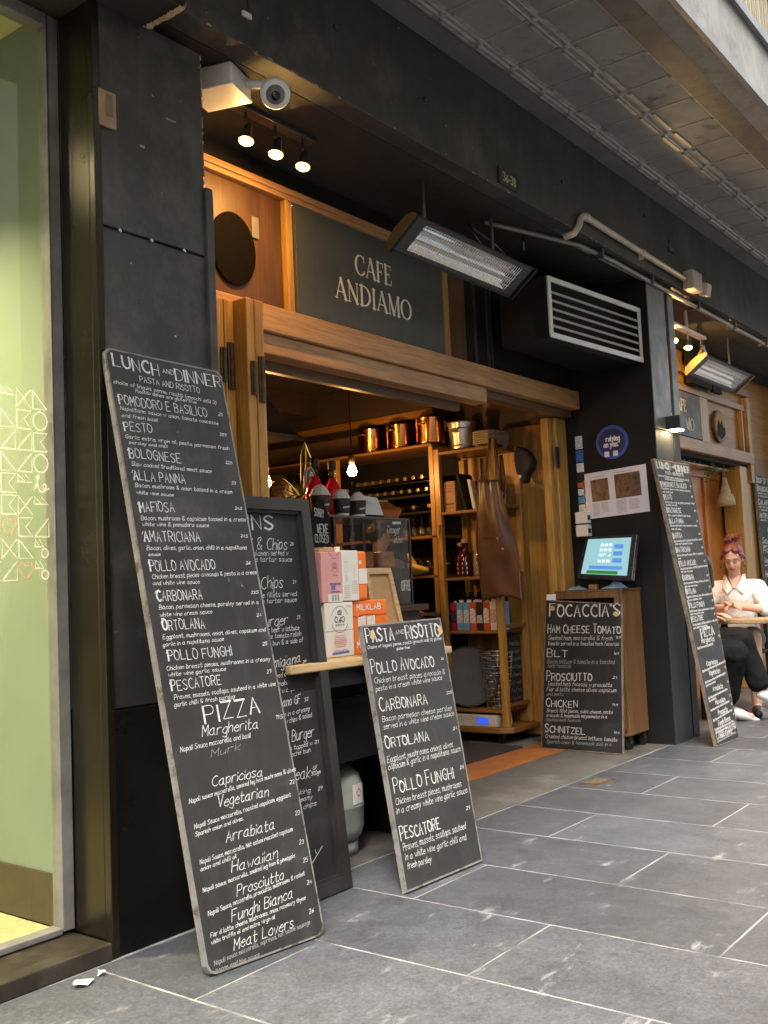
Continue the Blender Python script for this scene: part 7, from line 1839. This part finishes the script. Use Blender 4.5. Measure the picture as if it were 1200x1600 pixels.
SHORTS = mat('grey_shorts', (0.16, 0.15, 0.14), 0.8, 0, 0.2, 20, 0.2)
m = MB()
for l in (0.095, -0.095): m.capsule(W(0.0, l, 0.62), W(0.30, l * 1.28, 0.648), 0.118, 0.105, 14)
fuse('shorts', m, SHORTS, wom, 0.011, 3, None, 0.012, 0.06)
m = MB()
for l in (0.12, -0.12): m.capsule(W(0.37, l, 0.05), W(0.52, l * 1.05, 0.04), 0.05, 0.038, 12)
fuse('shoes', m, mat('black_shoe', (0.02, 0.02, 0.02), 0.4), wom, 0.009, 2)

# ---- person in black trousers, legs crossed, head turned away
ang2 = -math.pi / 2 + 0.15
Q = frame((8.12, 3.28, 0), ang2)
b2 = MB()
hc2 = Q(0.24, 0.03, 1.27); rot2 = Matrix.Rotation(ang2 + R(150), 3, 'Z') @ Matrix.Rotation(R(8), 3, 'Y')
HP2 = head(b2, hc2, rot2, S * 0.95)
b2.capsule(Q(0.10, 0, 1.06), Q(0.20, 0.02, 1.20), 0.056, 0.052, 12); b2.capsule(Q(0.0, 0, 0.64), Q(0.05, 0, 1.0), 0.13, 0.125, 14); b2.capsule(Q(0.05, 0.16, 1.03), Q(0.05, -0.16, 1.03), 0.062, 0.062, 12)
kU, kD = Q(0.55, 0.06, 0.665), Q(0.52, -0.08, 0.57)          # upper (crossed) and lower knee
aU, aD = Q(0.66, 0.15, 0.26), Q(0.40, 0.06, 0.13)
b2.capsule(Q(0.0, 0.09, 0.64), kU, 0.10, 0.07, 12); b2.capsule(kU, aU, 0.068, 0.042, 12); b2.capsule(Q(0.0, -0.09, 0.62), kD, 0.10, 0.07, 12); b2.capsule(kD, aD, 0.066, 0.042, 12)
b2.capsule(aU, aU + Vector((0.09, -0.10, -0.08)), 0.038, 0.028, 10); b2.capsule(aD + Vector((0, 0, -0.05)), aD + Vector((0.15, -0.14, -0.095)), 0.038, 0.028, 10)
eA, eB = Q(0.10, 0.26, 0.84), Q(0.12, -0.25, 0.84)
b2.capsule(Q(0.05, 0.19, 1.02), eA, 0.05, 0.043, 12); b2.capsule(eA, Q(0.30, 0.17, 0.87), 0.042, 0.03, 12); b2.capsule(Q(0.05, -0.19, 1.02), eB, 0.05, 0.043, 12); b2.capsule(eB, Q(0.28, -0.03, 0.86), 0.042, 0.03, 12)
hand(b2, Q(0.30, 0.17, 0.87), Q(0.42, 0.12, 0.88) - Q(0.30, 0.17, 0.87), (0, 0, -1), 1.1, 0.4, 1); hand(b2, Q(0.28, -0.03, 0.86), Q(0.40, 0.03, 0.86) - Q(0.28, -0.03, 0.86), (0, 0, -1), 1.1, 0.4, -1)
p2 = fuse('person', b2, SKIN, None, 0.009, 3, origin=(8.12, 3.1, 0))
tag(p2, 'seated person in black trousers and white shoes, half hidden by the far board', 'person', 'people at the cafe tables')
HAIRD = mat('dark_brown_hair', (0.022, 0.012, 0.009), 0.4, 0, 0.3, 30, 0.4, 160)
hm = MB()
def H2(x, y, z): return hc2 + rot2 @ Vector((x * S, y * S, z * S))
hm.ball(H2(-0.028, 0, 0.042), (0.094 * S, 0.086 * S, 0.098 * S), 18, rot2); hm.capsule(H2(-0.055, 0.0, 0.0), H2(-0.075, 0.0, -0.14), 0.085 * S, 0.06 * S, 14); hm.capsule(H2(-0.045, 0.04, 0.0), H2(-0.06, 0.05, -0.12), 0.06 * S, 0.04 * S, 12)
fuse('hair', hm, HAIRD, p2, 0.01, 2, None, 0.012, 0.03)
m = MB(); m.capsule(Q(0.0, 0, 0.66), Q(0.05, 0, 1.0), 0.165, 0.145, 16); m.capsule(Q(0.05, 0.165, 1.03), Q(0.05, -0.165, 1.03), 0.078, 0.078, 12); m.capsule(Q(0.05, 0.19, 1.02), eA, 0.072, 0.062, 12); m.capsule(Q(0.05, -0.19, 1.02), eB, 0.072, 0.062, 12); m.capsule(Q(0.055, 0, 1.06), Q(0.07, 0, 1.11), 0.085, 0.07, 12)
fuse('shirt', m, mat('white_blouse', (0.70, 0.70, 0.72), 0.8, 0, 0.05, 8, 0.3, 18), p2, 0.012, 3)
TROU = mat('black_trousers', (0.009, 0.009, 0.010), 0.85, 0, 0.3, 9, 0.5, 14, 0.15)
m = MB(); m.capsule(Q(-0.02, 0.09, 0.64), kU, 0.135, 0.105, 16); m.capsule(kU, kU + (aU - kU) * 0.85, 0.10, 0.088, 16); m.capsule(Q(-0.02, -0.09, 0.62), kD, 0.135, 0.105, 16); m.capsule(kD, kD + (aD - kD) * 0.8, 0.10, 0.085, 16); m.ball(Q(0.0, 0, 0.64), (0.19, 0.19, 0.12), 14)
fuse('trousers', m, TROU, p2, 0.009, 2, None, 0.024, 0.10)
WSHOE = mat('white_leather_shoe', (0.68, 0.67, 0.64), 0.4, 0, 0.08, 14, 0.05)
for an, dv in ((aU, Vector((0.12, -0.14, -0.11))), (aD, Vector((0.18, -0.16, -0.085)))):
    m = MB(); a0 = an + Vector((0, 0, -0.035)); m.capsule(a0, a0 + dv * 0.5, 0.05, 0.045, 12); m.capsule(a0 + dv * 0.5, a0 + dv * 1.12 + Vector((0, 0, -0.006)), 0.044, 0.018, 12)
    so = fuse('shoe', m, WSHOE, p2, 0.008, 2)
    m = MB(); m.tube([an + Vector((0.02, -0.05, -0.03)), an + Vector((0.06, -0.02, 0.0)), an + Vector((0.09, -0.07, -0.05))], 0.008, 6); build('strap', m, mat('shoe_grey_strap', (0.30, 0.32, 0.33), 0.5), so)

# ---- people inside the cafe
def standing(base, a_, hz, hairm, skinm, clothm, label, turn=0.0, skirt=False):
    K = frame(base, a_); k = hz / 1.90
    def Z(f, l, z): return K(f, l, z * k)
    b = MB(); hc = Z(0.02, 0, 1.765); rt = Matrix.Rotation(a_ + turn, 3, 'Z')
    P = head(b, hc, rt, S * 0.95 * k)
    b.capsule(Z(0, 0, 1.54), Z(0.01, 0, 1.68), 0.056, 0.052, 12); b.capsule(Z(0, 0, 1.05), Z(0, 0, 1.45), 0.13, 0.135, 14); b.capsule(Z(0, 0.17, 1.49), Z(0, -0.17, 1.49), 0.06, 0.06, 12)
    for l in (0.1, -0.1):
        b.capsule(Z(0, l, 1.0), Z(0.0, l, 0.52), 0.095, 0.065, 12); b.capsule(Z(0, l, 0.52), Z(-0.02, l, 0.09), 0.062, 0.042, 12); b.capsule(Z(-0.02, l, 0.05), Z(0.15, l * 1.1, 0.035), 0.042, 0.032, 10)
        e = Z(0.03, l * 2.4, 1.16); w = Z(0.22, l * 1.6, 1.12); b.capsule(Z(0, l * 1.95, 1.47), e, 0.05, 0.042, 12); b.capsule(e, w, 0.042, 0.03, 12); hand(b, w, w - e, (0, 0, -1), 1.1 * k, 0.5, 1 if l > 0 else -1)
    pr = fuse('person', b, skinm, None, 0.0095, 3, origin=base); tag(pr, label, 'person', 'people inside the cafe')
    face_bits(P, pr, mat('lip_brown', (0.28, 0.10, 0.08), 0.5), hairm, rt, S * 0.95 * k)
    m = MB(); H3 = lambda x, y, z: hc + rt @ Vector((x * S * k, y * S * k, z * S * k))
    m.ball(H3(-0.026, 0, 0.044), (0.094 * S * k, 0.087 * S * k, 0.099 * S * k), 18, rt); m.ball(H3(-0.08, 0, 0.03), (0.06 * S * k,) * 3, 12, rt)
    fuse('hair', m, hairm, pr, 0.009, 2, None, 0.022, 0.025)
    m = MB(); m.capsule(Z(0, 0, 1.0), Z(0, 0, 1.44), 0.165, 0.155, 16); m.capsule(Z(0, 0.17, 1.485), Z(0, -0.17, 1.485), 0.075, 0.075, 12)
    for l in (0.1, -0.1): m.capsule(Z(0, l * 1.95, 1.47), Z(0.02, l * 2.3, 1.22), 0.07, 0.06, 12)
    fuse('shirt', m, clothm, pr, 0.012, 3)
    m = MB()
    for l in (0.1, -0.1): m.capsule(Z(0, l, 0.98), Z(0, l, 0.52), 0.12, 0.09, 12); m.capsule(Z(0, l, 0.52), Z(-0.01, l, 0.12), 0.09, 0.075, 12)
    fuse('trousers', m, TROU, pr, 0.012, 3)
    return pr
standing((6.15, 4.81, 0), 0.0, 1.745, HAIRD, SKIN2, mat('dark_work_shirt', (0.05, 0.055, 0.08), 0.8), 'person in dark work shirt seen in profile through the glass display case', 0.0 - 0.35)
standing((5.50, 5.22, 0), 0.7, 2.05, mat('brown_hair', (0.035, 0.017, 0.010), 0.6, 0, 0.3, 30, 0.3), SKIN, mat('grey_work_shirt', (0.12, 0.12, 0.12), 0.8), 'person behind the framed mains board with only brown hair showing')
